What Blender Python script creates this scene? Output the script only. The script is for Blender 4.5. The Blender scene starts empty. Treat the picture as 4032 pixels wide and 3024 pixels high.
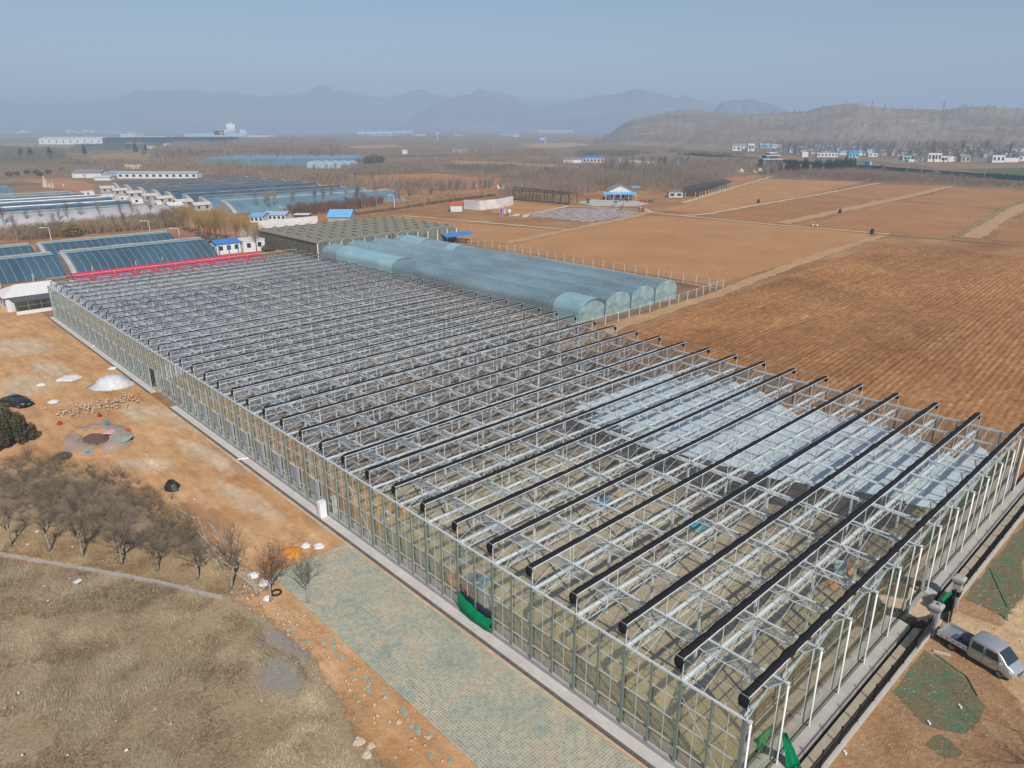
import bpy, math, random
import numpy as np
from mathutils import Vector, Matrix, noise as mnoise
random.seed(7)
RNG = np.random.default_rng(11)
R = math.radians
S = bpy.context.scene
COL = S.collection
# ---------------------------------------------------------------- camera
F_PX, PITCH, YAW, ROLL = 2840.667, R(19.5686), R(46.9087), R(-0.1013)
CAM = np.array([-29.283, -13.324, 35.625])
fw = np.array([math.cos(YAW)*math.cos(PITCH), math.sin(YAW)*math.cos(PITCH), -math.sin(PITCH)])
rt = np.array([math.sin(YAW), -math.cos(YAW), 0.0]); up = np.cross(rt, fw)
rt2 = rt*math.cos(ROLL)+up*math.sin(ROLL); up2 = -rt*math.sin(ROLL)+up*math.cos(ROLL)
cd = bpy.data.cameras.new('camera'); cam = bpy.data.objects.new('camera', cd); COL.objects.link(cam)
M = Matrix((rt2, up2, -fw)).transposed().to_4x4(); M.translation = Vector(CAM); cam.matrix_world = M
cd.sensor_fit = 'HORIZONTAL'; cd.sensor_width = 36; cd.lens = F_PX/4032*36; cd.clip_start = 0.5; cd.clip_end = 60000
S.camera = cam
KD = 4032/2212
def ray(u, v):
    return fw+(u*KD-2016)/F_PX*rt2-(v*KD-1512)/F_PX*up2
def G(u, v, z=0.0):
    """surveyed ground point from a reading on a 2212 px wide print of the photograph"""
    if z == 0 and v < 300: v = 275+25*math.exp((v-300)/25)      # the plain climbs gently far out
    d = ray(u, v); t = (z-CAM[2])/d[2]; p = CAM+t*d
    return (float(p[0]), float(p[1]))
def GD(u, dist):
    """point at a given distance in the direction of column u"""
    d = ray(u, 275); d = d[:2]/np.hypot(*d[:2]); return (float(CAM[0]+d[0]*dist), float(CAM[1]+d[1]*dist))
def elev(u, v):
    d = ray(u, v); return d[2]/math.hypot(d[0], d[1])
# ---------------------------------------------------------------- mesh builder
class MB:
    def __init__(s): s.v = []; s.f = []; s.m = []
    def add(s, vs, fs, mi=0):
        o = len(s.v); s.v.extend([tuple(map(float, p)) for p in vs]); s.f.extend([tuple(i+o for i in f) for f in fs]); s.m.extend([mi]*len(fs)); return s
    def box(s, c, d, rz=0.0, mi=0):
        x, y, z = d[0]/2, d[1]/2, d[2]/2; ca, sa = math.cos(rz), math.sin(rz)
        P = [(c[0]+ca*a-sa*b, c[1]+sa*a+ca*b, c[2]+e) for e in (-z, z) for a, b in ((-x, -y), (x, -y), (x, y), (-x, y))]
        return s.add(P, [(3, 2, 1, 0), (4, 5, 6, 7), (0, 1, 5, 4), (1, 2, 6, 5), (2, 3, 7, 6), (3, 0, 4, 7)], mi)
    def span(s, a, b, mi=0):
        return s.box([(a[i]+b[i])/2 for i in range(3)], [abs(b[i]-a[i]) for i in range(3)], 0, mi)
    def bar(s, p, q, w, h=None, mi=0):
        h = h or w; p = Vector(p); q = Vector(q); d = (q-p).normalized()
        u = Vector((0, 0, 1)); sd = d.cross(u)
        if sd.length < 1e-3: sd = Vector((1, 0, 0))
        sd.normalize(); u = sd.cross(d)
        P = [e+sd*a*w/2+u*b*h/2 for e in (p, q) for a, b in ((-1, -1), (1, -1), (1, 1), (-1, 1))]
        return s.add(P, [(3, 2, 1, 0), (4, 5, 6, 7), (0, 1, 5, 4), (1, 2, 6, 5), (2, 3, 7, 6), (3, 0, 4, 7)], mi)
    def path(s, pts, rad, n=6, mi=0, cap=True):
        pts = [Vector(p) for p in pts]; k = len(pts)
        if not hasattr(rad, '__len__'): rad = [rad]*k
        P = []
        for i, p in enumerate(pts):
            d = (pts[min(i+1, k-1)]-pts[max(i-1, 0)]).normalized()
            a = d.cross(Vector((0, 0, 1)))
            if a.length < .05: a = d.cross(Vector((1, 0, 0)))
            a.normalize(); b = a.cross(d)
            P += [p+(a*math.cos(t)+b*math.sin(t))*rad[i] for t in [2*math.pi*j/n for j in range(n)]]
        fs = [(i*n+j, i*n+(j+1) % n, (i+1)*n+(j+1) % n, (i+1)*n+j) for i in range(k-1) for j in range(n)]
        if cap: fs += [tuple(range(n-1, -1, -1)), tuple((k-1)*n+j for j in range(n))]
        return s.add(P, fs, mi)
    def tube(s, p, q, r0, r1=None, n=6, mi=0): return s.path([p, q], [r0, r0 if r1 is None else r1], n, mi)
    def loft(s, rings, mi=0, cap=True, close=True):
        n = len(rings[0]); k = len(rings); P = [p for r in rings for p in r]; J = n if close else n-1
        fs = [(i*n+j, i*n+(j+1) % n, (i+1)*n+(j+1) % n, (i+1)*n+j) for i in range(k-1) for j in range(J)]
        if cap and close: fs += [tuple(range(n-1, -1, -1)), tuple((k-1)*n+j for j in range(n))]
        return s.add(P, fs, mi)
    def poly(s, pts, mi=0): return s.add(pts, [tuple(range(len(pts)))], mi)
    def prism(s, pts, z0, z1, mi=0):
        n = len(pts); return s.add([(p[0], p[1], z0) for p in pts]+[(p[0], p[1], z1) for p in pts], [tuple(range(n-1, -1, -1)), tuple(range(n, 2*n))]+[(i, (i+1) % n, n+(i+1) % n, n+i) for i in range(n)], mi)
    def gable(s, x0, x1, y0, y1, ze, zr, over=0.3, th=0.12, mi=0, axis='x'):
        """gabled roof slab, ridge along axis"""
        def T(a, b, z): return (a, b, z) if axis == 'x' else (b, a, z)
        if axis != 'x': x0, x1, y0, y1 = y0, y1, x0, x1
        ym = (y0+y1)/2; sl = (zr-ze)/(ym-y0); e = ze-sl*over
        sec = [(y0-over, e), (ym, zr), (y1+over, e), (y1+over, e+th), (ym, zr+th), (y0-over, e+th)]
        return s.loft([[T(x, a, z) for a, z in sec] for x in (x0-over, x1+over)], mi)
    def gwalls(s, x0, x1, y0, y1, ze, zr, mi=0, axis='x', z0=0):
        def T(a, b, z): return (a, b, z) if axis == 'x' else (b, a, z)
        if axis != 'x': x0, x1, y0, y1 = y0, y1, x0, x1
        ym = (y0+y1)/2
        sec = [(y0, z0), (y1, z0), (y1, ze), (ym, zr), (y0, ze)]
        return s.loft([[T(x, a, z) for a, z in sec] for x in (x0, x1)], mi)
    def build(s, name, mats, parent=None, smooth=False):
        me = bpy.data.meshes.new(name); me.from_pydata(s.v, [], s.f)
        if not isinstance(mats, (list, tuple)): mats = [mats]
        for m in mats: me.materials.append(m)
        if len(mats) > 1: me.polygons.foreach_set('material_index', s.m)
        if smooth: me.polygons.foreach_set('use_smooth', [True]*len(s.f))
        me.update(); o = bpy.data.objects.new(name, me); COL.objects.link(o)
        if parent: o.parent = parent
        return o
def np_mesh(name, V, F, mat, parent=None, smooth=False, col=None):
    """mesh from arrays; F is (n,3) or (n,4); col = per-vertex grey value stored as 'tint'"""
    me = bpy.data.meshes.new(name); V = np.asarray(V, np.float32); F = np.asarray(F, np.int32); k = F.shape[1]
    me.vertices.add(len(V)); me.vertices.foreach_set('co', V.ravel())
    me.loops.add(F.size); me.loops.foreach_set('vertex_index', F.ravel())
    me.polygons.add(len(F)); me.polygons.foreach_set('loop_start', np.arange(0, F.size, k, dtype=np.int32))
    me.polygons.foreach_set('loop_total', np.full(len(F), k, np.int32))
    if smooth: me.polygons.foreach_set('use_smooth', np.ones(len(F), bool))
    me.update(calc_edges=True); me.validate()
    if col is not None:
        a = me.attributes.new('tint', 'FLOAT', 'POINT'); a.data.foreach_set('value', np.asarray(col, np.float32))
    me.materials.append(mat); o = bpy.data.objects.new(name, me); COL.objects.link(o)
    if parent: o.parent = parent
    return o
# ---------------------------------------------------------------- naming
def tag(o, label=None, cat=None, group=None, kind=None):
    if label: o['label'] = label
    if cat: o['category'] = cat
    if group: o['group'] = group
    if kind: o['kind'] = kind
    return o
def thing(name, label, cat, loc=(0, 0, 0), rz=0.0, group=None):
    o = bpy.data.objects.new(name, None); COL.objects.link(o); o.location = loc; o.rotation_euler = (0, 0, rz); o.empty_display_size = .2
    return tag(o, label, cat, group)
def struct(o, label=None): return tag(o, label, None, None, 'structure')
def dup(root, loc, rz=0.0, sc=1.0, label=None, group=None):
    r = root.copy(); COL.objects.link(r); r.location = loc; r.rotation_euler = (0, 0, rz); r.scale = (sc, sc, sc) if not hasattr(sc, '__len__') else sc
    if label: r['label'] = label
    if group: r['group'] = group
    for ch in list(root.children):
        c = ch.copy(); COL.objects.link(c); c.parent = r
        for g in list(ch.children):
            d = g.copy(); COL.objects.link(d); d.parent = c
    return r
ORD = 'first second third fourth fifth sixth seventh eighth ninth tenth eleventh twelfth thirteenth fourteenth fifteenth sixteenth seventeenth eighteenth nineteenth twentieth'.split()
# ---------------------------------------------------------------- materials
def nt(name):
    m = bpy.data.materials.new(name); m.use_nodes = True; t = m.node_tree; t.nodes.clear()
    out = t.nodes.new('ShaderNodeOutputMaterial'); return m, t, out
def N(t, typ, **kw):
    n = t.nodes.new(typ)
    for k, v in kw.items():
        if k in n.inputs: n.inputs[k].default_value = v
        else: setattr(n, k, v)
    return n
def C4(c): return (c[0], c[1], c[2], 1)
def ramp(t, fac, stops):
    r = t.nodes.new('ShaderNodeValToRGB'); e = r.color_ramp.elements
    while len(e) < len(stops): e.new(0.5)
    for i, (p, c) in enumerate(stops): e[i].position = p; e[i].color = C4(c) if hasattr(c, '__len__') else (c, c, c, 1)
    t.links.new(fac, r.inputs[0]); return r.outputs[0]
def mixc(t, fac, a, b, mode='MIX'):
    n = t.nodes.new('ShaderNodeMix'); n.data_type = 'RGBA'; n.blend_type = mode
    for s, x in ((0, fac), (6, a), (7, b)):
        if isinstance(x, (int, float)): n.inputs[s].default_value = x
        elif isinstance(x, (tuple, list)): n.inputs[s].default_value = C4(x)
        else: t.links.new(x, n.inputs[s])
    return n.outputs[2]
def coords(t, space):
    if space == 'world': return t.nodes.new('ShaderNodeNewGeometry').outputs['Position']
    return t.nodes.new('ShaderNodeTexCoord').outputs['Object']
def noise(t, co, scale, detail=4, rough=.55, dist=0.0, sc3=None):
    n = N(t, 'ShaderNodeTexNoise', Scale=scale, Detail=detail, Roughness=rough, Distortion=dist)
    if sc3 is not None:
        mp = N(t, 'ShaderNodeMapping'); mp.inputs['Scale'].default_value = sc3[:3]
        if len(sc3) > 3: mp.inputs['Rotation'].default_value = (0, 0, sc3[3])
        t.links.new(co, mp.inputs[0]); co = mp.outputs[0]
    t.links.new(co, n.inputs['Vector']); return n.outputs['Fac']
def mat(name, c, rough=.7, metal=0.0, var=.12, scale=2.0, bump=0.0, bscale=None, c2=None, spec=.4, space='object', streak=None, tint=False):
    """plain surface with procedural tone variation, optional second colour and bump"""
    m, t, out = nt(name); b = N(t, 'ShaderNodeBsdfPrincipled', Roughness=rough, Metallic=metal)
    b.inputs['Specular IOR Level'].default_value = spec
    co = coords(t, space); n1 = noise(t, co, scale, 5, .6, 0, streak)
    lo = tuple(x*(1-var) for x in c); hi = tuple(min(1, x*(1+var)) for x in (c2 or c))
    colr = ramp(t, n1, [(.3, lo), (.7, hi)])
    if tint:
        a = N(t, 'ShaderNodeAttribute', attribute_name='tint'); colr = mixc(t, 1.0, colr, ramp(t, a.outputs['Fac'], [(0, .35), (1, 1.0)]), 'MULTIPLY')
    t.links.new(colr, b.inputs['Base Color'])
    if bump:
        n2 = noise(t, co, bscale or scale*6, 6, .65); bp = N(t, 'ShaderNodeBump', Strength=1.0, Distance=bump)
        t.links.new(n2, bp.inputs['Height']); t.links.new(bp.outputs[0], b.inputs['Normal'])
    t.links.new(b.outputs[0], out.inputs[0]); return m
def ground_mat(name, big, bigscale=.05, fine=(.75, 1.2), fscale=1.2, bump=.1, bscale=2.0, specks=None, furrow=None, rough=.95, soft=None, ruts=None, edge=False):
    """big = [(pos, colour)...] over broad noise; fine tone noise; optional light specks (threshold, colour, scale); furrow=(angle, period, strength)"""
    m, t, out = nt(name); b = N(t, 'ShaderNodeBsdfPrincipled', Roughness=rough); b.inputs['Specular IOR Level'].default_value = .1
    co = coords(t, 'world')
    colr = ramp(t, noise(t, co, bigscale, 6, .62, .4), big)
    f = noise(t, co, fscale, 8, .7); colr = mixc(t, 1.0, colr, ramp(t, f, [(.28, fine[0]), (.72, fine[1])]), 'MULTIPLY')
    h = noise(t, co, bscale, 8, .7)
    if furrow:
        mp = N(t, 'ShaderNodeMapping'); mp.inputs['Rotation'].default_value = (0, 0, -furrow[0]); t.links.new(co, mp.inputs[0])
        w = N(t, 'ShaderNodeTexWave', wave_type='BANDS', bands_direction='Y', Scale=1/furrow[1]*.314*2, Distortion=2.5, Detail=3); w.inputs['Detail Scale'].default_value = .8
        t.links.new(mp.outputs[0], w.inputs[0])
        br = noise(t, co, .35, 4)
        wf = mixc(t, ramp(t, br, [(.35, 0.15), (.65, 1.0)]), (.5, .5, .5), w.outputs['Color'])
        colr = mixc(t, 1.0, colr, ramp(t, wf, [(0.1, 1-furrow[2]), (.8, 1+furrow[2]*.5)]), 'MULTIPLY')
    for (pc, ell) in soft or []: colr = mixc(t, patches(t, co, ell), colr, mixc(t, 1.0, pc, ramp(t, f, [(.28, .85), (.72, 1.12)]), 'MULTIPLY'))
    if ruts:
        r1 = noise(t, co, 1.0, 5, .65, .5, (ruts[1], ruts[2], 1, ruts[0])); colr = mixc(t, 1.0, colr, ramp(t, r1, [(.32, .80), (.5, 1.0), (.68, 1.20)]), 'MULTIPLY')
    if specks:
        v = noise(t, co, specks[2], 3, .5); colr = mixc(t, ramp(t, v, [(specks[0], 0.0), (specks[0]+.04, 1.0)]), colr, specks[1])
    t.links.new(colr, b.inputs['Base Color'])
    bp = N(t, 'ShaderNodeBump', Strength=1.0, Distance=bump); t.links.new(h, bp.inputs['Height']); t.links.new(bp.outputs[0], b.inputs['Normal'])
    if edge:      # ragged, thinning border driven by the distance to the sheet's rim
        a = N(t, 'ShaderNodeAttribute', attribute_name='tint'); q = N(t, 'ShaderNodeMath', operation='ADD'); t.links.new(a.outputs['Fac'], q.inputs[0]); t.links.new(noise(t, co, 1.3, 7, .7), q.inputs[1])
        tr = N(t, 'ShaderNodeBsdfTransparent'); mx = N(t, 'ShaderNodeMixShader'); t.links.new(ramp(t, q.outputs[0], [(.52, 0.0), (.72, 1.0)]), mx.inputs[0]); t.links.new(tr.outputs[0], mx.inputs[1]); t.links.new(b.outputs[0], mx.inputs[2]); t.links.new(mx.outputs[0], out.inputs[0]); return m
    t.links.new(b.outputs[0], out.inputs[0]); return m
def patches(t, co, ell, nco=None):
    """soft-edged mask from ellipses (x, y, rx, ry, angle), broken up by noise"""
    acc = None; n = noise(t, nco or co, .7, 6, .7)
    for (x, y, rx, ry, a) in ell:
        mp = N(t, 'ShaderNodeMapping', vector_type='TEXTURE'); mp.inputs['Location'].default_value = (x, y, 0); mp.inputs['Rotation'].default_value = (0, 0, a); mp.inputs['Scale'].default_value = (rx, ry, 50); t.links.new(co, mp.inputs[0])
        d = N(t, 'ShaderNodeVectorMath', operation='LENGTH'); t.links.new(mp.outputs[0], d.inputs[0])
        k = N(t, 'ShaderNodeMath', operation='MULTIPLY_ADD'); k.inputs[1].default_value = 1.7; k.inputs[2].default_value = -.85; t.links.new(n, k.inputs[0])
        q = N(t, 'ShaderNodeMath', operation='ADD'); t.links.new(d.outputs['Value'], q.inputs[0]); t.links.new(k.outputs[0], q.inputs[1])
        m = N(t, 'ShaderNodeMapRange', interpolation_type='SMOOTHSTEP'); m.inputs[1].default_value = 1.15; m.inputs[2].default_value = .45; t.links.new(q.outputs[0], m.inputs[0])
        if acc is None: acc = m.outputs[0]
        else: z = N(t, 'ShaderNodeMath', operation='MAXIMUM'); t.links.new(acc, z.inputs[0]); t.links.new(m.outputs[0], z.inputs[1]); acc = z.outputs[0]
    return acc
def glass(name, tintc=(.86, .93, .90), f0=.07, rough=.02, gain=1.0, dirt=.0, dirtc=(.6, .65, .65), expo=5):
    """single thin pane: clear transmission plus Schlick reflection, with a film of dust"""
    m, t, out = nt(name); tr = N(t, 'ShaderNodeBsdfTransparent'); tr.inputs[0].default_value = C4(tintc)
    gl = N(t, 'ShaderNodeBsdfGlossy', Roughness=rough); gl.inputs[0].default_value = (1, 1, 1, 1)
    lw = N(t, 'ShaderNodeLayerWeight', Blend=.5); p = N(t, 'ShaderNodeMath', operation='POWER'); p.inputs[1].default_value = expo; t.links.new(lw.outputs['Facing'], p.inputs[0])
    q = N(t, 'ShaderNodeMath', operation='MULTIPLY_ADD', use_clamp=True); q.inputs[1].default_value = (1-f0)*gain; q.inputs[2].default_value = f0; t.links.new(p.outputs[0], q.inputs[0])
    base = tr.outputs[0]
    if dirt:
        d = N(t, 'ShaderNodeBsdfDiffuse'); d.inputs[0].default_value = C4(dirtc); mx = N(t, 'ShaderNodeMixShader')
        nn = noise(t, coords(t, 'world'), .6, 5, .6); dd = N(t, 'ShaderNodeMath', operation='MULTIPLY'); dd.inputs[1].default_value = dirt*2; t.links.new(nn, dd.inputs[0])
        t.links.new(dd.outputs[0], mx.inputs[0]); t.links.new(base, mx.inputs[1]); t.links.new(d.outputs[0], mx.inputs[2]); base = mx.outputs[0]
    mx = N(t, 'ShaderNodeMixShader'); t.links.new(q.outputs[0], mx.inputs[0]); t.links.new(base, mx.inputs[1]); t.links.new(gl.outputs[0], mx.inputs[2])
    t.links.new(mx.outputs[0], out.inputs[0]); return m
def film(name, c, alpha, rough=.35, var=.15, scale=.4, streak=None):
    """translucent plastic film or netting: part of the light passes straight through"""
    m, t, out = nt(name); tr = N(t, 'ShaderNodeBsdfTransparent'); b = N(t, 'ShaderNodeBsdfPrincipled', Roughness=rough)
    co = coords(t, 'object'); n = noise(t, co, scale, 5, .6, .3, streak)
    t.links.new(ramp(t, n, [(.3, tuple(x*(1-var) for x in c)), (.7, tuple(min(1, x*(1+var)) for x in c))]), b.inputs['Base Color'])
    a = ramp(t, n, [(.25, alpha*.8), (.75, min(1, alpha*1.15))])
    mx = N(t, 'ShaderNodeMixShader'); t.links.new(a, mx.inputs[0]); t.links.new(tr.outputs[0], mx.inputs[1]); t.links.new(b.outputs[0], mx.inputs[2])
    t.links.new(mx.outputs[0], out.inputs[0]); return m
# ---------------------------------------------------------------- noise and sheets
_TAB = {}
def vnoise(x, y, seed=0):
    """value noise on arrays"""
    tab = _TAB.setdefault(seed, np.random.default_rng(seed).random((256, 256)) if seed not in _TAB else None); xi = np.floor(x).astype(int); yi = np.floor(y).astype(int)
    fx = x-xi; fy = y-yi; fx = fx*fx*(3-2*fx); fy = fy*fy*(3-2*fy)
    g = lambda i, j: tab[i & 255, j & 255]
    return (g(xi, yi)*(1-fx)+g(xi+1, yi)*fx)*(1-fy)+(g(xi, yi+1)*(1-fx)+g(xi+1, yi+1)*fx)*fy
def fbm(x, y, oct=4, seed=0):
    r = 0; a = .5
    for i in range(oct):
        c, sn = math.cos(.6+1.1*i), math.sin(.6+1.1*i); k = 2.03**i
        r = r+a*vnoise((x*c-y*sn)*k+i*17.3+500, (x*sn+y*c)*k+i*9.1+500, seed+i); a *= .5
    return r
def inside(px, py, poly):
    r = np.zeros(px.shape, bool); n = len(poly)
    for i in range(n):
        x0, y0 = poly[i]; x1, y1 = poly[(i+1) % n]
        if y0 == y1: continue
        c = ((y0 > py) != (y1 > py)) & (px < (x1-x0)*(py-y0)/(y1-y0)+x0); r ^= c
    return r
def ragged(pts, step, jit, seed=1):
    rg = random.Random(seed); out = []; n = len(pts)
    for i in range(n):
        a = pts[i]; b = pts[(i+1) % n]; L = math.dist(a, b); k = max(1, int(L/step)); nx, ny = (b[1]-a[1])/max(L, 1e-6), -(b[0]-a[0])/max(L, 1e-6)
        for j in range(k):
            f = j/k; d = (mnoise.noise(((a[0]+(b[0]-a[0])*f)/(step*4), (a[1]+(b[1]-a[1])*f)/(step*4), seed*3.7))*1.6+rg.uniform(-.5, .5))*jit if j else 0
            out.append((a[0]+(b[0]-a[0])*f+nx*d, a[1]+(b[1]-a[1])*f+ny*d))
    return out
def sheet(name, pts, z, m, step=None, jit=0.0, seed=1):
    if step: pts = ragged(pts, step, jit, seed)
    return struct(MB().poly([(p[0], p[1], z) for p in pts]).build(name, m))
def soft_sheet(name, poly, z, m, cell=.5, fade=2.5):
    P = np.array(poly); x, y = np.meshgrid(np.arange(P[:, 0].min(), P[:, 0].max()+cell, cell), np.arange(P[:, 1].min(), P[:, 1].max()+cell, cell)); ins = inside(x, y, poly); d = np.full(x.shape, 1e9)
    for i in range(len(P)):
        a, b = P[i], P[(i+1) % len(P)]; ab = b-a; tt = np.clip(((x-a[0])*ab[0]+(y-a[1])*ab[1])/(ab@ab), 0, 1); d = np.minimum(d, np.hypot(x-a[0]-tt*ab[0], y-a[1]-tt*ab[1]))
    e = np.clip(d/fade, 0, 1)*ins; nv, nu = x.shape; i = np.arange(nv*nu).reshape(nv, nu); q = np.stack([i[:-1, :-1], i[:-1, 1:], i[1:, 1:], i[1:, :-1]], -1); k = (ins[:-1, :-1] | ins[:-1, 1:] | ins[1:, 1:] | ins[1:, :-1]); q = q[k]; used = np.unique(q); mp = -np.ones(nv*nu, int); mp[used] = np.arange(len(used)); V = np.stack([x, y, 0*x+z], -1).reshape(-1, 3)
    return struct(np_mesh(name, V[used], mp[q], m, col=e.ravel()[used]))
def strip(name, pts, width, z, m, jit=0.0, seed=2):
    """ribbon of ground along a line, e.g. a track"""
    P = []; L = []; rg = random.Random(seed); q = []
    for a, b in zip(pts, pts[1:]):
        k = max(1, int(math.dist(a, b)/max(2.0, width*.7)))
        q += [(a[0]+(b[0]-a[0])*i/k, a[1]+(b[1]-a[1])*i/k) for i in range(k)]
    q.append(pts[-1])
    for i, p in enumerate(q):
        a = q[max(0, i-1)]; b = q[min(len(q)-1, i+1)]; d = math.dist(a, b) or 1; n = ((b[1]-a[1])/d, -(b[0]-a[0])/d)
        w = width/2
        l = w+rg.uniform(-jit, jit); r = w+rg.uniform(-jit, jit)
        P += [(p[0]+n[0]*l, p[1]+n[1]*l, z), (p[0]-n[0]*r, p[1]-n[1]*r, z)]
    mb = MB().add(P, [(2*i, 2*i+1, 2*i+3, 2*i+2) for i in range(len(q)-1)])
    return struct(mb.build(name, m))
# ---------------------------------------------------------------- branches
def seg_arrays(segs, n=4):
    A = np.asarray(segs, float); p, q, r0, r1 = A[:, :3], A[:, 3:6], A[:, 6], A[:, 7]
    d = q-p; d /= np.maximum(np.linalg.norm(d, axis=1, keepdims=True), 1e-6)
    ref = np.where(np.abs(d[:, 2:3]) > .9, np.array([[1., 0, 0]]), np.array([[0., 0, 1]])); a = np.cross(d, ref); a /= np.linalg.norm(a, axis=1, keepdims=True); b = np.cross(a, d)
    V = []
    for e, r in ((p, r0), (q, r1)):
        for j in range(n):
            th = 2*math.pi*j/n; V.append(e+(a*math.cos(th)+b*math.sin(th))*r[:, None])
    V = np.stack(V, 1).reshape(-1, 3); m = len(A); base = np.arange(m)[:, None]*2*n
    F = np.concatenate([base+np.array([[j, (j+1) % n, n+(j+1) % n, n+j]]) for j in range(n)], 0)
    return V, F
def grow(rg, p, d, L, r, level, maxlev, out, kids=(3, 5), spread=.7, upb=.15, shrink=.62, bend=.18):
    """recursive bare branch"""
    k = 3 if level < maxlev else 2
    for i in range(k):
        d2 = (d+Vector((rg.gauss(0, bend), rg.gauss(0, bend), rg.gauss(0, bend)+upb*.4))).normalized(); q = p+d2*(L/k); r2 = r*(1-.45/k)
        out.append((*p, *q, r, r2)); p, d, r = q, d2, r2
        if level < maxlev:
            for _ in range(rg.randint(*kids) if i == k-1 else rg.randint(1, 2)):
                a = Vector((rg.gauss(0, 1), rg.gauss(0, 1), rg.gauss(0, .5)+upb)).normalized()
                nd = (d*(1-spread)+a*spread).normalized()
                grow(rg, p.copy(), nd, L*shrink*rg.uniform(.7, 1.15), r*.6, level+1, maxlev, out, kids, spread, upb, shrink, bend)
# ================================================================ light and air
AZ, EL = R(66.5+180), R(41)      # direction towards the sun, in the ground plane from +X
w = bpy.data.worlds.new('World'); S.world = w; w.use_nodes = True; t = w.node_tree; t.nodes.clear()
bg = t.nodes.new('ShaderNodeBackground'); wo = t.nodes.new('ShaderNodeOutputWorld'); sk = t.nodes.new('ShaderNodeTexSky')
sk.sky_type = 'NISHITA'; sk.sun_disc = False; sk.sun_elevation = EL; sk.sun_rotation = math.pi/2-AZ; sk.air_density = 1.0; sk.dust_density = .6; sk.ozone_density = 3.0; sk.altitude = 100
bg.inputs[1].default_value = .09; t.links.new(sk.outputs[0], bg.inputs[0]); t.links.new(bg.outputs[0], wo.inputs[0])
sd = bpy.data.lights.new('sun', 'SUN'); so = bpy.data.objects.new('sun', sd); COL.objects.link(so); sd.energy = 5.0; sd.angle = R(.53); sd.color = (1, .945, .86)
so.rotation_euler = Vector((math.cos(AZ)*math.cos(EL), math.sin(AZ)*math.cos(EL), math.sin(EL))).to_track_quat('Z', 'Y').to_euler(); so.location = (0, 0, 200)
S.view_settings.view_transform = 'Standard'; S.view_settings.look = 'None'; S.view_settings.exposure = 0; S.view_settings.gamma = 1
S.render.engine = 'CYCLES'; cy = S.cycles; cy.max_bounces = 8; cy.diffuse_bounces = 3; cy.glossy_bounces = 3; cy.transmission_bounces = 4; cy.transparent_max_bounces = 40; cy.volume_bounces = 0
cy.caustics_reflective = False; cy.caustics_refractive = False; cy.use_denoising = True; cy.sample_clamp_indirect = 6
HAZE = 2.9e-4; HAZEC = (.312, .405, .54)
m, t, out = nt('haze'); ab = N(t, 'ShaderNodeVolumeAbsorption', Density=HAZE); ab.inputs[0].default_value = (0, 0, 0, 1)
em = N(t, 'ShaderNodeEmission', Strength=HAZE); em.inputs[0].default_value = C4(HAZEC); ad = t.nodes.new('ShaderNodeAddShader')
t.links.new(ab.outputs[0], ad.inputs[0]); t.links.new(em.outputs[0], ad.inputs[1]); t.links.new(ad.outputs[0], out.inputs['Volume'])
tag(MB().span((-16000, -16000, -40), (16000, 16000, 400)).build('haze', m), 'thin blue grey haze lying over the whole plain and the hills', None, None, 'stuff')
# ================================================================ ground
SOIL = [(.3, (.285, .135, .062)), (.55, (.34, .17, .082)), (.75, (.40, .215, .11))]
def far_mat():
    m, t, out = nt('plain'); b = N(t, 'ShaderNodeBsdfPrincipled', Roughness=1.0); b.inputs['Specular IOR Level'].default_value = 0
    co = coords(t, 'world')
    mp = N(t, 'ShaderNodeMapping'); mp.inputs['Scale'].default_value = (.006, .0125, 1); mp.inputs['Rotation'].default_value = (0, 0, R(-8)); t.links.new(co, mp.inputs[0])
    vo = N(t, 'ShaderNodeTexVoronoi', feature='F1', Scale=1.0, Randomness=.85); t.links.new(mp.outputs[0], vo.inputs['Vector'])
    sep = t.nodes.new('ShaderNodeSeparateColor'); t.links.new(vo.outputs['Color'], sep.inputs[0])
    patch = ramp(t, sep.outputs[0], [(.0, (.165, .12, .082)), (.22, (.26, .18, .115)), (.42, (.29, .185, .11)), (.6, (.205, .15, .10)), (.78, (.33, .17, .085)), (.9, (.15, .15, .08)), (1.0, (.28, .22, .14))])
    patch = mixc(t, .45, patch, ramp(t, noise(t, co, .004, 5), [(.35, (.20, .15, .10)), (.65, (.31, .215, .13))]))
    near = ramp(t, noise(t, co, .045, 6, .62, .4), [(.3, (.30, .15, .07)), (.55, (.37, .205, .10)), (.75, (.44, .27, .145))])
    d = N(t, 'ShaderNodeVectorMath', operation='DISTANCE'); d.inputs[1].default_value = (40, 120, 0); t.links.new(co, d.inputs[0])
    mr = N(t, 'ShaderNodeMapRange'); mr.inputs[1].default_value = 330; mr.inputs[2].default_value = 460; t.links.new(d.outputs['Value'], mr.inputs[0])
    c = mixc(t, mr.outputs[0], near, patch)
    f = noise(t, co, .9, 8, .72); c = mixc(t, 1.0, c, ramp(t, f, [(.25, .72), (.75, 1.2)]), 'MULTIPLY')
    f2 = noise(t, co, .03, 5, .7, 0, (1, 2.2, 1)); c = mixc(t, 1.0, c, ramp(t, f2, [(.3, .78), (.7, 1.18)]), 'MULTIPLY')
    t.links.new(c, b.inputs['Base Color']); bp = N(t, 'ShaderNodeBump', Strength=1.0, Distance=.12); t.links.new(noise(t, co, 2.2, 8, .7), bp.inputs['Height']); t.links.new(bp.outputs[0], b.inputs['Normal'])
    t.links.new(b.outputs[0], out.inputs[0]); return m
PLAIN = far_mat()
struct(MB().poly([(15000*math.cos(a), 15000*math.sin(a), 0) for a in [2*math.pi*i/96 for i in range(96)]]).build('ground', PLAIN), 'open brown winter farmland reaching to the horizon')
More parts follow.
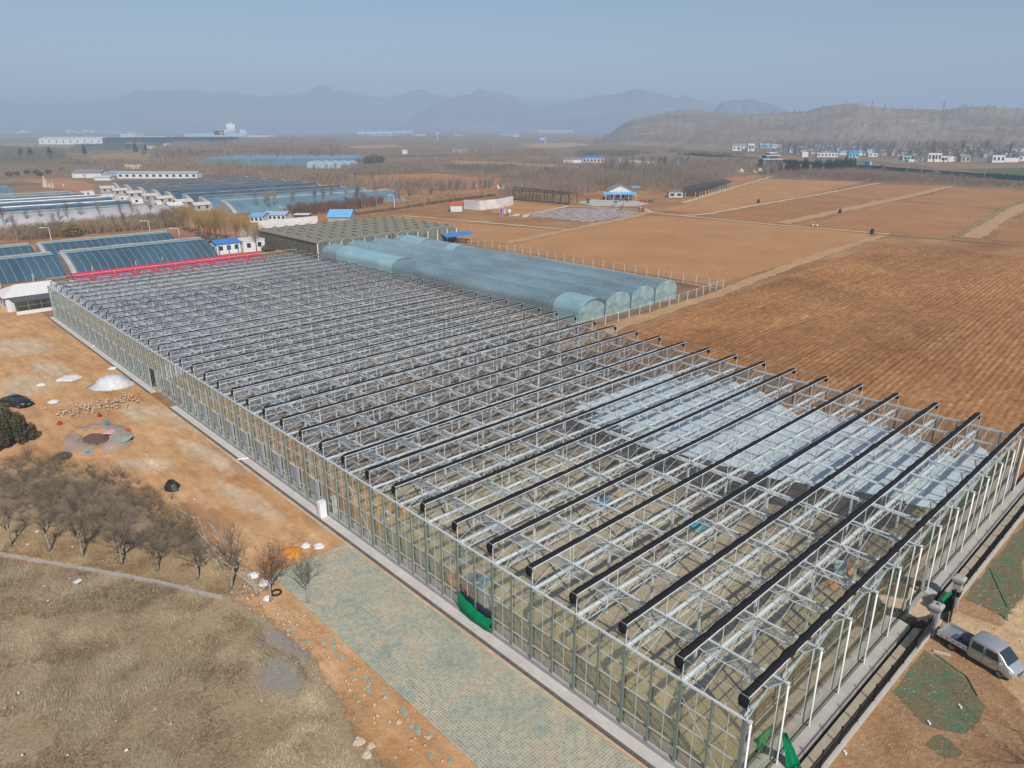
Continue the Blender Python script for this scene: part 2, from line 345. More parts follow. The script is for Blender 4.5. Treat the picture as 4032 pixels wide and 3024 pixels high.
# mountains: ridge profiles surveyed as (column, row of crest), built as solid ranges at their distance
def rng_mat(name, c1, c2, sc, c3=None):
    m, t, out = nt(name); b = N(t, 'ShaderNodeBsdfPrincipled', Roughness=1.0); b.inputs['Specular IOR Level'].default_value = 0; co = coords(t, 'world')
    c = ramp(t, noise(t, co, sc, 8, .65, .5), [(.35, c1), (.6, c2)])
    if c3: c = mixc(t, ramp(t, noise(t, co, sc*4, 6, .7, .3, (1, 1, 2.5)), [(.56, 0.0), (.64, 1.0)]), c, c3)
    c = mixc(t, 1.0, c, ramp(t, noise(t, co, sc*14, 6, .7), [(.3, .6), (.7, 1.3)]), 'MULTIPLY')
    t.links.new(c, b.inputs['Base Color']); t.links.new(b.outputs[0], out.inputs[0]); return m
HG = {}
def range_(name, prof, dist, depth, m, label, rough=.075, seed=0, nu=240, nd=26, pw=1.15, win=90, jag=16, jf=.055):
    us = np.array([p[0] for p in prof], float); vs = np.array([p[1] for p in prof], float)
    U = np.linspace(us[0], us[-1], nu); Vv = np.interp(U, us, vs)-(fbm(U*jf+90, U*0+seed+90, 4, seed+31)-.47)*jag; V = []; F = []
    Sg = np.linspace(-1, 1, nd)[:, None]+0*U[None, :]; Ug = U[None, :]+0*Sg
    dr = np.array([ray(u, 275)[:2]/np.hypot(*ray(u, 275)[:2]) for u in U]); el = np.array([elev(u, v) for u, v in zip(U, Vv)])
    D = dist+Sg*depth; X = CAM[0]+dr[:, 0]*D; Y = CAM[1]+dr[:, 1]*D
    e = 1-np.abs(Sg); sh = e**pw; wn = np.clip((U-U[0])/win, 0, 1)*np.clip((U[-1]-U)/win, 0, 1); wn = wn*wn*(3-2*wn); zc = np.maximum(1.0, CAM[2]+dist*el)*wn
    n = fbm(Ug*.045+50, Sg*4+57, 5, seed)-.48; n2 = fbm(Ug*.12+50, Sg*9+53, 4, seed+9)-.48
    Z = np.where(e > .001, zc*(sh+(n*rough*3.2+n2*rough)*sh**.5*(1-sh)**.6*1.4), -6)
    V = np.stack([X, Y, Z], -1).reshape(-1, 3); HG[name+str(seed)] = V.reshape(nd, nu, 3)
    for j in range(nd-1):
        for i in range(nu-1): F.append((j*nu+i, j*nu+i+1, (j+1)*nu+i+1, (j+1)*nu+i))
    return struct(np_mesh(name, V, F, m, smooth=True), label)
MT = rng_mat('mountain', (.14, .14, .13), (.22, .205, .18), .0016)
range_('mountains', [(-260, 214), (-120, 200), (0, 206), (60, 222), (100, 223), (190, 219), (260, 209), (310, 193), (350, 195), (400, 189), (440, 194), (470, 200), (500, 195), (560, 205), (640, 203), (700, 183), (740, 190), (790, 203), (850, 208), (905, 190), (950, 203), (990, 213), (1040, 200), (1120, 214), (1155, 224), (1210, 219), (1290, 203), (1370, 196), (1400, 198), (1450, 207), (1520, 218), (1620, 232), (1760, 246), (1900, 258)], 9000, 2600, MT, 'long hazy blue mountain range on the horizon', seed=3)
range_('mountains', [(830, 262), (900, 240), (960, 218), (1000, 204), (1040, 193), (1075, 194), (1110, 207), (1140, 224), (1170, 231), (1215, 222), (1260, 211), (1300, 203), (1345, 199), (1370, 190), (1395, 192), (1430, 202), (1480, 208), (1530, 221), (1580, 238), (1640, 256)], 6600, 1300, MT, 'nearer blue mountains with two rounded peaks', seed=8, nu=160)
range_('mountains', [(1470, 262), (1510, 240), (1540, 226), (1565, 215), (1600, 209), (1625, 212), (1655, 221), (1690, 233), (1730, 247), (1780, 262)], 4800, 700, MT, 'dome shaped blue hill in front of the range', seed=5, nu=90)
def hill_mat():
    m, t, out = nt('hillside'); b = N(t, 'ShaderNodeBsdfPrincipled', Roughness=1.0); b.inputs['Specular IOR Level'].default_value = 0; co = coords(t, 'world')
    c = ramp(t, noise(t, co, .004, 6, .65, .5), [(.35, (.21, .16, .11)), (.65, (.31, .23, .155))])
    c = mixc(t, ramp(t, noise(t, co, .008, 6, .7, .6, (1, 1, 3.5)), [(.48, 0.0), (.66, .45)]), c, (.13, .105, .08))
    c = mixc(t, ramp(t, noise(t, co, .011, 6, .7, .6, (1, 1, 4)), [(.58, 0.0), (.70, .6)]), c, (.42, .29, .18))
    q = []
    for (u, D, rx, ry) in ((1448, 2360, 60, 100), (1480, 2330, 45, 120), (1415, 2400, 55, 80), (1745, 2080, 60, 110), (1705, 1990, 60, 70), (1800, 2060, 70, 60), (1900, 2200, 50, 60), (1960, 2000, 60, 40)): p = GD(u, D); q.append((p[0], p[1], rx, ry, math.atan2(p[1]-CAM[1], p[0]-CAM[0])+1.57))
    n0 = N(t, 'ShaderNodeVectorMath', operation='SCALE'); n0.inputs['Scale'].default_value = .02; t.links.new(co, n0.inputs[0])
    pm = patches(t, co, q, n0.outputs[0]); c = mixc(t, pm, c, ramp(t, noise(t, co, .03, 6, .75, .3, (1, 1, 3)), [(.35, (.30, .235, .17)), (.6, (.56, .46, .34))]))
    c = mixc(t, 1.0, c, ramp(t, noise(t, co, .08, 6, .7), [(.3, .7), (.7, 1.25)]), 'MULTIPLY')
    t.links.new(c, b.inputs['Base Color']); t.links.new(b.outputs[0], out.inputs[0]); return m
HL = hill_mat()
range_('hills', [(1280, 276), (1330, 262), (1385, 252), (1430, 242), (1465, 235), (1490, 234), (1520, 236), (1560, 243), (1610, 249), (1660, 254), (1720, 262), (1790, 272)], 2500, 1000, HL, 'low brown hill with a pale quarried face', seed=12, nu=200, pw=1.3, rough=.022, jag=6, jf=.10)
range_('hills', [(1430, 268), (1500, 256), (1560, 248), (1640, 245), (1700, 242), (1735, 238), (1752, 235), (1775, 229), (1800, 225), (1825, 222), (1842, 221), (1856, 223), (1875, 229), (1905, 231), (1940, 234), (1985, 235), (2022, 236.5), (2045, 234), (2072, 231), (2100, 229.5), (2128, 228.5), (2145, 230), (2160, 233), (2212, 234.5), (2300, 230), (2400, 234), (2520, 250)], 2250, 820, HL, 'terraced brown hills with quarries above the village', seed=21, nu=320, pw=1.3, rough=.022, nd=60, jag=5, jf=.10)
# ================================================================ the big glass greenhouse
SX, NB, HE, HR = 4.09, 13, 6.31, 7.12; W = SX*NB; NY = 38; LY = 4.0*NY; HN = 7.77
GLASS = glass('greenhouse_glass', (.955, .98, .97), .09, .02, 1.0, .02, expo=3.0)
WGLASS = glass('wall_glass', (.80, .82, .68), .06, .012, 1.0, .004, expo=1.65)
STEEL = mat('galvanized_steel', (.42, .46, .45), .42, .1, .15, 1.5)
STEELB = mat('bright_steel', (.72, .74, .74), .4, .0, .10, 1.2)
COLM = mat('green_grey_columns', (.17, .215, .20), .5, .1, .12, 1.5)
MUL = mat('mullion_bars', (.50, .53, .52), .45, .0, .08, 2)
ALU = mat('aluminium_bars', (.55, .58, .59), .4, .0, .1, 2)
WHITEP = mat('white_pipe', (.80, .81, .82), .45, 0, .04, 3)
CONC = mat('pale_concrete', (.46, .43, .39), .9, 0, .12, .8, .02, 14, spec=.15)
GREY = mat('grey_render', (.33, .32, .31), .9, 0, .12, 1.2, .02, 12, spec=.15)
BLACKNET = mat('black_net', (.016, .016, .018), .8, 0, .35, 6, .03, 30, spec=.12)
WCLOTH = mat('white_screen', (.74, .76, .78), .75, 0, .08, 4, .03, 9, spec=.2)
gh = thing('glass_greenhouse', 'huge multi span glass greenhouse with black shade nets folded across its roof', 'greenhouse')
# low wall
mb = MB()
for a, b in (((-.14, -.14, 0), (W+.14, .06, .42)), ((-.14, LY-.06, 0), (W+.14, LY+.14, .42)), ((W-.06, .06, 0), (W+.14, LY-.06, .42)), ((-.14, .06, 0), (.06, 91.2, .42)), ((-.14, 95.4, 0), (.06, LY-.06, .42))): mb.span(a, b)
mb.build('low_wall', GREY, gh)
# side walls: frame and glass
def side_wall(p0, p1, n, posts_every, label, gap=None):
    p0 = Vector(p0); p1 = Vector(p1); d = (p1-p0).normalized(); L = (p1-p0).length; nrm = Vector((d.y, -d.x, 0))
    fr = MB(); gb = MB(); step = L/n
    for i in range(n+1):
        q = p0+d*step*i
        if gap and gap[0]+.1 < i*step < gap[1]-.1: z0 = 3.3
        else: z0 = .40
        if i % posts_every == 0: fr.bar(q-nrm*.10+Vector((0, 0, z0)), q-nrm*.10+Vector((0, 0, HE)), .11, .16)
        elif posts_every == 4 and i % 2 == 0: fr.bar(q-nrm*.08+Vector((0, 0, z0)), q-nrm*.08+Vector((0, 0, HE)), .07, .12)
        gb.bar(q+Vector((0, 0, z0)), q+Vector((0, 0, HE)), .03, .034)
    for z in (.44, 1.55, 3.25, 4.75, HE-.08):
        if gap and z < 3:
            for a, b in ((0, gap[0]), (gap[1], L)): gb.bar(p0+d*a+Vector((0, 0, z)), p0+d*b+Vector((0, 0, z)), .05, .05)
        else: gb.bar(p0+Vector((0, 0, z)), p1+Vector((0, 0, z)), .05, .05)
    fr.build('wall_columns', COLM, gh); gb.build('wall_frame', MUL, gh)
    gp = MB()
    if gap:
        for a, b, z0 in ((0, gap[0], .42), (gap[0], gap[1], 3.25), (gap[1], L, .42)):
            A = p0+d*a+nrm*.03; B = p0+d*b+nrm*.03; gp.poly([A+Vector((0, 0, z0)), B+Vector((0, 0, z0)), B+Vector((0, 0, HE)), A+Vector((0, 0, HE))])
    else:
        A = p0+nrm*.03; B = p1+nrm*.03; gp.poly([A+Vector((0, 0, .42)), B+Vector((0, 0, .42)), B+Vector((0, 0, HE)), A+Vector((0, 0, HE))])
    gp.build('glass_wall', WGLASS, gh)
side_wall((0, 0, 0), (0, LY, 0), NY*4, 4, 'l', (92, 95)); side_wall((W, LY, 0), (W, 0, 0), NY*4, 4, 'r')
# gabled end walls
for y, s in ((0, -1), (LY, 1)):
    fr = MB(); gp = MB()
    for k in range(NB+1):
        x = SX*k; fr.bar((x, y-s*.12, .4), (x, y-s*.12, HE), .15, .16); fr.bar((x, y, .4), (x, y, HE), .05, .05)
        if k == NB: break
        door = s < 0 and k == 6
        for j in (1, 2, 3):
            xx = x+SX*j/4; top = HE+(HR-HE)*(1-abs(j-2)/2)
            fr.bar((xx, y, 3.25 if door else .4), (xx, y, top), .042, .045)
        for z in (.44, 1.55, 3.25, 4.75, HE-.05):
            if door and z < 3: continue
            fr.bar((x, y, z), (x+SX, y, z), .05, .055)
        fr.bar((x, y, HE), (x+SX/2, y, HR), .06, .07); fr.bar((x+SX/2, y, HR), (x+SX, y, HE), .06, .07)
        z0 = 3.25 if door else .42; yo = y+s*.03
        gp.poly([(x, yo, z0), (x+SX, yo, z0), (x+SX, yo, HE), (x+SX/2, yo, HR-.02), (x, yo, HE)])
    fr.build('gable_frame', STEEL, gh); gp.build('gable_glass', WGLASS, gh)
# gutters, down pipes, roofs
for k in range(NB+1):
    x = SX*k; mb = MB(); mb.bar((x, -.12, HE-.03), (x, LY+.12, HE-.03), .15, .11)
    mb.span((x-.13, -.3, HE-.02), (x+.13, -.1, HE+.06)); mb.build('gutter', ALU, gh)
for k in range(NB+1):
    x = SX*k; o = MB().path([(x, -.24, HE-.03), (x, -.24, .35), (x, -.24, .12), (x, -.42, .05)], .062, 10).build('down_pipe', WHITEP, gh, True)
rb = MB(); rg_ = MB(); x = 0
NPB = 3
for j in range(NY*NPB+1):
    y = LY*j/(NY*NPB)
    rb.bar((.05, y, HE+.02), (SX/2, y, HR), .021, .034); rb.bar((SX/2, y, HR), (SX-.05, y, HE+.02), .021, .034)
rb.bar((SX/2, 0, HR+.02), (SX/2, LY, HR+.02), .05, .06)
rg_.poly([(.08, 0, HE+.035), (SX/2, 0, HR+.012), (SX/2, LY, HR+.012), (.08, LY, HE+.035)]); rg_.poly([(SX/2, 0, HR+.012), (SX-.08, 0, HE+.035), (SX-.08, LY, HE+.035), (SX/2, LY, HR+.012)])
o1 = rb.build('roof_frame', ALU, gh); o2 = rg_.build('roof_glass', GLASS, gh)
for k in range(1, NB):
    for o in (o1, o2):
        c = o.copy(); COL.objects.link(c); c.parent = gh; c.location = (SX*k, 0, 0)
# portal frames: lattice girder on columns
ZT, ZB = 5.98, 5.36
mb = MB(); mb.bar((.1, 0, ZT), (W-.1, 0, ZT), .06, .06); mb.bar((.1, 0, ZB), (W-.1, 0, ZB), .055, .055)
nz = NB*4
for i in range(nz):
    a = .1+(W-.2)*i/nz; b = .1+(W-.2)*(i+.5)/nz; c = .1+(W-.2)*(i+1)/nz
    mb.bar((a, -.015, ZB), (b, -.015, ZT), .031, .031, 0); mb.bar((b, .015, ZT), (c, .015, ZB), .031, .031, 0)
for k in range(NB+1):
    x = SX*k; mb.bar((x, 0, ZT), (x, 0, HE), .10, .12)
    if k % 2 == 0 and 0 < k < NB: mb.bar((x, 0, 0), (x, 0, ZB), .15, .15)
pf = mb.build('portal_frame', STEELB, gh)
# white inner screen, folded in a bundle beside each girder
def bundle(L, rx, rz, seed, n=8, step=.8):
    rg = random.Random(seed); m = MB(); rings = []; k = int(L/step)
    for i in range(k+1):
        x = L*i/k; a = rx*rg.uniform(.72, 1.15); b = rz*rg.uniform(.75, 1.2); oz = rg.uniform(-.03, .02)
        rings.append([(x, a*math.cos(2*math.pi*j/n), b*math.sin(2*math.pi*j/n)+oz) for j in range(n)])
    return m.loft(rings)
fs = bundle(W-.6, .19, .10, 3).build('folded_screen', WCLOTH, gh, True)
fs2 = bundle(W-.6, .17, .11, 5).build('folded_screen', WCLOTH, gh, True)
# outside shade: posts, beam and the drawn back black net
mb = MB(); mb.bar((0, 0, HN), (W, 0, HN), .04, .045)
for k in range(NB+1): mb.bar((SX*k, 0, HE), (SX*k, 0, HN), .035, .035)
nb = mb.build('net_beam', STEELB, gh)
def net_mesh(seed):
    rg = random.Random(seed); m = bundle(W-.1, .265, .15, seed, 9, .55)
    # drooping ends with frayed strands
    for x0, s, n in ((0, -1, 16), (W-.1, 1, 7)):
        m.loft([[(x0+s*dx, .28*math.cos(a)*wd, dz+.12*math.sin(a)) for a in [2*math.pi*j/8 for j in range(8)]] for dx, dz, wd in ((-.25, 0, .9), (.02, -.05, 1.1), (.14, -.28, 1.15), (.17, -.55, .95))])
        for i in range(n):
            y = rg.uniform(-.24, .24); L = rg.uniform(.2, .55); x = x0+s*rg.uniform(.08, .2)
            m.add([(x, y-.03, -.5), (x, y+.03, -.5), (x+s*rg.uniform(-.12, .12), y+rg.uniform(-.12, .12), -.5-L)], [(0, 1, 2)])
    return m
nets = [net_mesh(40+i).build('shade_net', BLACKNET, gh, True) for i in range(4)]
for i in range(NY+1):
    y = 4.0*i
    if i in (0, NY): pass
    if i == 0:
        pf.location = (0, .14, 0); nb.location = (0, .02, 0); fs.location = (.3, .45, 5.92); fs2.location = (.3, 4.2, 5.92)
    else:
        c = pf.copy(); COL.objects.link(c); c.parent = gh; c.location = (0, y-(.14 if i == NY else 0), 0)
        c = nb.copy(); COL.objects.link(c); c.parent = gh; c.location = (0, y, 0)
        if i > 1 and i < NY:
            f = (fs, fs2)[i % 2]; c = f.copy(); COL.objects.link(c); c.parent = gh; c.location = (.3, y+.2, 5.92); c.rotation_euler = (0, 0, 0)
    if i < NY:
        o = nets[i] if i < 4 else nets[i % 4].copy()
        if i >= 4: COL.objects.link(o); o.parent = gh
        o.location = (.05, y+.27, HN-.02)
# support wires of the inner screen
mb = MB()
for k in range(NB):
    for dx in (.7, 1.4, 2.05, 2.75, 3.4): mb.bar((SX*k+dx, .1, 5.28), (SX*k+dx, LY-.1, 5.28), .010, .010)
for xw in (0, W):
    mb.bar((xw, -.0, HN), (xw, LY, HN), .022, .022)
mb.build('support_wires', STEEL, gh)
# cross bracing near the ends
mb = MB()
for k in range(0, NB, 2):
    for y0 in (0, 36, 76, 112):
        a = (SX*k, y0+.15, .6); b = (SX*k, y0+3.9, 5.2); mb.bar(a, b, .03); mb.bar((a[0]+.05, a[1], b[2]), (b[0]+.05, b[1], a[2]), .03)
mb.build('cross_bracing', STEEL, gh)
# white inner screen drawn out over part of the right hand bays, ragged sheets hung under the girders
SCR = film('pale_blue_screen', (.78, .86, .92), .80, .7, .05, .4)
sc_ = random.Random(4)
rows = [(0.6, 4, 34.0, 52.6), (4.2, 8, 33.0, 49.5), (8.2, 12, 31.0, 51.0), (12.2, 16, 29.4, 52.0), (16.2, 20, 28.6, 50.8), (20.2, 24, 27.8, 49.0), (24.2, 28, 27.0, 51.5), (28.2, 32, 28.3, 52.5), (32.2, 36, 28.0, 52.4), (36.2, 39.6, 29.5, 49.0)]
for (ya, yb, xa, xb) in rows:
    mb = MB(); nx = 14; ny = 4; P = []
    for j in range(ny+1):
        for i in range(nx+1):
            f = j/ny; l = xa+sc_.uniform(-.15, .15)+(1-f)*1.4; r = xb-(1-f)*2.4
            P.append((l+(r-l)*i/nx, ya-.1+(yb-ya+.15)*f, 4.66-.03*math.sin(math.pi*f)+sc_.uniform(-.012, .012)))
    mb.add(P, [(j*(nx+1)+i, j*(nx+1)+i+1, (j+1)*(nx+1)+i+1, (j+1)*(nx+1)+i) for j in range(ny) for i in range(nx)])
    mb.build('drawn_screen', SCR, gh, True)
# pale hanging screen ends at the left wall
HANG = mat('hanging_screen_end', (.62, .70, .74), .7, 0, .1, 3)
for i in range(1, 12):
    y = 4.0*i+.35; mb = MB(); mb.loft([[(.25, y, 5.75), (.45, y+.25, 5.75), (.6, y, 5.75), (.45, y-.2, 5.75)], [(.25, y+.05, 5.2), (.42, y+.2, 5.2), (.5, y+.02, 5.2), (.4, y-.15, 5.2)], [(.3, y+.08, 4.75), (.38, y+.3, 4.7), (.45, y+.05, 4.78), (.36, y-.08, 4.7)]])
    mb.build('screen_end', HANG, gh, True)
# grey louvred fan panels along the left wall
LOUV = mat('grey_louvre', (.36, .355, .36), .6, .1, .06, 3); STRIPC = mat('blue_grey_strip', (.42, .50, .54), .5, .2, .08, 3); LEDGE = mat('tan_ledge', (.55, .48, .36), .7, 0, .1, 4)
lv = MB(); lv.span((-.13, 0, 1.58), (-.04, 1.35, 3.2))
for q in range(13): lv.bar((-.15, .03, 1.66+q*.12), (-.15, 1.32, 1.66+q*.12), .05, .03)
stp = MB().span((-.12, -.42, 1.0), (-.03, -.02, 3.2)); ldg = MB().span((-.2, -.02, 3.2), (-.03, 1.4, 3.26))
lo = None
for i in list(range(11, 22))+list(range(24, 37)):
    if lo is None: lo = lv.build('fan_panel', LOUV, gh); a = stp.build('side_strip', STRIPC, lo); b = ldg.build('top_ledge', LEDGE, lo); lo.location = (0, 4*i+1.9, 0); kids = (a, b)
    else:
        c = lo.copy(); COL.objects.link(c); c.parent = gh; c.location = (0, 4*i+1.9, 0)
        for k in kids: d = k.copy(); COL.objects.link(d); d.parent = c
# doorway in the left wall, dark lattice gate swung inwards
DARK = mat('dark_iron', (.03, .028, .028), .5, .4, .1, 4)
mb = MB()
for y in (92, 95): mb.bar((0, y, 0), (0, y, 3.3), .16, .2)
mb.build('door_frame', STEEL, gh)
mb = MB()
for q in range(6): mb.bar((.1+.02*q, 94.9-q*.0, .25+q*.5), (1.7, 94.2, .25+q*.5), .05)
for q in range(7): mb.bar((.15+q*.25, 94.88-q*.11, .1), (.15+q*.25, 94.88-q*.11, 2.9), .05)
mb.build('lattice_gate', DARK, gh)
# floor inside
FL = ground_mat('greenhouse_floor', [(.35, (.47, .36, .22)), (.65, (.58, .46, .30))], .12, (.82, 1.12), 1.0, .05, 3)
FLB = ground_mat('greenhouse_soil', [(.35, (.32, .225, .15)), (.65, (.44, .32, .22))], .1, (.6, 1.25), .8, .2, 1.2, furrow=(0, 1.9, .35))
FLD = ground_mat('greenhouse_shaded_floor', [(.35, (.30, .225, .16)), (.65, (.40, .31, .21))], .3, (.8, 1.15), 1.0, .03, 3, furrow=(0, .8, .25))
sheet('greenhouse_floor', [(.1, .1), (W-.1, .1), (W-.1, LY-.1), (.1, LY-.1)], .006, FL)
sheet('greenhouse_soil', [(.3, 47), (12, 44), (26, 43), (26, 40), (W-.3, 40), (W-.3, LY-.3), (.3, LY-.3)], .014, FLB, 2, .5)
sheet('greenhouse_shaded_floor', [(29, .6), (W-.3, .6), (W-.3, 40), (27, 40)], .018, FLD)  # plain floor under the drawn screens, part of their shade put into the colour
# odds and ends inside
BLUEP = mat('blue_plastic', (.05, .22, .42), .4, 0, .2, 3); TEALP = mat('teal_plastic', (.10, .35, .42), .4, 0, .2, 3); ORG = mat('orange_cloth', (.75, .30, .03), .7, 0, .2, 4, .05)
def rag(name, loc, r, m, label, cat, seed=1, h=.35, n=11, group=None, flat=.4):
    rg = random.Random(seed); rings = []
    for k, (f, z) in enumerate(((1, 0), (.95, .25), (.7, .7), (.35, .95), (.05, 1.0))):
        rings.append([(r*f*(1+rg.uniform(-.3, .3))*math.cos(2*math.pi*j/n), r*f*(1+rg.uniform(-.3, .3))*math.sin(2*math.pi*j/n), h*z*rg.uniform(.7, 1.2)) for j in range(n)])
    o = MB().loft(rings).build(name, m); o.location = loc; return tag(o, label, cat, group)
rag('blue_tarp', (21.5, 27.6, .02), 1.0, BLUEP, 'crumpled bright blue tarp on the greenhouse floor beside the dark strip', 'tarp', 3)
rag('teal_tarp', (24.5, 18.5, .02), 1.1, TEALP, 'crumpled teal tarp on the tan greenhouse floor', 'tarp', 5)
rag('orange_cloth', (2.0, 27.6, .02), .9, ORG, 'crumpled orange cloth just inside the left glass wall', 'cloth', 6, .8)
for i, (px, py, r_, m_) in enumerate([(1.6, 25.5, .9, mat('red_bags', (.35, .05, .04), .7, 0, .2, 5)), (2.4, 23.2, .8, WCLOTH), (3.4, 26, 1.0, BLUEP), (4.6, 29.5, 1.2, mat('grey_crate', (.25, .26, .25), .7, 0, .2, 4))]):
    rag('supply_heap', (px, py, .02), r_, m_, ['heap of red bags inside the left glass wall', 'heap of white bags inside the left glass wall', 'dark blue heap of supplies behind the red bags', 'grey heap of supplies furthest inside the left wall'][i], 'heap', 20+i, .7, group='supplies stored inside the left glass wall')
# ================================================================ ground beside the greenhouse
def CZ(x0, y0, w_, iw, x, y): return ((x0+x*w_/iw)/KD, (y0+y*w_/iw)/KD)
def EL(u, v, rx, ry, a=0): p = G(u, v); return (p[0], p[1], rx, ry, a)
YARD = ground_mat('yard_dirt', [(.28, (.42, .21, .09)), (.5, (.54, .305, .145)), (.72, (.62, .395, .215))], .09, (.84, 1.13), .9, .10, 2.2, specks=(.73, (.70, .58, .44), 3.0), ruts=(R(12), .9, .22), soft=[((.55, .405, .27), [EL(40, 750, 5, 9, .3), EL(110, 795, 2.5, 7, .2), EL(60, 830, 4, 6), EL(390, 900, 2.2, 9, .1), EL(450, 985, 1.6, 8, .1), EL(530, 1080, 1.5, 7, .1), EL(300, 890, 2.5, 5), EL(330, 1003, 1.6, 3.2, .7), EL(285, 1000, 1.3, 2.2, .7)]), ((.40, .22, .11), [EL(180, 700, 6, 9), EL(300, 1080, 2.2, 4), EL(420, 1110, 1.6, 5, .2)])])
PALE = ground_mat('pale_dirt', [(.3, (.46, .34, .22)), (.7, (.60, .48, .35))], .25, (.85, 1.12), 1.6, .05, 3)
LITTER = ground_mat('leaf_litter', [(.3, (.36, .235, .125)), (.7, (.50, .35, .205))], .3, (.7, 1.25), 4.5, .08, 6, edge=True, soft=[((.25, .18, .12), [EL(60, 1060, 5, 8, .5), EL(160, 1075, 5, 8, .5), EL(270, 1100, 5, 7, .5), EL(380, 1150, 3, 5, .4)])])
UNDER = ground_mat('grass_base', [(.3, (.33, .24, .15)), (.7, (.45, .335, .215))], .18, (.75, 1.2), 3.0, .10, 5, edge=True, soft=[((.31, .275, .24), [(-11.3, 29.6, 2.0, 3.4, .5), (-13.4, 27.0, 1.7, 3.4, .2)])])
WALK = ground_mat('walk_concrete', [(.3, (.50, .46, .43)), (.7, (.60, .56, .53))], .5, (.9, 1.08), 2.5, .01, 8)
KERB = mat('dark_kerb', (.13, .12, .11), .9, 0, .3, 2.5, .02, 9)
SLAB = ground_mat('grey_slab', [(.3, (.27, .245, .225)), (.7, (.33, .30, .275))], .4, (.88, 1.1), 3, .015, 8)
sheet('yard', [(-1.2, 160), (-1.2, -14), (-22, -14), (-40, 26), (-44, 120), (-30, 175), (-7, 175)], .004, YARD)
STONE = mat('pale_stone', (.50, .40, .29), .9, 0, .25, 2, .05, 8)
def stones(name, n, fn, smin, smax, m, seed):
    g = np.random.default_rng(seed); base = np.array([(1, 0, 0), (0, 1, 0), (-1, 0, 0), (0, -1, 0), (0, 0, .8), (0, 0, -.6)]); tri = np.array([(0, 1, 4), (1, 2, 4), (2, 3, 4), (3, 0, 4), (1, 0, 5), (2, 1, 5), (3, 2, 5), (0, 3, 5)])
    V = []; F = []
    for i in range(n):
        x, y, z = fn(g); s = smin+(smax-smin)*g.random()**3; v = base*s*(.6+.8*g.random((6, 1)))*np.array([1, .8, .6]); a = g.random()*6.28; r = np.array([[math.cos(a), -math.sin(a), 0], [math.sin(a), math.cos(a), 0], [0, 0, 1]])
        V.append(v@r.T+np.array([x, y, z+.2*s])); F.append(tri+6*i)
    return np_mesh(name, np.concatenate(V), np.concatenate(F), m)
tag(stones('gravel', 900, lambda g: (lambda p: (p[0], p[1], 0))((lambda c, a, r: (c[0]+1.5*r*math.cos(a), c[1]+4.0*r*math.sin(a)))(G(330, 1000), g.uniform(0, 6.28), abs(g.normal(0, .5)))), .03, .12, mat('pale_gravel', (.66, .54, .38), .9, 0, .2, 2), 41), 'patch of pale gravel spread on the yard below the pit', None, None, 'stuff')
# walk, kerb, sand, pavers
for a, b in ((-14, 84.6), (92.4, LY)):
    mb = MB(); mb.span((-1.0, a, 0), (-.14, b, .12)); struct(mb.build('walkway', WALK))
    mb = MB(); mb.span((-1.2, a, 0), (-1.0, b, .15)); struct(mb.build('kerb', KERB))
sheet('sand_strip', [(-1.2, -14), (-1.2, 84), (-1.55, 70), (-1.52, 40), (-1.5, -14)], .016, PALE, 1.5, .06)
def paver_mat():
    m, t, out = nt('green_pavers'); b = N(t, 'ShaderNodeBsdfPrincipled', Roughness=.7); b.inputs['Specular IOR Level'].default_value = .3; co = coords(t, 'world')
    c = ramp(t, noise(t, co, .35, 6, .65, .5), [(.28, (.25, .315, .25)), (.44, (.37, .395, .32)), (.56, (.45, .43, .33)), (.70, (.53, .415, .27))])
    mp = N(t, 'ShaderNodeMapping'); mp.inputs['Scale'].default_value = (4.8, 4.8, 0); t.links.new(co, mp.inputs[0])
    vo = N(t, 'ShaderNodeTexVoronoi', feature='F1', Scale=1.0, Randomness=.12); t.links.new(mp.outputs[0], vo.inputs['Vector'])
    hole = ramp(t, vo.outputs['Distance'], [(.22, 0.0), (.3, 1.0)]); sc = t.nodes.new('ShaderNodeSeparateColor'); t.links.new(vo.outputs['Color'], sc.inputs[0])
    c = mixc(t, 1.0, c, ramp(t, sc.outputs[0], [(0, .83), (1, 1.17)]), 'MULTIPLY'); c = mixc(t, ramp(t, sc.outputs[1], [(.84, 0.0), (.88, .45)]), c, (.52, .38, .23))
    soil = ramp(t, noise(t, co, .5, 5, .6), [(.35, (.22, .21, .14)), (.65, (.34, .22, .11))])
    c = mixc(t, hole, mixc(t, .6, c, soil), c)
    st = noise(t, co, 1.0, 5, .75, .6, (2.6, .22, 1, R(62))); gl = ramp(t, st, [(.60, 0.0), (.68, .8)])  # pale streaks near the wall: film glints painted into the paver colour
    xg = t.nodes.new('ShaderNodeSeparateXYZ'); t.links.new(co, xg.inputs[0]); mr = N(t, 'ShaderNodeMapRange'); mr.inputs[1].default_value = -5.5; mr.inputs[2].default_value = -2.2; t.links.new(xg.outputs[0], mr.inputs[0])
    mu = N(t, 'ShaderNodeMath', operation='MULTIPLY'); t.links.new(gl, mu.inputs[0]); t.links.new(mr.outputs[0], mu.inputs[1])
    c = mixc(t, mu.outputs[0], c, (.55, .55, .47)); t.links.new(c, b.inputs['Base Color'])
    bp = N(t, 'ShaderNodeBump', Strength=1.0, Distance=.03); t.links.new(hole, bp.inputs['Height']); t.links.new(bp.outputs[0], b.inputs['Normal'])
    t.links.new(b.outputs[0], out.inputs[0]); return m
struct(MB().span((-8.55, -14, 0), (-1.55, 38.6, .05)).build('green_paving', paver_mat()), 'pale green perforated grass pavers')
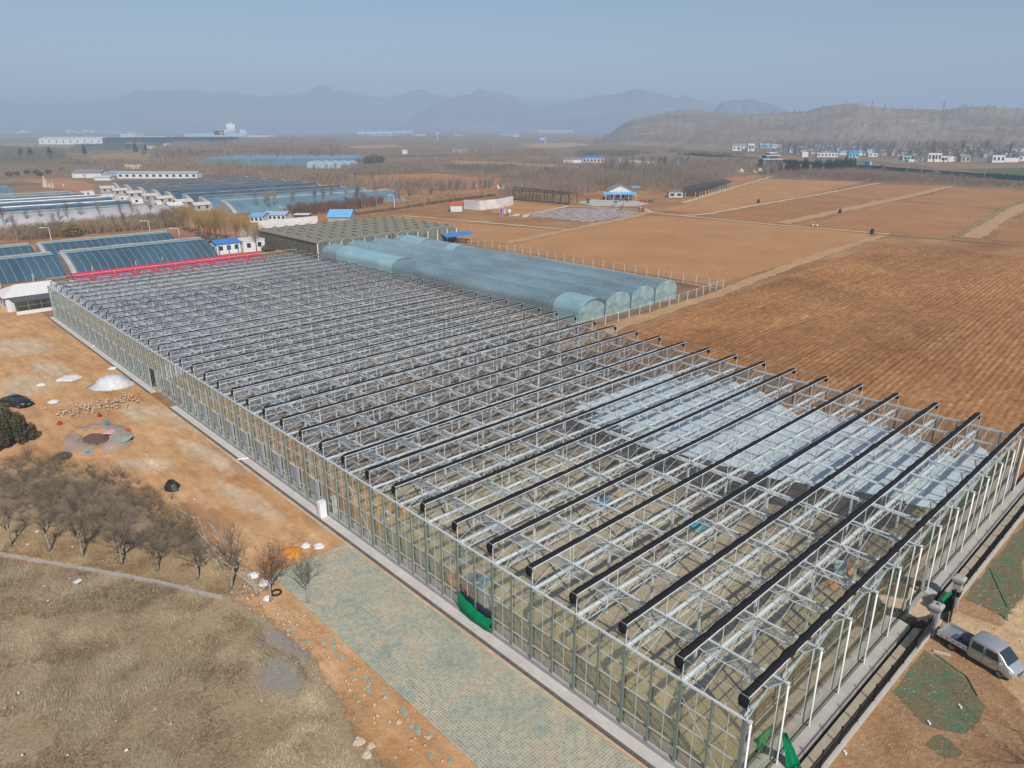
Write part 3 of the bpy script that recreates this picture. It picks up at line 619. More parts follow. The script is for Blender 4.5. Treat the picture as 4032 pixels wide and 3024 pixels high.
# loose green paver pieces beside the paving
PAV = mat('paver_piece', (.24, .36, .31), .8, 0, .15, 6, .02, 20)
rg = random.Random(31); pm = MB()
for j in range(1):
    pts = [(.17*math.cos(2*math.pi*i/8), .17*math.sin(2*math.pi*i/8)) for i in range(8)]; pm.prism(pts, 0, .07)
pp = None
for i in range(26):
    x = -8.9-abs(rg.gauss(.5, .5)); y = rg.uniform(8, 31)
    if pp is None: pp = pm.build('paver_piece', PAV); o = pp; tag(o, 'loose green octagonal paver piece lying on the dirt beside the paving', 'paver', 'loose paver pieces')
    else: o = pp.copy(); COL.objects.link(o)
    o.location = (x, y, .01); o.rotation_euler = (rg.uniform(-.2, .2), rg.uniform(-.2, .2), rg.uniform(0, 3))
# stones on the dirt
tag(stones('stones', 420, lambda g: (-8.9-abs(g.normal(0, 1.3)), g.uniform(2, 34), 0), .03, .22, STONE, 3), 'scatter of small pale stones on the bare dirt', None, None, 'stuff')
cR = G(215, 895)
tag(stones('rubble', 900, lambda g: ((lambda a, b: (a[0]*(1-b)+G(290, 865)[0]*b+g.normal(0, .8), a[1]*(1-b)+G(290, 865)[1]*b+g.normal(0, 1.3), max(0, .45-abs(g.normal(0, .3)))))(G(140, 895), g.random())), .04, .27, mat('pale_rubble', (.55, .42, .28), .9, 0, .3, 1.5, .05, 6), 8), 'long heap of pale broken rubble in the dirt yard', None, None, 'stuff')
tag(stones('rubble', 260, lambda g: (-9.9-abs(g.normal(0, .9)), g.uniform(30, 45), 0), .04, .25, STONE, 9), 'scattered rubble around the tree at the corner of the paving', None, None, 'stuff')
rg = random.Random(12)
for i, (u, v, s) in enumerate([(775, 1603, .42), (800, 1612, .3), (793, 1630, .34), (862, 1560, .22), (926, 1592, .2)]):
    p = G(u, v); rag('boulder', (p[0], p[1], -.05), s, STONE, ['pale boulder at the dirt edge, largest of its cluster', 'flat pale boulder beside the largest one', 'pale boulder nearest the bottom of its cluster', 'pale stone slab alone on the bare dirt', 'small pale block beside the paving edge'][i], 'boulder', i, s*.8, 8)
# concrete slabs in the grass and the dirt shoulder
GP = [(-24.9, 57.6), (-19.9, 49.9), (-16.3, 44.0), (-13.1, 37.9), (-12.2, 33.5), (-11.8, 28), (-12.6, 22), (-13.4, 18.5), (-13.2, 14), (-33, 27), (-37, 61)]
soft_sheet('grass_base', [(p[0]+(1.1 if p[0] > -20 else 0), p[1]) for p in GP], .010, UNDER)
# kerb stones along the tree row
mb = MB(); kl = [(-29, 64.8), (-24.72, 58.07), (-19.76, 50.3), (-16.13, 44.43), (-12.94, 38.27)]; ks = mat('grey_kerb_stone', (.36, .34, .32), .9, 0, .15, 1.5, .02, 9)
k0 = None
for a, b in zip(kl, kl[1:]): mb.bar((a[0], a[1], .07), (b[0], b[1], .07), .22, .2)
struct(mb.build('kerb', ks), 'low grey stone kerb below the row of bare trees')
soft_sheet('leaf_litter', [(-29, 65.2), (-24.6, 58.4), (-19.6, 50.6), (-15.9, 44.7), (-12.8, 38.6), (-10.2, 36.2), (-9.2, 38.5), (-9.8, 46), (-11.5, 54), (-12, 62), (-14, 70), (-19, 78), (-26, 84), (-36, 86)], .009, LITTER)
# dry grass
def blades(name, poly, n, hmin, hmax, m, seed, z0=0.01, wind=1.0, width=.018, mask=None):
    g = np.random.default_rng(seed); P = np.array(poly); lo = P.min(0); hi = P.max(0); x = []; y = []
    k = 0
    while k < n:
        a = g.uniform(lo[0], hi[0], n); b = g.uniform(lo[1], hi[1], n); ok = inside(a, b, poly)
        if mask is not None: ok &= mask(a, b, g)
        x.append(a[ok]); y.append(b[ok]); k += ok.sum()
    x = np.concatenate(x)[:n]; y = np.concatenate(y)[:n]
    cl = fbm(x*.55+40, y*.55+40, 4, seed); h = (hmin+(hmax-hmin)*g.random(n))*(.35+1.3*np.clip(cl-.2, 0, 1)); th = (fbm(x*.22+70, y*.22+70, 3, seed+5)-.5)*14+g.normal(0, .75, n)
    ln = h*wind*(.4+.9*g.random(n)); dx = np.cos(th)*ln; dy = np.sin(th)*ln; w = width*(.6+.9*g.random(n)); pa = th+g.normal(1.57, .6, n)
    V = np.stack([np.stack([x-np.cos(pa)*w, y-np.sin(pa)*w, 0*x+z0], 1), np.stack([x+np.cos(pa)*w, y+np.sin(pa)*w, 0*x+z0], 1), np.stack([x+dx, y+dy, z0+h], 1)], 1).reshape(-1, 3)
    tint = np.repeat(np.clip(.25+.9*fbm(x*.3+9, y*.3+9, 4, seed+2)-.1+g.normal(0, .18, n), 0, 1), 3)
    return np_mesh(name, V, np.arange(3*n).reshape(-1, 3), m, col=tint)
DRY = mat('dry_grass', (.52, .395, .26), .9, 0, .2, .3, tint=True, spec=.1, c2=(.48, .40, .26), space='world')
slabs = [[(-12.3, 32.6), (-9.95, 30), (-10.0, 27.4), (-11.1, 26.7), (-12.7, 30.4)], [(-13.3, 29.2), (-12.2, 27.3), (-13.4, 24.6), (-15.2, 26.1)]]
tag(blades('grass', GP, 150000, .10, .38, DRY, 5, mask=lambda a, b, g: ~inside(a, b, slabs[0]) & (~inside(a, b, slabs[1]) | (g.random(a.shape) < .12)) & ((fbm(a*.35+5, b*.35+5, 3, 77) > .36) | (g.random(a.shape) < .35))), 'matted dry brown grass filling the near left field', None, None, 'stuff')
tag(blades('grass', [(-12.8, 37), (-11.0, 33), (-10.2, 27), (-10.8, 21), (-11.4, 17), (-11.2, 13), (-13, 13), (-13, 30)], 2600, .06, .26, DRY, 15), 'sparse tufts of dry grass on the dirt beside the field', None, None, 'stuff')
STRAW = mat('straw_grass', (.46, .35, .20), .9, 0, .2, .3, tint=True, spec=.1, space='world')
tag(blades('grass', [(-24.6, 58.6), (-19.6, 50.8), (-15.9, 44.9), (-12.8, 38.8), (-10.5, 36.5), (-10.5, 45), (-13.5, 50), (-18, 56), (-23, 62)], 22000, .08, .28, STRAW, 9), 'pale straw and fallen leaves under the row of trees', None, None, 'stuff')
# ---------------------------------------------------------------- bare trees of the row
BARK = mat('pale_bark', (.30, .26, .215), .9, 0, .25, 3, .02, 14, streak=(4, 4, 1)); TWIG = mat('twigs', (.165, .13, .105), .9, 0, .25, 1.5); TWIGR = mat('reddish_twigs', (.21, .125, .085), .9, 0, .25, 1.5)
def bare_tree(name, label, cat, seed, h, th, spread, group=None, kids=(3, 4), lev=3, leaf=0, trunk_r=.10, twig=None, sides=4, up=.25):
    rg = random.Random(seed); root = thing(name, label, cat, group=group)
    d = Vector((rg.gauss(0, .06), rg.gauss(0, .06), 1)).normalized(); p = Vector((0, 0, 0)); pts = [p.copy()]; rad = [trunk_r*1.25]; n = 4
    for i in range(n):
        d = (d+Vector((rg.gauss(0, .07), rg.gauss(0, .07), .1))).normalized(); p = p+d*(th/n); pts.append(p.copy()); rad.append(trunk_r*(1-.35*(i+1)/n))
    MB().path(pts, rad, 8).build('trunk', BARK, root, True)
    segs = []
    for i in range(rg.randint(4, 6)):
        a = 2*math.pi*i/5+rg.uniform(-.4, .4); dd = (Vector((math.cos(a)*spread, math.sin(a)*spread, 1))).normalized()
        grow(rg, p-d*rg.uniform(0, th*.25), dd, (h-th)*rg.uniform(.45, .62), trunk_r*.5, 1, lev, segs, kids, .55, up, .62)
    V, F = seg_arrays(segs, sides)
    np_mesh('crown', V, F, twig or TWIG, root)
    if leaf:
        A = np.array(segs); g = np.random.default_rng(seed); ends = A[A[:, 6] < trunk_r*.22][:, 3:6]; ends = ends[g.integers(0, len(ends), leaf)]+g.normal(0, .06, (leaf, 3))
        t3 = g.normal(0, .07, (leaf, 3, 3)); np_mesh('dead_leaves', (ends[:, None, :]+t3).reshape(-1, 3), np.arange(leaf*3).reshape(-1, 3), LEAFB, root)
    return root
LEAFB = mat('dead_leaf', (.22, .12, .06), .9, 0, .3, 2)
ROW = [(-23.74, 59.03, 4.6, 1.9, .55, 0), (-21.38, 55.77, 4.7, 2.0, .6, 0), (-19.45, 52.77, 4.7, 2.1, .6, 0), (-17.29, 49.09, 4.6, 1.7, .6, 0), (-15.4, 45.88, 4.3, 1.9, .75, 0), (-13.37, 42.29, 4.2, 1.8, .75, 0), (-11.84, 39.08, 6.3, 2.2, .4, 0), (-10.23, 35.31, 5.6, 1.9, .5, 160), (-8.17, 33.1, 5.0, 1.7, .5, 0)]
RL = ['bare young tree at the left end of the kerb row', 'bare young tree leaning left, second from the left end of the kerb row', 'bare slender tree, third from the left end of the kerb row', 'bare spreading tree, fourth from the left end of the kerb row', 'dense dark twiggy tree, fifth from the left end of the kerb row', 'dense dark twiggy tree where the kerb row meets the fallen posts', 'tall bare tree with upright branches beside the fallen posts', 'bare tree with brown dead leaves still hanging by the paving corner', 'bare fan shaped tree standing on the edge of the green paving']
for i, (x, y, h, th, sp, lf) in enumerate(ROW):
    r_ = bare_tree('bare_tree', RL[i], 'tree', 100+i, h, th, sp, 'bare trees in the row along the kerb', (2, 4) if i != 8 else (2, 3), 4, lf, .115, TWIGR if i == 7 else TWIG, 3); r_.location = (x, y, 0)
for i, (x, y) in enumerate([(13.0, -19.0), (17.0, -19.6), (20.5, -21)]):
    r_ = bare_tree('bare_tree', 'tall bare roadside tree casting branch shadows by the silver truck', 'tree', 300+i, 10.5, 3.2, .6, 'bare roadside trees beyond the truck', (2, 4), 4, 0, .13, TWIG, 3); r_.location = (x, y, 0)
# thicket of dry shrubs
def shrub_mesh(seed, h, n, m, name='dry_shrub'):
    rg = random.Random(seed); segs = []
    for i in range(n):
        a = rg.uniform(0, 6.28); s = rg.uniform(.2, .9); grow(rg, Vector((rg.gauss(0, .12), rg.gauss(0, .12), 0)), Vector((math.cos(a)*s, math.sin(a)*s, 1)).normalized(), h*rg.uniform(.4, .62), .018, 2, 4, segs, (2, 3), .5, .2, .6)
    V, F = seg_arrays(segs, 3); return np_mesh(name, V, F, m)
SHRUB = mat('shrub_twigs', (.18, .14, .108), .9, 0, .3, 1.2); SHRUBO = mat('olive_shrub_twigs', (.24, .20, .11), .9, 0, .3, 1.2)
sh0 = [shrub_mesh(50+i, 1.25+.2*i, 6, SHRUBO if i == 3 else SHRUB) for i in range(4)]
rg = random.Random(77); TH = [G(0, 985), G(90, 985), G(200, 1010), G(300, 1045), G(360, 1090), G(420, 1120), G(455, 1205), G(330, 1195), G(220, 1165), G(120, 1140), G(0, 1120)]
pts = []
while len(pts) < 225:
    xs = [p[0] for p in TH]; ys = [p[1] for p in TH]; x = rg.uniform(min(xs), max(xs)); y = rg.uniform(min(ys), max(ys))
    if inside(np.array([x]), np.array([y]), TH)[0] and all(math.dist((x, y), q) > .62 for q in pts): pts.append((x, y))
used = set()
for i, (x, y) in enumerate(pts):
    k = rg.choice([0, 1, 2, 0, 1, 3]); o = sh0[k]
    if k in used: o = o.copy(); COL.objects.link(o)
    used.add(k); o.location = (x, y, 0); s = rg.uniform(.55, 1.35); o.scale = (s*rg.uniform(.9, 1.4), s*rg.uniform(.9, 1.4), s*rg.uniform(.6, 1.05)); o.rotation_euler = (0, 0, rg.uniform(0, 6))
    tag(o, 'olive tinged dry shrub in the thicket behind the tree row' if k == 3 else 'brown twiggy dry shrub in the thicket behind the tree row', 'shrub', 'olive dry shrubs in the thicket' if k == 3 else 'brown dry shrubs in the thicket')
for i, (u, v) in enumerate([(335, 1088), (383, 1055), (372, 1080), (318, 1060)]):
    p = G(u, v); o = sh0[i % 3].copy(); COL.objects.link(o); o.location = (p[0], p[1], 0); o.scale = (.55, .55, .5); tag(o, 'small bare sapling standing alone on the dirt beside the thicket', 'shrub', 'lone saplings beside the thicket')
# evergreen at the left edge
def leafball(name, blobs, n, size, m, parent, seed):
    g = np.random.default_rng(seed); V = []; T = []
    tot = sum(b[3]*b[4]*b[5] for b in blobs)
    for (x, y, z, a, b, c) in blobs:
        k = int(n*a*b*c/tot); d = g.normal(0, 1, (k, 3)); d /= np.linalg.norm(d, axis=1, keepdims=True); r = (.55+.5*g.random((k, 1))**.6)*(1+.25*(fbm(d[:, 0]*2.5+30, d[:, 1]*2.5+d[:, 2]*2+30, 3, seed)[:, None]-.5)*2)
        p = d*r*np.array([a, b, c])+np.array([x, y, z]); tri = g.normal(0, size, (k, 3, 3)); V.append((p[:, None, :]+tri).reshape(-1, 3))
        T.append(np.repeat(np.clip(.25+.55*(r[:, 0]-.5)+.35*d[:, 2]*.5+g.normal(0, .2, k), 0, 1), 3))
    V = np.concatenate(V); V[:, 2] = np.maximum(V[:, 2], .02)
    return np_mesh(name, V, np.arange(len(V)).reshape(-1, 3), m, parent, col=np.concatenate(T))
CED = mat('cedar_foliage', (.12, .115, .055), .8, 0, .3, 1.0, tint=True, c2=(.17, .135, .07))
r_ = thing('evergreen_tree', 'dark rounded evergreen beside the black car at the left edge', 'tree', (-19.2, 85.2, 0)); MB().tube((0, 0, 0), (0, 0, 3), .16, .08).build('trunk', BARK, r_)
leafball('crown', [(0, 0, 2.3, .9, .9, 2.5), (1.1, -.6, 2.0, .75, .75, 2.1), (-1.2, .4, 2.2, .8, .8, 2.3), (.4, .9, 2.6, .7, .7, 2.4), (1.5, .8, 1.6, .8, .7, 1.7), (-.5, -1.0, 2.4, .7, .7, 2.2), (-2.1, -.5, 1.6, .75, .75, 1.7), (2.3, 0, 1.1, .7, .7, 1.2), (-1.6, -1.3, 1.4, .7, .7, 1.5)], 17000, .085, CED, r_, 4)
# ---------------------------------------------------------------- fallen posts, tarps, litter
POST = mat('weathered_post', (.42, .37, .31), .9, 0, .15, 2, .01, 10)
for i, (a, b) in enumerate([((1285, 55), (1345, 215)), ((1255, 120), (1400, 275)), ((1350, 90), (1470, 230)), ((1315, 235), (1435, 400)), ((1420, 260), (1570, 365)), ((1505, 400), (1695, 555)), ((1620, 445), (1665, 560)), ((1130, 0), (1265, 75))]):
    u0, v0 = a[0]/3, 1101.6+a[1]/3; u1, v1 = b[0]/3, 1101.6+b[1]/3; p = G(u0, v0); q = G(u1, v1)
    tag(MB().bar((p[0], p[1], .08+.03*i), (q[0], q[1], .09+.03*i), .13, .12).build('fallen_post', POST), ['long grey post lying at the top of the fallen post heap', 'grey post crossing in front of the topmost fallen post', 'pale post lying behind the tall bare tree', 'grey post fallen between the two twiggy trees', 'post lying under the bare tree with upright branches', 'long pale post pointing at the paving corner', 'short pale post beside the white rags', 'thin grey post lying alone past the shrubs'][i], 'post', 'fallen posts by the tree row')
o = rag('orange_tarp', (*G(630, 1194), 0), 1.15, ORG, 'bright orange yellow tarp crumpled at the paving corner', 'tarp', 8, .5, 13); o.scale = (.7, .95, .7)
RAGW = mat('white_rag', (.68, .68, .68), .8, 0, .1, 5, .04, 9)
for i, (u, v, s) in enumerate([(575, 1258, .6), (548, 1243, .5), (660, 1180, .45), (690, 1180, .5), (578, 1294, .35)]):
    rag('white_rag', (*G(u, v), 0), s, RAGW, ['white plastic rag hanging around the foot of the dead leaf tree', 'white plastic rag on the rubble left of the dead leaf tree', 'pale rag just behind the orange tarp', 'pale rag right of the orange tarp', 'white cloth strip below the dead leaf tree'][i], 'rag', 60+i, .25)
TYRE = mat('tyre_rubber', (.025, .025, .025), .85, 0, .2, 5)
bp_ = G(597, 1282); o = MB(); o.loft([[(bp_[0]+(.38+.09*math.cos(a))*math.cos(b), bp_[1]+(.38+.09*math.cos(a))*math.sin(b), .1+.09*math.sin(a)) for a in [2*math.pi*j/8 for j in range(8)]] for b in [2*math.pi*i/18 for i in range(19)]], cap=False); tag(o.build('old_tyre', TYRE, None, True), 'old tyre lying by the foot of the dead leaf tree', 'tyre')
rag('black_bag_heap', (*G(372, 1056), 0), .8, mat('black_bag', (.02, .02, .022), .45, 0, .2, 4, .04, 6), 'heap of black bags standing alone in the dirt yard', 'heap', 71, 1.0, 10)
rag('debris_heap', (*G(137, 985), 0), 1.1, mat('dark_debris', (.07, .06, .055), .9, 0, .3, 4, .06, 6), 'low dark heap of debris below the plastic lined pit', 'heap', 72, .3, 12)
LW = None
lm = MB(); lm.loft([[(.16, 0, .02), (.05, .12, .03), (-.14, .08, .02), (-.1, -.1, .02)], [(.12, 0, .09), (.03, .07, .12), (-.1, .05, .08), (-.06, -.06, .1)]])
rg = random.Random(5)
spots = [(105, 1305+0, 1), (42, 1505, 1.2), (12, 1538, .6), (275, 1630, 1.3), (50, 1640, 1), (148, 1640, .8), (338, 1540, .7), (371, 1572, .7), (410, 1392+0, .6), (252, 1565, .6), (567, 1522, .6), (700, 1395, .6), (655, 1408, .5), (150, 1250, .9), (95, 1267, .8), (80, 1150, 1.6), (60, 1178, 1.2), (157, 1182, 1.0), (365, 1127, .9), (420, 1080, 1.2), (385, 1092, .8), (330, 1255, .6), (222, 1212, .7), (135, 1540, .5), (30, 1536, .5), (500, 1500, .5), (640, 1440, .5), (583, 1375, .6)]
for (u, v, s) in spots:
    if LW is None: LW = lm.build('litter_scrap', RAGW); o = LW
    else: o = LW.copy(); COL.objects.link(o)
    grass = v > 1300; o.location = (*G(u, v), .3 if grass else .03); o.scale = (s*.7,)*3; o.rotation_euler = (0, 0, rg.uniform(0, 6)); tag(o, 'small white scrap of litter lying on the dry grass' if grass else 'white scrap of litter among the shrubs and leaves', 'litter', 'white litter on the grass' if grass else 'white litter near the trees')
tag(MB().box((*G(169, 1262), .28), (.55, .45, .06), .4).build('white_board', RAGW), 'white square board lying on the dry grass below the kerb', 'board')
for i, (u, v, s) in enumerate([(207, 748, .8), (150, 817, 1.6), (88, 832, .6), (115, 868, .7), (244, 796+0, .7)]):
    rag('white_sheeting', (*G(u, v), 0), s, RAGW, ['small white sheet piece alone in the upper dirt yard', 'largest heap of white sheeting in the dirt yard', 'small white scrap near the black car', 'white sheet beside the rubble heap nearest the car', 'white sheet piece close to the plastic covered mound'][i], 'sheeting', 80+i, .22)
tag(MB().box((*G(185, 729), .04), (.5, .16, .06), .2).build('red_board', mat('red_plastic', (.5, .04, .03), .5, 0, .1, 4)), 'small red plastic piece in the upper dirt yard', 'board')
# plastic covered mound
mb = MB(); g_ = random.Random(3); rings = []
for k, (f, z) in enumerate(((1.3, 0), (1.05, .1), (.92, .5), (.76, .95), (.55, 1.3), (.28, 1.5), (.03, 1.56))): rings.append([(2.5*f*math.cos(a)*(1+g_.uniform(-.09, .09)), 2.0*f*math.sin(a)*(1+g_.uniform(-.05, .05)), z*(1+g_.uniform(-.04, .04))) for a in [2*math.pi*j/22 for j in range(22)]])
o = mb.loft(rings).build('covered_mound', mat('white_plastic_sheet', (.60, .60, .60), .4, 0, .15, 1.5, .25, 2.2), None, True); c_ = G(243, 832); o.location = (c_[0], c_[1], 0); o.rotation_euler = (0, 0, -.5); tag(o, 'rounded mound covered with white plastic sheet beside the walkway', 'mound')
# lined pit with muddy water
pit = thing('water_pit', 'muddy water pit with plastic lined dirt rim in the yard', 'pit', (-11.3, 79.6, 0))
def ring(rx, ry, z, seed, jit=.08, n=26): g_ = random.Random(seed); return [(rx*math.cos(a)*(1+g_.uniform(-jit, jit)), ry*math.sin(a)*(1+g_.uniform(-jit, jit)), z+g_.uniform(-.06, .06)*(z > .1)) for a in [2*math.pi*j/n for j in range(n)]]
MB().loft([ring(3.9, 5.8, 0, 1, .14), ring(2.9, 4.5, .42, 2, .12), ring(2.4, 3.7, .62, 3), ring(1.95, 3.1, .5, 4), ring(1.3, 2.1, .06, 5)], cap=False).build('dirt_rim', YARD, pit, True)
PLF = film('plastic_liner', (.46, .42, .38), .42, .3, .3, .8)
for a0, a1, r0, r1, sd_ in ((-.5, 1.9, .92, 1.12, 3), (2.3, 4.3, .86, 1.05, 4), (4.5, 5.6, .9, 1.1, 6)):
    g_ = random.Random(sd_); MB().loft([[((1.9+f*1.7)*math.cos(a)*(1+g_.uniform(-.06, .06))*rr, (3.0+f*2.2)*math.sin(a)*(1+g_.uniform(-.06, .06))*rr, .53+.22*math.sin(f*2.6)-.45*f*f) for a in [a0+(a1-a0)*j/10 for j in range(11)]] for f, rr in ((0, r0), (.3, 1), (.65, 1), (1, r1))], close=False).build('plastic_liner', PLF, pit, True)
MB().poly(ring(1.65, 2.6, .12, 9, .04)).build('muddy_water', mat('muddy_water', (.16, .075, .032), .12, 0, .08, .6), pit)
for i, (u, v, m_, s, lb) in enumerate([(240, 940, ORG and mat('pink_cloth', (.55, .35, .38), .8, 0, .15, 4), .8, 'pink cloth draped over the far rim of the pit'), (262, 955, mat('grey_green_net', (.28, .34, .29), .8, 0, .2, 3), 1.2, 'grey green net on the right rim of the pit'), (231, 920, BLUEP, .4, 'small blue cloth at the top of the pit rim'), (192, 982, TEALP, .35, 'small teal bag at the near rim of the pit'), (277, 936, mat('red_cloth', (.5, .05, .04), .8, 0, .1, 4), .3, 'small red cloth right of the pit')]):
    rag('cloth_piece', (*G(u, v), .45), s, m_, lb, 'cloth', 90+i, .2)
for i, (u, v) in enumerate([(215, 900), (129, 917)]):
    rag('red_scrap', (*G(u, v), 0), .3, mat('dark_red_scrap', (.3, .03, .03), .7, 0, .1, 4), ['thin upright dark red scrap in the middle of the yard', 'dark red scrap between the evergreen and the pit'][i], 'scrap', 95+i, .5, 7)
# white cabinet on the walkway
cb = thing('white_cabinet', 'tall white metal cabinet standing on the pale walkway', 'cabinet', (-.62, 44.2, .12)); WM = mat('white_enamel', (.78, .79, .82), .4, 0, .03, 2)
MB().span((-.33, -.3, .06), (.33, .3, 1.62)).build('body', WM, cb); MB().span((-.35, -.32, 1.62), (.35, .32, 1.68)).build('top', mat('cabinet_top', (.72, .75, .86), .4, 0, .05, 2), cb)
MB().span((-.345, -.27, .12), (-.33, .27, 1.56)).build('door', WM, cb); MB().span((-.365, .2, .8), (-.345, .23, .95)).build('handle', STEEL, cb)
for a in (-.25, .25):
    MB().span((-.3, a-.05, 0), (.3, a+.05, .06)).build('foot', STEEL, cb)
# grey pipe across the walkway
tag(MB().tube((-1.3, 62.2, .2), (-.2, 61.6, .24), .07, .07, 8).build('white_pipe', WHITEP), 'short white pipe lying across the walkway', 'pipe')
# green net hung over a wall opening
GN = mat('green_net', (.0, .20, .075), .75, 0, .2, 2.5, .05, 6, spec=.15)
g_ = random.Random(8); P = []
for j in range(9):
    f = j/8; y = 23.8-3.7*f
    for i in range(6):
        z = (1.9-.55*f)*(1-i/5)+(.18-.05*f)-.35*math.sin(math.pi*f)*(1-i/5); P.append((-.16-.32*math.sin(math.pi*i/5)*(.5+.5*math.sin(3.14*f))+g_.uniform(-.08, .08), y+g_.uniform(-.06, .06), max(.14, z)))
tag(MB().add(P, [(j*6+i, j*6+i+1, (j+1)*6+i+1, (j+1)*6+i) for j in range(8) for i in range(5)]).build('green_net', GN, None, True), 'green net sagging over the opening low in the long glass wall', 'net')
MB().span((-.06, 20.15, .5), (.02, 23.85, 1.9)).build('dark_panel', mat('dark_navy_panel', (.018, .025, .05), .4, 0, .2, 2), gh)
# ================================================================ right hand end: lane, boundary fence, gate, truck
LANE = ground_mat('lane_dirt', [(.28, (.45, .28, .15)), (.5, (.56, .385, .22)), (.72, (.66, .50, .32))], .16, (.7, 1.2), 1.5, .08, 3, specks=(.70, (.62, .54, .42), 5.0), edge=True)
BRN = ground_mat('verge_soil', [(.3, (.31, .17, .085)), (.7, (.45, .28, .15))], .3, (.65, 1.25), 2.5, .12, 4, specks=(.68, (.5, .42, .30), 6.0))
sheet('verge', [(2, -2.2), (56, -2.2), (75, -6), (75, -40), (-10, -40), (0, -8)], .003, BRN)
soft_sheet('lane', [(18.6, -30), (19.5, -9.5), (22.2, -6.6), (24.2, -2.4), (28.4, -2.4), (28.6, -5.2), (38, -5.6), (60, -6.0), (75, -7), (75, -30)], .007, LANE, .5, 1.6)
TILE = ground_mat('tile_path', [(.3, (.46, .38, .28)), (.7, (.58, .50, .38))], .6, (.85, 1.12), 4, .02, 8)
DRAIN = mat('dark_drain', (.05, .045, .04), .95, 0, .3, 2)
for a, b in ((-3, 24.4), (28.2, 60)):
    struct(MB().span((a, -.95, 0), (b, -.14, .5)).build('ledge', CONC)); struct(MB().span((a, -2.04, 0), (b, -1.22, .46)).build('tile_path', TILE)); struct(MB().span((a, -1.22, 0), (b, -.95, .015)).build('drain', DRAIN))
sheet('gate_path', [(24.5, -2.3), (28.1, -2.3), (29.2, -.1), (25, -.1)], .011, PALE, .5, .1)
BLK = mat('black_fence_metal', (.018, .018, .02), .5, .5, .2, 4)
def fence(name, label, a, b, z0, zt, wall_h, y0, y1):
    f = thing(name, label, 'fence', (0, 0, 0)); MB().span((a, y0, 0), (b, y1, wall_h)).build('base_wall', CONC, f); ym = (y0+y1)/2; n = max(1, round((b-a)/2.6))
    for i in range(n+1): MB().bar((a+(b-a)*i/n, ym, wall_h), (a+(b-a)*i/n, ym, zt+.1), .08, .08).build('fence_post', BLK, f)
    for i in range(n):
        x0 = a+(b-a)*i/n; x1 = a+(b-a)*(i+1)/n; m = MB()
        for z in (z0, zt-.12): m.bar((x0, ym, z), (x1, ym, z), .04, .04)
        k = int((x1-x0)/.125)
        for j in range(1, k): m.bar((x0+(x1-x0)*j/k, ym, z0-.08), (x0+(x1-x0)*j/k, ym, zt), .024, .024)
        m.build('picket_panel', BLK, f)
    return f
fence('boundary_fence', 'black picket fence on a low grey wall left of the gate pillars', -2, 23.3, .72, 1.85, .6, -2.3, -2.04)
fence('boundary_fence', 'black picket fence on a low grey wall running on beyond the gate', 29.2, 62, .72, 1.85, .6, -2.3, -2.04)
PIL = mat('pillar_concrete', (.36, .35, .335), .9, 0, .12, 2, .02, 10)
for x, lb in ((23.75, 'grey concrete gate pillar nearest the truck with a broken cap'), (28.75, 'grey concrete gate pillar wrapped with a black band across the gateway')):
    p = thing('gate_pillar', lb, 'pillar', (x, -2.2, 0), group='gate pillars'); MB().span((-.28, -.28, 0), (.28, .28, 2.25)).build('shaft', PIL, p)
    MB().span((-.36, -.36, 2.25), (.36, .36, 2.4)).span((-.42, -.42, 2.4), (.42, .42, 2.62)).loft([[(-.4, -.4, 2.62), (.4, -.4, 2.62), (.4, .4, 2.62), (-.4, .4, 2.62)], [(-.3, -.3, 2.72), (.3, -.3, 2.72), (.3, .3, 2.72), (-.3, .3, 2.72)]]).build('cap', PIL, p)
    if x > 25: MB().loft([[(.3*c, .3*s, z) for c, s in ((-1, -1), (1, -1), (1, 1), (-1, 1))] for z in (1.05, 1.25, 1.5)]).build('black_band', BLACKNET, p)
    else: MB().loft([[(.1*math.cos(a), .1*math.sin(a), z) for a in [2*math.pi*j/8 for j in range(8)]] for z in (2.7, 2.76)]).build('cap_stub', DARK, p)
def drape(name, label, P, m, cat='net'):
    n = len(P[0]); k = len(P); return tag(MB().add([p for r in P for p in r], [(j*n+i, j*n+i+1, (j+1)*n+i+1, (j+1)*n+i) for j in range(k-1) for i in range(n-1)]).build(name, m, None, True), label, cat)
g_ = random.Random(15)
BNF = film('black_netting', (.012, .012, .014), .93, .8, .3, 3)
drape('black_net', 'black netting sagging from the near gate pillar towards the greenhouse', [[(23.3-.25*f*(1-f)*4+g_.uniform(-.06, .06), -2.0+2.05*f, (2.0-.6*f-.9*math.sin(math.pi*f)*.55)*(1-q)+.25*q+g_.uniform(-.05, .05)+.2*f*q) for q in (0, .25, .5, .75, 1)] for f in [i/8 for i in range(9)]], BNF)
drape('black_net', 'black netting laid over the end of the fence beside the near pillar', [[(23.4-3.6*f, -2.34-.03*math.sin(9*f)-.04*q, 1.95-.1*f-(1.25)*q*(1-.3*f)+g_.uniform(-.03, .03)) for q in (0, .33, .66, 1)] for f in [i/8 for i in range(9)]], BNF)
drape('green_net', 'green net hanging on the folded gate between the pillars', [[(26.4+1.7*f+g_.uniform(-.1, .1), -1.9+.5*math.sin(5*f)*.3-.35*q, (1.5-.2*math.sin(6*f))*(1-q)+.06+g_.uniform(-.05, .05)) for q in (0, .25, .5, .75, 1)] for f in [i/7 for i in range(8)]], GN)
tag(MB().bar((26.0, -2.75, .9), (28.5, -2.2, .95), .09, 1.5).build('folded_gate', DARK), 'dark folded gate leaf standing beside the green net', 'gate')
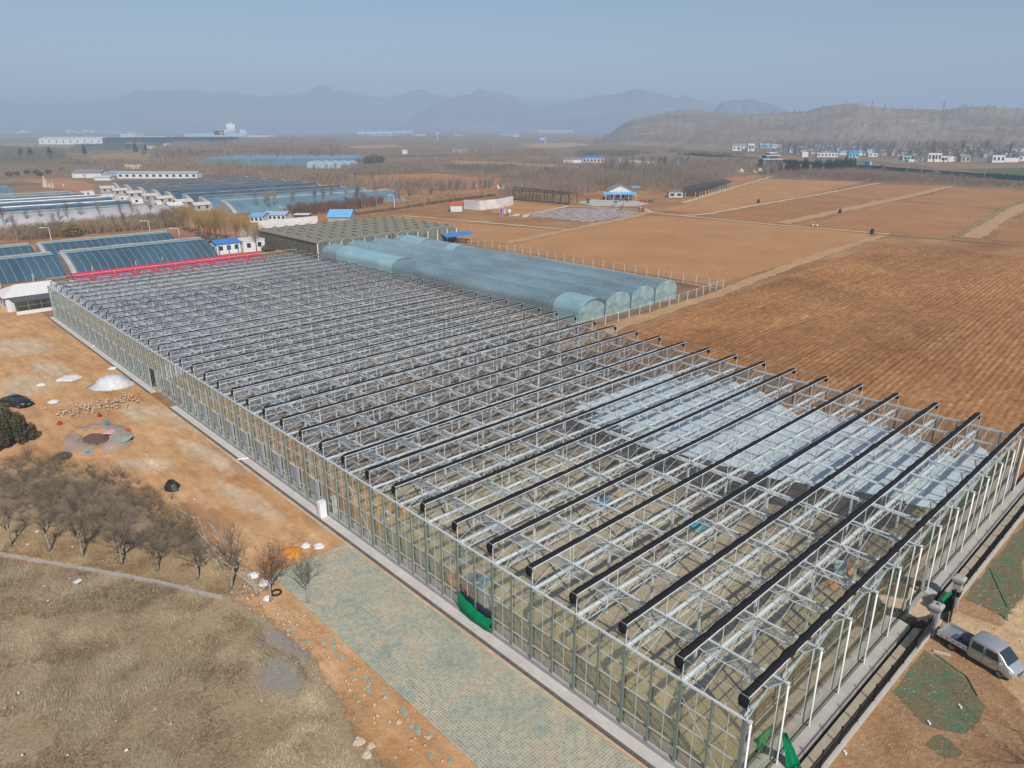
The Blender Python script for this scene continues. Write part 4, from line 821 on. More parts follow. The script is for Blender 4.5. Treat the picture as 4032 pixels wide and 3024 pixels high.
drape('green_net', 'green net tied to a down pipe and trailing over the drain at the near end', [[(4.15+.55*f*(.25+q)+g_.uniform(-.05, .05), -.35-1.45*q*(.5+.5*f)+.14*math.sin(11*f+q), 2.6*(1-q)**1.15+.22-.10*q+g_.uniform(-.04, .04)) for q in [i/9 for i in range(10)]] for f in [i/7 for i in range(8)]], GN)
drape('green_net', 'thin green net spread inside the near end glass wall', [[(1.4+3.2*f, .18+.08*math.sin(8*f), (.8+1.0*f)*(1-q)+.25+.15*math.sin(7*f)) for q in (0, .5, 1)] for f in [i/8 for i in range(9)]], film('green_netting', (.01, .22, .09), .5, .7, .2, 2))
# green dust nets spread on the soil beside the lane
def netsoil():
    m, t, out = nt('dust_net'); b = N(t, 'ShaderNodeBsdfPrincipled', Roughness=.9); b.inputs['Specular IOR Level'].default_value = .1; co = coords(t, 'world')
    c = ramp(t, noise(t, co, .55, 6, .7, .6), [(.30, (.16, .145, .09)), (.48, (.20, .175, .10)), (.60, (.12, .19, .115)), (.72, (.05, .21, .125))])
    c = mixc(t, 1.0, c, ramp(t, noise(t, co, 5, 6, .7), [(.3, .65), (.7, 1.25)]), 'MULTIPLY'); t.links.new(c, b.inputs['Base Color'])
    bp = N(t, 'ShaderNodeBump', Strength=1.0, Distance=.06); t.links.new(noise(t, co, 3, 6, .7), bp.inputs['Height']); t.links.new(bp.outputs[0], b.inputs['Normal']); tr = N(t, 'ShaderNodeBsdfTransparent'); mx = N(t, 'ShaderNodeMixShader'); t.links.new(ramp(t, noise(t, co, .9, 7, .7, .5), [(.30, 0.0), (.46, .9)]), mx.inputs[0]); t.links.new(tr.outputs[0], mx.inputs[1]); t.links.new(b.outputs[0], mx.inputs[2]); t.links.new(mx.outputs[0], out.inputs[0]); return m
NS = netsoil()
for pts, lb in (([(15.6, -2.5), (21.6, -2.5), (20.6, -5.4), (18.6, -7.2), (15.2, -7.0), (14.2, -5)], 'green dust net spread over brown weeds between fence and truck'), ([(30.4, -2.5), (60, -2.5), (60, -4.2), (48, -4.0), (40, -4.2), (35, -5.6), (30, -5.6)], 'green dust net spread along the fence beyond the gate')):
    q = ragged(pts, .7, .16, 6); tag(MB().poly([(p[0], p[1], .02) for p in q]).build('dust_net', NS), lb, 'net')
q = ragged([(12.4, -5.6), (14, -5.9), (13.6, -7.4), (12.2, -6.8)], .5, .2, 9); tag(MB().poly([(p[0], p[1], .018) for p in q]).build('dust_net', NS), 'small torn green dust net lying on the bare soil near the fence', 'net')
GRN = mat('green_net_edge', (.01, .16, .09), .8, 0, .2, 3)
for i, pts in enumerate([[(36.5, -2.7), (33.5, -4.2), (31.2, -5.4)], [(21.6, -3.2), (20.8, -5.4), (19.0, -6.8)], [(31, -5.6), (30.2, -5.0), (29.6, -5.8)]]):
    tag(MB().path([(x, y, .05) for x, y in [(a[0]+(b[0]-a[0])*k/5+random.Random(i*9+k).uniform(-.08, .08), a[1]+(b[1]-a[1])*k/5+random.Random(i*7+k).uniform(-.08, .08)) for a, b in zip(pts, pts[1:]) for k in range(5)]], .05, 5).build('net_fold', GRN), ['long green fold in the net beyond the gate', 'green torn fold along the net beside the truck', 'short green fold at the net corner facing the gate'][i], 'net')
CHIP = mat('brown_chips', (.46, .35, .24), .9, 0, .3, 3)
tag(stones('stones', 700, lambda g: (g.uniform(5, 24), -2.6-abs(g.normal(0, 3.2)), 0), .012, .09, CHIP, 13), 'small pale stones and chips on the soil outside the fence', None, None, 'stuff')
tag(stones('stones', 500, lambda g: (g.uniform(22.5, 34), -2.6-abs(g.normal(0, 2.2)), 0), .015, .11, CHIP, 14), 'stones and broken chips on the lane by the gate', None, None, 'stuff')
for i, (u, v) in enumerate([(2072, 1527), (2005, 1562), (1824, 1627)]):
    o = LW.copy(); COL.objects.link(o); o.location = (*G(u, v), .03); o.scale = (1.6, 1.2, 1.2); tag(o, ['white scrap on the green net edge by the lane', 'pale grey scrap on the soil in front of the green net', 'white lump lying close to the fence wall'][i], 'litter')
tag(MB().box((22.1, -3.5, .06), (.22, 1.1, .1), .35).build('kerb_piece', CONC), 'loose grey kerb piece lying in front of the near gate pillar', 'kerb stone')
# ---------------------------------------------------------------- vehicles
CGL = mat('dark_car_glass', (.03, .04, .045), .06, 0, .1, 1, spec=.7); TYR = TYRE; RIM = mat('wheel_rim', (.45, .46, .47), .35, .6, .1, 3); LAMP = mat('lamp_glass', (.7, .72, .74), .1, 0, .05, 3, spec=.8); REDL = mat('red_lamp', (.4, .01, .01), .25, 0, .1, 3)
PLASTIC = mat('black_plastic', (.02, .02, .02), .6, 0, .1, 3)
def rrect(x, hw, z0, z1, r=.12, taper=0.0):
    """rounded cross-section, top narrowed by taper"""
    P = []
    for cx_, cz_, a0 in ((1, 0, -90), (1, 1, 0), (-1, 1, 90), (-1, 0, 180)):
        for k in range(3):
            a = R(a0+45*k); hh = hw-(taper if cz_ else 0); P.append((x, cx_*(hh-r)+r*math.cos(a), (z1-r if cz_ else z0+r)+r*math.sin(a)))
    return P
def wheel(parent, x, y, r=.31, w_=.2):
    o = thing('wheel', None, None); o.parent = parent; o.location = (x, y, r)
    MB().loft([[(rr*math.cos(a), yy, rr*math.sin(a)) for a in [2*math.pi*j/20 for j in range(20)]] for yy, rr in ((-w_/2, r*.62), (-w_/2, r*.92), (-w_*.38, r), (w_*.38, r), (w_/2, r*.92), (w_/2, r*.62))]).build('tyre', TYR, o, True)
    s = -1 if y < 0 else 1; m = MB(); m.loft([[(rr*math.cos(a), s*yy, rr*math.sin(a)) for a in [2*math.pi*j/16 for j in range(16)]] for yy, rr in ((w_*.3, r*.63), (w_*.52, r*.60), (w_*.46, r*.5), (w_*.5, r*.15))])
    for k in range(5): a = 2*math.pi*k/5; m.bar((0, s*w_*.5, 0), (.56*r*math.cos(a), s*w_*.52, .56*r*math.sin(a)), .05, .02)
    m.build('rim', RIM, o)
PAINTK = mat('black_paint', (.02, .021, .024), .12, .2, .05, 2, spec=.6); PAINTS = mat('silver_paint', (.50, .51, .53), .30, .55, .04, 2, spec=.5)
def sedan(name, label, loc, rz, paint, plate):
    c = thing(name, label, 'car', loc, rz); L = 4.6
    st = [(-2.28, .78, .38, .80), (-2.15, .86, .28, .92), (-1.5, .91, .24, .96), (-.6, .92, .22, .95), (.6, .92, .22, .93), (1.4, .90, .24, .90), (2.0, .85, .26, .80), (2.25, .74, .34, .66)]
    MB().loft([rrect(x, hw, a, b, .10, .05) for x, hw, a, b in st]).build('body', paint, c, True)
    cs = [(-1.95, .62, .9, .95), (-1.35, .66, .9, 1.30), (-.55, .68, .9, 1.44), (.15, .68, .9, 1.45), (.7, .66, .9, 1.30), (1.35, .68, .86, .92)]
    MB().loft([rrect(x, hw+.12, a, b, .04 if b < 1.1 else .10, .12) for x, hw, a, b in cs]).build('windows', CGL, c, True)
    MB().loft([rrect(x, hw, 1.2, b+.02, .06, .02) for x, hw, b in ((-1.30, .58, 1.28), (-.55, .60, 1.45), (.15, .60, 1.46), (.62, .58, 1.33))]).build('roof', paint, c, True)
    for s in (-1, 1):
        MB().bar((.66, s*.70, 1.30), (1.36, s*.79, .93), .07, .05).bar((-1.3, s*.70, 1.28), (-1.95, s*.74, .95), .12, .05).bar((-.25, s*.745, .93), (-.25, s*.70, 1.38), .06, .05).build('pillar', paint, c)
        m = MB().loft([[(2.0+.16*a, s*(.60+.14*b), .64+.07*e) for a, b, e in ((-1, -1, -1), (1, -1, -1), (1, 1, -1), (-1, 1.6, -1))], [(1.95+.14*a, s*(.60+.14*b), .72+.05*e) for a, b, e in ((-1, -1, 1), (1, -1, 1), (1, 1, 1), (-1, 1.6, 1))]]); m.build('headlight', LAMP, c)
        MB().span((-2.26, s*.5, .72), (-2.12, s*.80, .84)).build('tail_light', REDL, c)
        MB().loft([[(.95, s*.92, .98), (.82, s*1.06, 1.0), (.82, s*1.06, 1.10), (.95, s*.92, 1.06)], [(.75, s*.92, .98), (.74, s*1.05, 1.0), (.74, s*1.05, 1.10), (.75, s*.92, 1.06)]]).build('mirror', paint, c)
        for x in (-1.35, 1.38): wheel(c, x, s*.82, .33, .21)
    MB().span((2.20, -.22, .44), (2.265, .22, .56)).build('number_plate', plate, c); MB().span((2.14, -.5, .34), (2.25, .5, .42)).build('grille', PLASTIC, c)
    return c
sedan('black_car', 'black car with a green number plate parked on the dirt at the left edge', (-15.9, 99.8, 0), R(-60), PAINTK, mat('green_plate', (.10, .55, .25), .5, 0, .1, 4))
def truck(label, loc, rz):
    c = thing('pickup_truck', label, 'truck', loc, rz)
    # double cab, forward control
    st = [(-.55, .84, .45, 1.80), (-.40, .86, .40, 1.93), (.6, .86, .40, 1.96), (1.15, .85, .40, 1.90), (1.5, .84, .40, 1.66), (1.95, .83, .38, 1.22), (2.3, .80, .36, 1.06), (2.5, .72, .36, .86), (2.56, .66, .40, .70)]
    MB().loft([rrect(x, hw, a, b, .10, .10 if b > 1.5 else .05) for x, hw, a, b in st]).build('body', PAINTS, c, True)
    for s in (-1, 1):
        for (a, b, z0, z1, da, db) in ((-.38, .40, 1.20, 1.72, .03, 0), (.56, 1.36, 1.20, 1.72, 0, .30)):
            y0, y1 = s*.868, s*.80
            MB().add([(a, y0, z0), (b+db*.5, y0, z0-.02), (b-db*.25, y1, z1), (a+da, y1, z1)], [(0, 1, 2, 3)] if s < 0 else [(3, 2, 1, 0)]).build('side_window', CGL, c)
        for x in (.48, 1.52): MB().bar((x, s*.868, .5), (x, s*.868, 1.15), .012, .01).build('door_seam', PLASTIC, c)
        for x in (.32, 1.32): MB().span((x, s*.865, 1.03), (x+.14, s*.885, 1.06)).build('door_handle', RIM, c)
        MB().loft([[(2.28, s*.56, .80), (2.44, s*.56, .78), (2.40, s*.74, .78), (2.2, s*.80, .80)], [(2.22, s*.56, .98), (2.36, s*.56, .94), (2.33, s*.75, .94), (2.12, s*.80, .98)]]).build('headlight', LAMP, c)
        MB().loft([[(1.72, s*.84, 1.16), (1.60, s*1.03, 1.18), (1.60, s*1.03, 1.34), (1.72, s*.84, 1.30)], [(1.6, s*.84, 1.16), (1.54, s*1.02, 1.18), (1.54, s*1.02, 1.34), (1.6, s*.84, 1.30)]]).build('mirror', PAINTS, c)
        for x in (-1.62, 1.66): wheel(c, x, s*.74, .31, .2)
    MB().add([(2.00, -.70, 1.21), (2.00, .70, 1.21), (1.30, .62, 1.82), (1.30, -.62, 1.82)], [(0, 1, 2, 3)]).add([(2.02, -.70, 1.22), (2.02, .70, 1.22), (1.33, .62, 1.84), (1.33, -.62, 1.84)], [(0, 1, 2, 3)]).build('windscreen', CGL, c)
    MB().span((2.48, -.60, .42), (2.60, .60, .62)).build('bumper', PAINTS, c); MB().span((2.50, -.4, .64), (2.58, .4, .74)).build('grille', PLASTIC, c); MB().span((2.585, -.2, .47), (2.61, .2, .57)).build('number_plate', mat('blue_plate', (.03, .10, .4), .5, 0, .1, 4), c)
    BED = mat('grey_bed', (.23, .26, .275), .6, .1, .12, 1.5)
    MB().span((-2.65, -.86, .66), (-.58, .86, .76)).build('load_bed', BED, c)
    for s in (-1, 1):
        sb = MB().span((-2.65, s*.86-.025, .70), (-.60, s*.86+.025, 1.05)).build('drop_side', PAINTS, c)
        for k in range(10): MB().span((-2.6+k*.2, s*.888, .80), (-2.6+k*.2+.1, s*.893, .87)).build('reflector', REDL if k % 2 else LAMP, sb)
        MB().span((-2.5, s*.5-.04, .45), (-.5, s*.5+.04, .66)).build('chassis_rail', PLASTIC, c)
    MB().span((-2.70, -.86, .70), (-2.65, .86, 1.05)).build('tailgate', PAINTS, c)
    for s in (-1, 1): MB().span((-2.72, s*.6-.1, .55), (-2.68, s*.6+.1, .64)).build('tail_light', REDL, c)
    return c
tk = truck('silver double cab pickup truck with a low open bed parked at the gate', (23.36, -5.52, 0), math.atan2(-3.2, -.70))
DKB = mat('dark_blue_grey_box', (.08, .10, .14), .5, 0, .1, 3)
ca, sa = math.cos(math.atan2(-3.2, -.70)), math.sin(math.atan2(-3.2, -.70))
def onbed(x, y, z): return (23.36+ca*x-sa*y, -5.52+sa*x+ca*y, z)
o = MB().loft([rrect(-.25, .42, 0, .34, .05), rrect(.25, .42, 0, .34, .05)]).span((-.22, -.44, .34), (.22, .44, .37)).build('tool_box', DKB); o.location = onbed(-.95, 0, .76); o.rotation_euler = (0, 0, math.atan2(-3.2, -.70)); tag(o, 'dark blue grey box on the truck bed against the cab', 'box')
o = MB().loft([rrect(-.22, .34, 0, .12, .03), rrect(.22, .34, 0, .14, .03)]).span((-.1, -.3, .12), (.1, .3, .17)).build('flat_case', DKB); o.location = onbed(-1.62, -.1, .76); o.rotation_euler = (0, 0, math.atan2(-3.2, -.70)); tag(o, 'flat dark case lying in the middle of the truck bed', 'case')
# ================================================================ hut behind the far left corner
WALLW = mat('white_wall', (.68, .67, .69), .8, 0, .06, .8, .01, 8); ROOFW = mat('white_roof', (.68, .66, .64), .6, 0, .06, .5, streak=(6, .5, 1)); WIND = mat('window_glass', (.03, .04, .05), .1, 0, .1, 1, spec=.6); BLUER = mat('blue_roof', (.045, .20, .50), .45, 0, .1, .5, streak=(5, .5, 1)); BLUEL = mat('light_blue_roof', (.16, .42, .66), .45, 0, .12, .4, streak=(5, .5, 1)); REDR = mat('red_roof', (.55, .035, .075), .45, 0, .06, .6, streak=(5, .3, 1))
h = thing('white_hut', 'white hut with a pale hipped roof at the far left corner of the greenhouse', 'hut', (0, 165.5, 0))
MB().span((-6.0, -2.3, 0), (5.0, 6, 3.0)).build('wall', WALLW, h)
MB().add([(-6.5, -2.8, 2.98), (5.6, -2.8, 2.98), (5.6, 6.5, 2.98), (-6.5, 6.5, 2.98), (-3.2, 2.2, 4.7), (3.6, 2.2, 4.7)], [(0, 1, 5, 4), (1, 2, 5), (2, 3, 4, 5), (3, 0, 4), (3, 2, 1, 0)]).build('roof', ROOFW, h)
for y in (-.8, 2.6): MB().span((-6.06, y, .9), (-6.0, y+1.1, 2.5)).build('window', mat('brown_shutter', (.09, .06, .05), .6, 0, .1, 3), h)
pc = MB().span((-5.2, -6.6, 0), (1.6, -6.54, .7)).build('porch_wall', WALLW, h)
m = MB()
for x in (-5.2, -2.9, -.6, 1.6): m.bar((x, -6.55, 0), (x, -6.55, 2.6), .09)
for z in (.72, 1.7, 2.6): m.bar((-5.2, -6.55, z), (1.6, -6.55, z), .07)
m.bar((-5.2, -6.55, 2.6), (-5.2, -2.3, 2.7), .08); m.build('porch_frame', mat('teal_frame', (.20, .30, .33), .5, .2, .1, 2), h)
MB().poly([(-5.2, -6.56, .7), (1.6, -6.56, .7), (1.6, -6.56, 2.6), (-5.2, -6.56, 2.6)]).poly([(-5.21, -6.55, .1), (-5.21, -2.3, .1), (-5.21, -2.3, 2.6), (-5.21, -6.55, 2.6)]).build('porch_glass', WGLASS, h)
MB().add([(-5.5, -6.8, 2.66), (1.8, -6.8, 2.66), (1.8, -2.3, 2.85), (-5.5, -2.3, 2.85), (-5.5, -6.8, 2.74), (1.8, -6.8, 2.74), (1.8, -2.3, 2.93), (-5.5, -2.3, 2.93)], [(3, 2, 1, 0), (4, 5, 6, 7), (0, 1, 5, 4), (1, 2, 6, 5), (2, 3, 7, 6), (3, 0, 4, 7)]).build('porch_roof', mat('dark_grey_roof', (.10, .10, .11), .6, 0, .1, 1), h)
rag('black_sack', (*G(27, 648), 0), .5, PLASTIC, 'small black sack on the dirt in front of the white hut', 'sack', 44, .4)
# red roofed shed behind the far end
sh = thing('red_shed', 'long low shed with a bright red metal roof behind the greenhouse end', 'shed', (0, 0, 0))
MB().span((7.2, 158.4, 0), (48, 169, 4.3)).build('wall', WALLW, sh)
MB().loft([[(x, 157.6, 4.35), (x, 163.6, 6.15), (x, 170, 4.35), (x, 170, 4.47), (x, 163.6, 6.27), (x, 157.6, 4.47)] for x in (6.8, 48.4)]).build('roof', REDR, sh)
# ---------------------------------------------------------------- generic small building
def building(name, label, cat, x0, x1, y0, y1, ze, zr, wallm, roofm, axis='x', wins=0, door=True, group=None, flat=False, over=.3, winm=None):
    cx_, cy_ = (x0+x1)/2, (y0+y1)/2; b = thing(name, label, cat, (cx_, cy_, 0), 0, group); a, c, e, d = x0-cx_, x1-cx_, y0-cy_, y1-cy_
    if flat:
        MB().span((a, e, 0), (c, d, ze)).build('wall', wallm, b); MB().span((a-.15, e-.15, ze), (c+.15, d+.15, ze+.25)).build('roof', roofm, b)
    else:
        MB().gwalls(a, c, e, d, ze, zr, axis=axis).build('wall', wallm, b); MB().gable(a, c, e, d, ze+.02, zr+.02, over, .12, axis=axis).build('roof', roofm, b)
    L = c-a
    for i in range(wins):
        x = a+L*(i+.5)/wins; f = MB().span((x-min(.6, L/wins*.3), e-.03, ze*.38), (x+min(.6, L/wins*.3), e+.02, ze*.8)).build('window', winm or WIND, b)
    if door: MB().span((a-.03, e+(d-e)*.35, 0), (a+.02, e+(d-e)*.35+1.0, min(2.1, ze*.8))).build('door', DARK, b)
    return b
bp = G(*CZ(650, 800, 700, 2212, 690, 655)); bq = G(*CZ(650, 800, 700, 2212, 1065, 680))
b = building('blue_roof_shed', 'small white shed with a bright blue roof and blue door posts behind the red shed', 'shed', bp[0], bp[0]+7.2, bp[1]+2, bp[1]+8, 3.1, 4.0, WALLW, BLUER, 'x', 3, True)
for x in (-3.2, -.2, 2.6): MB().span((x-.12, -3.5, 0), (x+.12, -3.26, 3.1)).build('blue_post', BLUER, b)
building('white_block', 'plain white flat roofed block attached right of the blue roofed shed', 'shed', bp[0]+7.7, bp[0]+14.5, bp[1]+1, bp[1]+7.5, 3.3, 3.6, WALLW, ROOFW, 'x', 2, False, flat=True)
# ================================================================ lean-to solar greenhouses with film fronts
SFILM = mat('blue_film', (.05, .10, .14), .12, 0, .25, .12, .05, .3, spec=.75, streak=(1.2, .3, .3)); SFILM2 = mat('light_blue_film', (.13, .22, .27), .18, 0, .22, .1, .04, .4, spec=.7, streak=(1.0, .2, .3)); SFILMG = mat('grey_cover', (.13, .135, .14), .7, 0, .4, .12, .05, .4, streak=(.9, .1, .1)); SFILMW = mat('pale_grey_film', (.46, .44, .445), .35, 0, .15, .12, .08, .3, streak=(.8, .12, .12)); SFT = mat('teal_strip_film', (.18, .34, .38), .3, 0, .12, .3); ROPE = mat('pale_rope', (.50, .49, .38), .8, 0, .15, 3); BACKW = mat('back_wall_concrete', (.40, .37, .33), .9, 0, .15, .7, .03, 4); ENDW = mat('end_wall_concrete', (.38, .36, .34), .9, 0, .14, .6, .02, 5)
def solar(label, x0, x1, yb, yr, zr, fm, group, ropes=0, capm=None, strip_=True, hut=None, ends=(1, 1), roll=None):
    s = thing('solar_greenhouse', label, 'greenhouse', ((x0+x1)/2, yr, 0), 0, group); a, b = x0-(x0+x1)/2, x1-(x0+x1)/2; dy = yb-yr; n = 10
    def prof(f): return (dy*(1-f), zr*math.sin(f*math.pi/2)**.85*.97+.05)       # 0 front base .. 1 ridge
    P = [prof(i/n) for i in range(n+1)]; nx = max(1, int((b-a)/2)); g_ = random.Random(int(x0*7+yr)); V = []
    for i in range(n+1):
        for j in range(nx+1): V.append((a+(b-a)*j/nx, P[i][0], P[i][1]+(g_.uniform(-.06, .05) if 0 < i < n else 0)))
    MB().add(V, [(i*(nx+1)+j, i*(nx+1)+j+1, (i+1)*(nx+1)+j+1, (i+1)*(nx+1)+j) for i in range(n) for j in range(nx)]).build('film_front', fm, s, True)
    if strip_:
        q0, q1 = prof(.80), prof(.985); MB().poly([(a, q0[0], q0[1]+.12), (b, q0[0], q0[1]+.12), (b, q1[0], q1[1]+.1), (a, q1[0], q1[1]+.1)]).build('vent_strip', SFT, s)
    MB().span((a, 0, 0), (b, 1.0, zr+.1)).build('back_wall', BACKW, s)
    m = MB(); k = int((b-a)/6); g_ = random.Random(int(yr))
    for j in range(k): m.span((a+(b-a)*j/k, -.1, zr+.1), (a+(b-a)*(j+1)/k-.1, 1.1, zr+.32+g_.uniform(-.06, .06)))
    m.build('wall_cap', capm or BACKW, s)
    for w_, x in ((ends[0], a), (ends[1], b)):
        if w_: MB().loft([[(xx, 0, 0)]+[(xx, p[0], max(p[1]+.12, .1)) for p in reversed(P)]+[(xx, dy, 0)] for xx in (x-w_*.5, x+w_*.5)]).build('end_wall', ENDW, s)
    for j in range(ropes):
        x = a+(b-a)*(j+.5)/ropes; MB().path([(x, p[0], p[1]+.05) for p in P], .03, 4).build('hold_down_rope', ROPE, s)
    if roll:
        MB().path([(a+(b-a)*i/24, prof(roll)[0]+.15*math.sin(i*1.7), prof(roll)[1]+.25+.06*math.sin(i*2.3)) for i in range(25)], .3, 7).build('rolled_cover', SFILMG if zr > 3.9 else WCLOTH, s, True)
    return s
SG = 'lean to solar greenhouses behind the big greenhouse'
solar('blue film lean to greenhouse in front, right of the concrete divider', 14.6, 52, 197.6, 209.5, 4.6, SFILM, SG, 20, ends=(1.2, 0))
solar('blue film lean to greenhouse in front, left of the concrete divider', -40, 12.6, 197.6, 209.5, 4.6, SFILM, SG, 27, ends=(0, 0))
solar('dark blue film lean to greenhouse in the second row, right of the divider', 14.3, 50.5, 224, 234.5, 4.2, SFILM, SG, 18, ends=(1.2, 0))
solar('dark blue film lean to greenhouse in the second row, left of the divider', -44, 12.2, 224, 234.5, 4.2, SFILM, SG, 28, ends=(0, 0))
for i, u in enumerate([8, 72, 230, 315, 398]):
    tag(MB().tube((*G(*[(CZ(0, 880, 700, 2212, x, y)) for x, y in ((10, 800), (420, 720), (1160, 625), (1700, 550), (2030, 505))][i]), 0), (*G(*[(CZ(0, 880, 700, 2212, x, y)) for x, y in ((10, 800), (420, 720), (1160, 625), (1700, 550), (2030, 505))][i]), 1.9), .14, .12, 6).build('marker_post', ROPE), 'short pale post standing at the foot of the blue film front', 'post', 'short pale posts at the foot of the film')
# middle block
HUTW = mat('hut_wall', (.40, .385, .36), .85, 0, .12, .6); HUTR = mat('hut_roof', (.52, .48, .45), .7, 0, .12, .6)
MG = 'long solar greenhouses of the middle block'
ends_y = [484, 461, 437, 413, 393, 368, 347, 321]
fm = [SFILMG, SFILMG, SFILMG, SFILM, SFILM, SFILM, SFILM2, SFILM2]
ml = ['rearmost grey covered long greenhouse of the middle block', 'grey covered long greenhouse, second from the rear of the middle block', 'patchy grey covered greenhouse, third from the rear of the middle block', 'dark blue long greenhouse, fourth from the rear of the middle block', 'dark blue long greenhouse in the centre of the middle block', 'blue long greenhouse with pale rolls, third from the front of the middle block', 'light blue long greenhouse, second from the front of the middle block', 'frontmost light blue long greenhouse of the middle block']
WROLL = mat('white_roll', (.46, .44, .41), .8, 0, .2, .3)
for i, yr in enumerate(ends_y):
    solar(ml[i], 104, [187, 188, 190, 192, 190, 191, 192, 194][i], yr-13.5, yr, 4.6, fm[i], MG, 0, WROLL if i > 4 else mat('dark_cap', (.06, .06, .065), .8, 0, .3, .5), False, ends=(1.6, .8), roll=.9 if i in (4, 5, 6) else None)
    hx, hy = 91.5+.4*i, yr-16
    if i < 7:
        hb = building('keeper_hut', 'white hut with red edged roof by the middle block, %s' % (['rearmost of seven', 'second from rear', 'third from rear', 'fourth from rear', 'third from front', 'second from front', 'frontmost of seven'][i]), 'hut', hx+1, hx+8.5, hy-1, hy+4, 2.6, 3.6, HUTW, HUTR, 'x', 2, False, 'keeper huts with red edged roofs', over=.4)
        MB().loft([[(4.12+dx, y, z) for y, z in ((-2.95, 2.48), (0, 3.66), (2.95, 2.48), (2.95, 2.73), (0, 3.92), (-2.95, 2.73))] for dx in (-.02, .14)]).build('red_edge', REDR, hb)
# left block
LG = 'long greenhouses of the left block'
ly = [(438, 70, SFILM2), (421, 72, SFILMG), (404, 74, SFILM), (388, 76, SFILM), (364, 77, SFILM), (338, 77, SFILM2)]
ll = ['rearmost pale blue film greenhouse of the left block', 'second greenhouse from the rear of the left block with a grey cover', 'third greenhouse from the rear of the left block', 'fourth greenhouse from the rear of the left block', 'second greenhouse behind the pale grey one in the left block', 'blue film greenhouse directly behind the pale grey one']
for i, (yr, xe, f) in enumerate(ly):
    solar(ll[i], -60, xe, yr-11, yr, 3.9, f, LG, 0, WROLL, False, ends=(0, .6), roll=.9 if i in (2, 3, 4) else None)
    building('store_hut', 'flat roofed white store hut by the left block, %s from the rear' % ORD[i], 'hut', xe+7, xe+13, yr+6 if i < 1 else yr-6, yr+11 if i < 1 else yr-1, 2.8, 3.0, WALLW, ROOFW, 'x', 1, False, 'store huts with flat white roofs', flat=True)
solar('frontmost long greenhouse of the left block under pale grey film', -60, 79.5, 308, 322, 4.4, SFILMW, LG, 0, WROLL, False, ends=(0, 0))
building('keeper_hut', 'white hut with white gable roof right of the pale grey film greenhouse', 'hut', 84, 90, 330, 336, 3.0, 4.2, WALLW, ROOFW, 'x', 2, False)
# big blue tunnel at the left edge behind
def arch(name, label, x0, x1, y0, y1, zr, eave, m, group=None, ribs=0, ribm=None, axis='y', endm=None, n=14, sag=.05):
    """film tunnel on straight sides, long axis y (or x)"""
    t_ = thing(name, label, 'tunnel', ((x0+x1)/2, (y0+y1)/2, 0), 0, group); w2 = ((x1-x0) if axis == 'y' else (y1-y0))/2; L = ((y1-y0) if axis == 'y' else (x1-x0))
    sec = [(-w2, 0), (-w2, eave)]+[(-w2*math.cos(math.pi*i/n), eave+(zr-eave)*math.sin(math.pi*i/n)**.9) for i in range(1, n)]+[(w2, eave), (w2, 0)]
    k = max(2, int(L/2.2)); g_ = random.Random(int(x0*3+y0)); V = []
    T = (lambda a, l, z: (a, l, z)) if axis == 'y' else (lambda a, l, z: (l, a, z))
    for j in range(k+1):
        s = 1-sag*g_.random()*(0 < j < k)
        V += [T(a, -L/2+L*j/k, z*(s if z > eave else 1)) for a, z in sec]
    q = len(sec); MB().add(V, [(j*q+i, j*q+i+1, (j+1)*q+i+1, (j+1)*q+i) for j in range(k) for i in range(q-1)]).build('film_cover', m, t_, True)
    for l in (-L/2, L/2): MB().poly([T(a, l, z) for a, z in sec]).build('end_film', endm or m, t_)
    if ribs:
        r = MB()
        for j in range(ribs+1): r.path([T(a*1.003, -L/2+L*j/ribs, z+.01) for a, z in sec], .009, 4, cap=False)
        tag(r.build('ribs', ribm or ROPE, t_), None, None, None, None)
    return t_
arch('film_tunnel', 'large blue film tunnel at the left edge behind the grey greenhouses', -60, 47, 452, 486, 6.5, 1.2, SFILM2, None, 0, axis='x')
# ================================================================ four film tunnels right of the greenhouse
TF = film('tunnel_film', (.24, .36, .415), .70, .22, .25, .18, (1, .25, 1)); TFC = film('tunnel_film_new', (.34, .55, .60), .72, .3, .15, .3, (1, .25, 1)); TEND = film('tunnel_end_film', (.42, .60, .62), .55, .35, .25, .6)
TR = mat('tunnel_ribs', (.42, .47, .50), .5, .2, .1, 3)
tl = ['film tunnel nearest the glass greenhouse with pale new film at both ends', 'second film tunnel from the glass greenhouse', 'third film tunnel from the glass greenhouse, darkest blue', 'outermost film tunnel beside the wire fence']
for k in range(4):
    x0 = 71.8+8.2*k; t_ = arch('film_tunnel', tl[k], x0, x0+7.7, 76.2, 174.5-(0 if k else 1), 4.5, 2.2, TF, 'film tunnels in the fenced plot', 65, TR, endm=TEND, sag=.03)
    for ya, yb in ([(46.2, 49.2), (-49, -42)] if k == 0 else [(38, 49)] if k == 3 else []):
        pass
    n = 14; w2 = 3.86; sec = [(-w2, .1), (-w2, 2.2)]+[(-w2*math.cos(math.pi*i/n), 2.24+2.33*math.sin(math.pi*i/n)**.9) for i in range(1, n)]+[(w2, 2.2)]
    for ya, yb in ([(-49.4, -42), (14, 41)] if k == 0 else [(36, 46), (20, 24)] if k == 3 else []):
        MB().loft([[(a, y, z) for a, z in sec] for y in (ya, yb)], close=False).build('pale_film_patch', TFC, t_, True)
sheet('tunnel_plot', [(56, 73), (120.5, 73.4), (120.5, 176), (70, 176), (70, 78), (56, 78)], .006, ground_mat('plot_soil', [(.3, (.17, .10, .055)), (.55, (.27, .16, .08)), (.75, (.33, .23, .11))], .2, (.6, 1.25), 2, .12, 4), 2, .4)
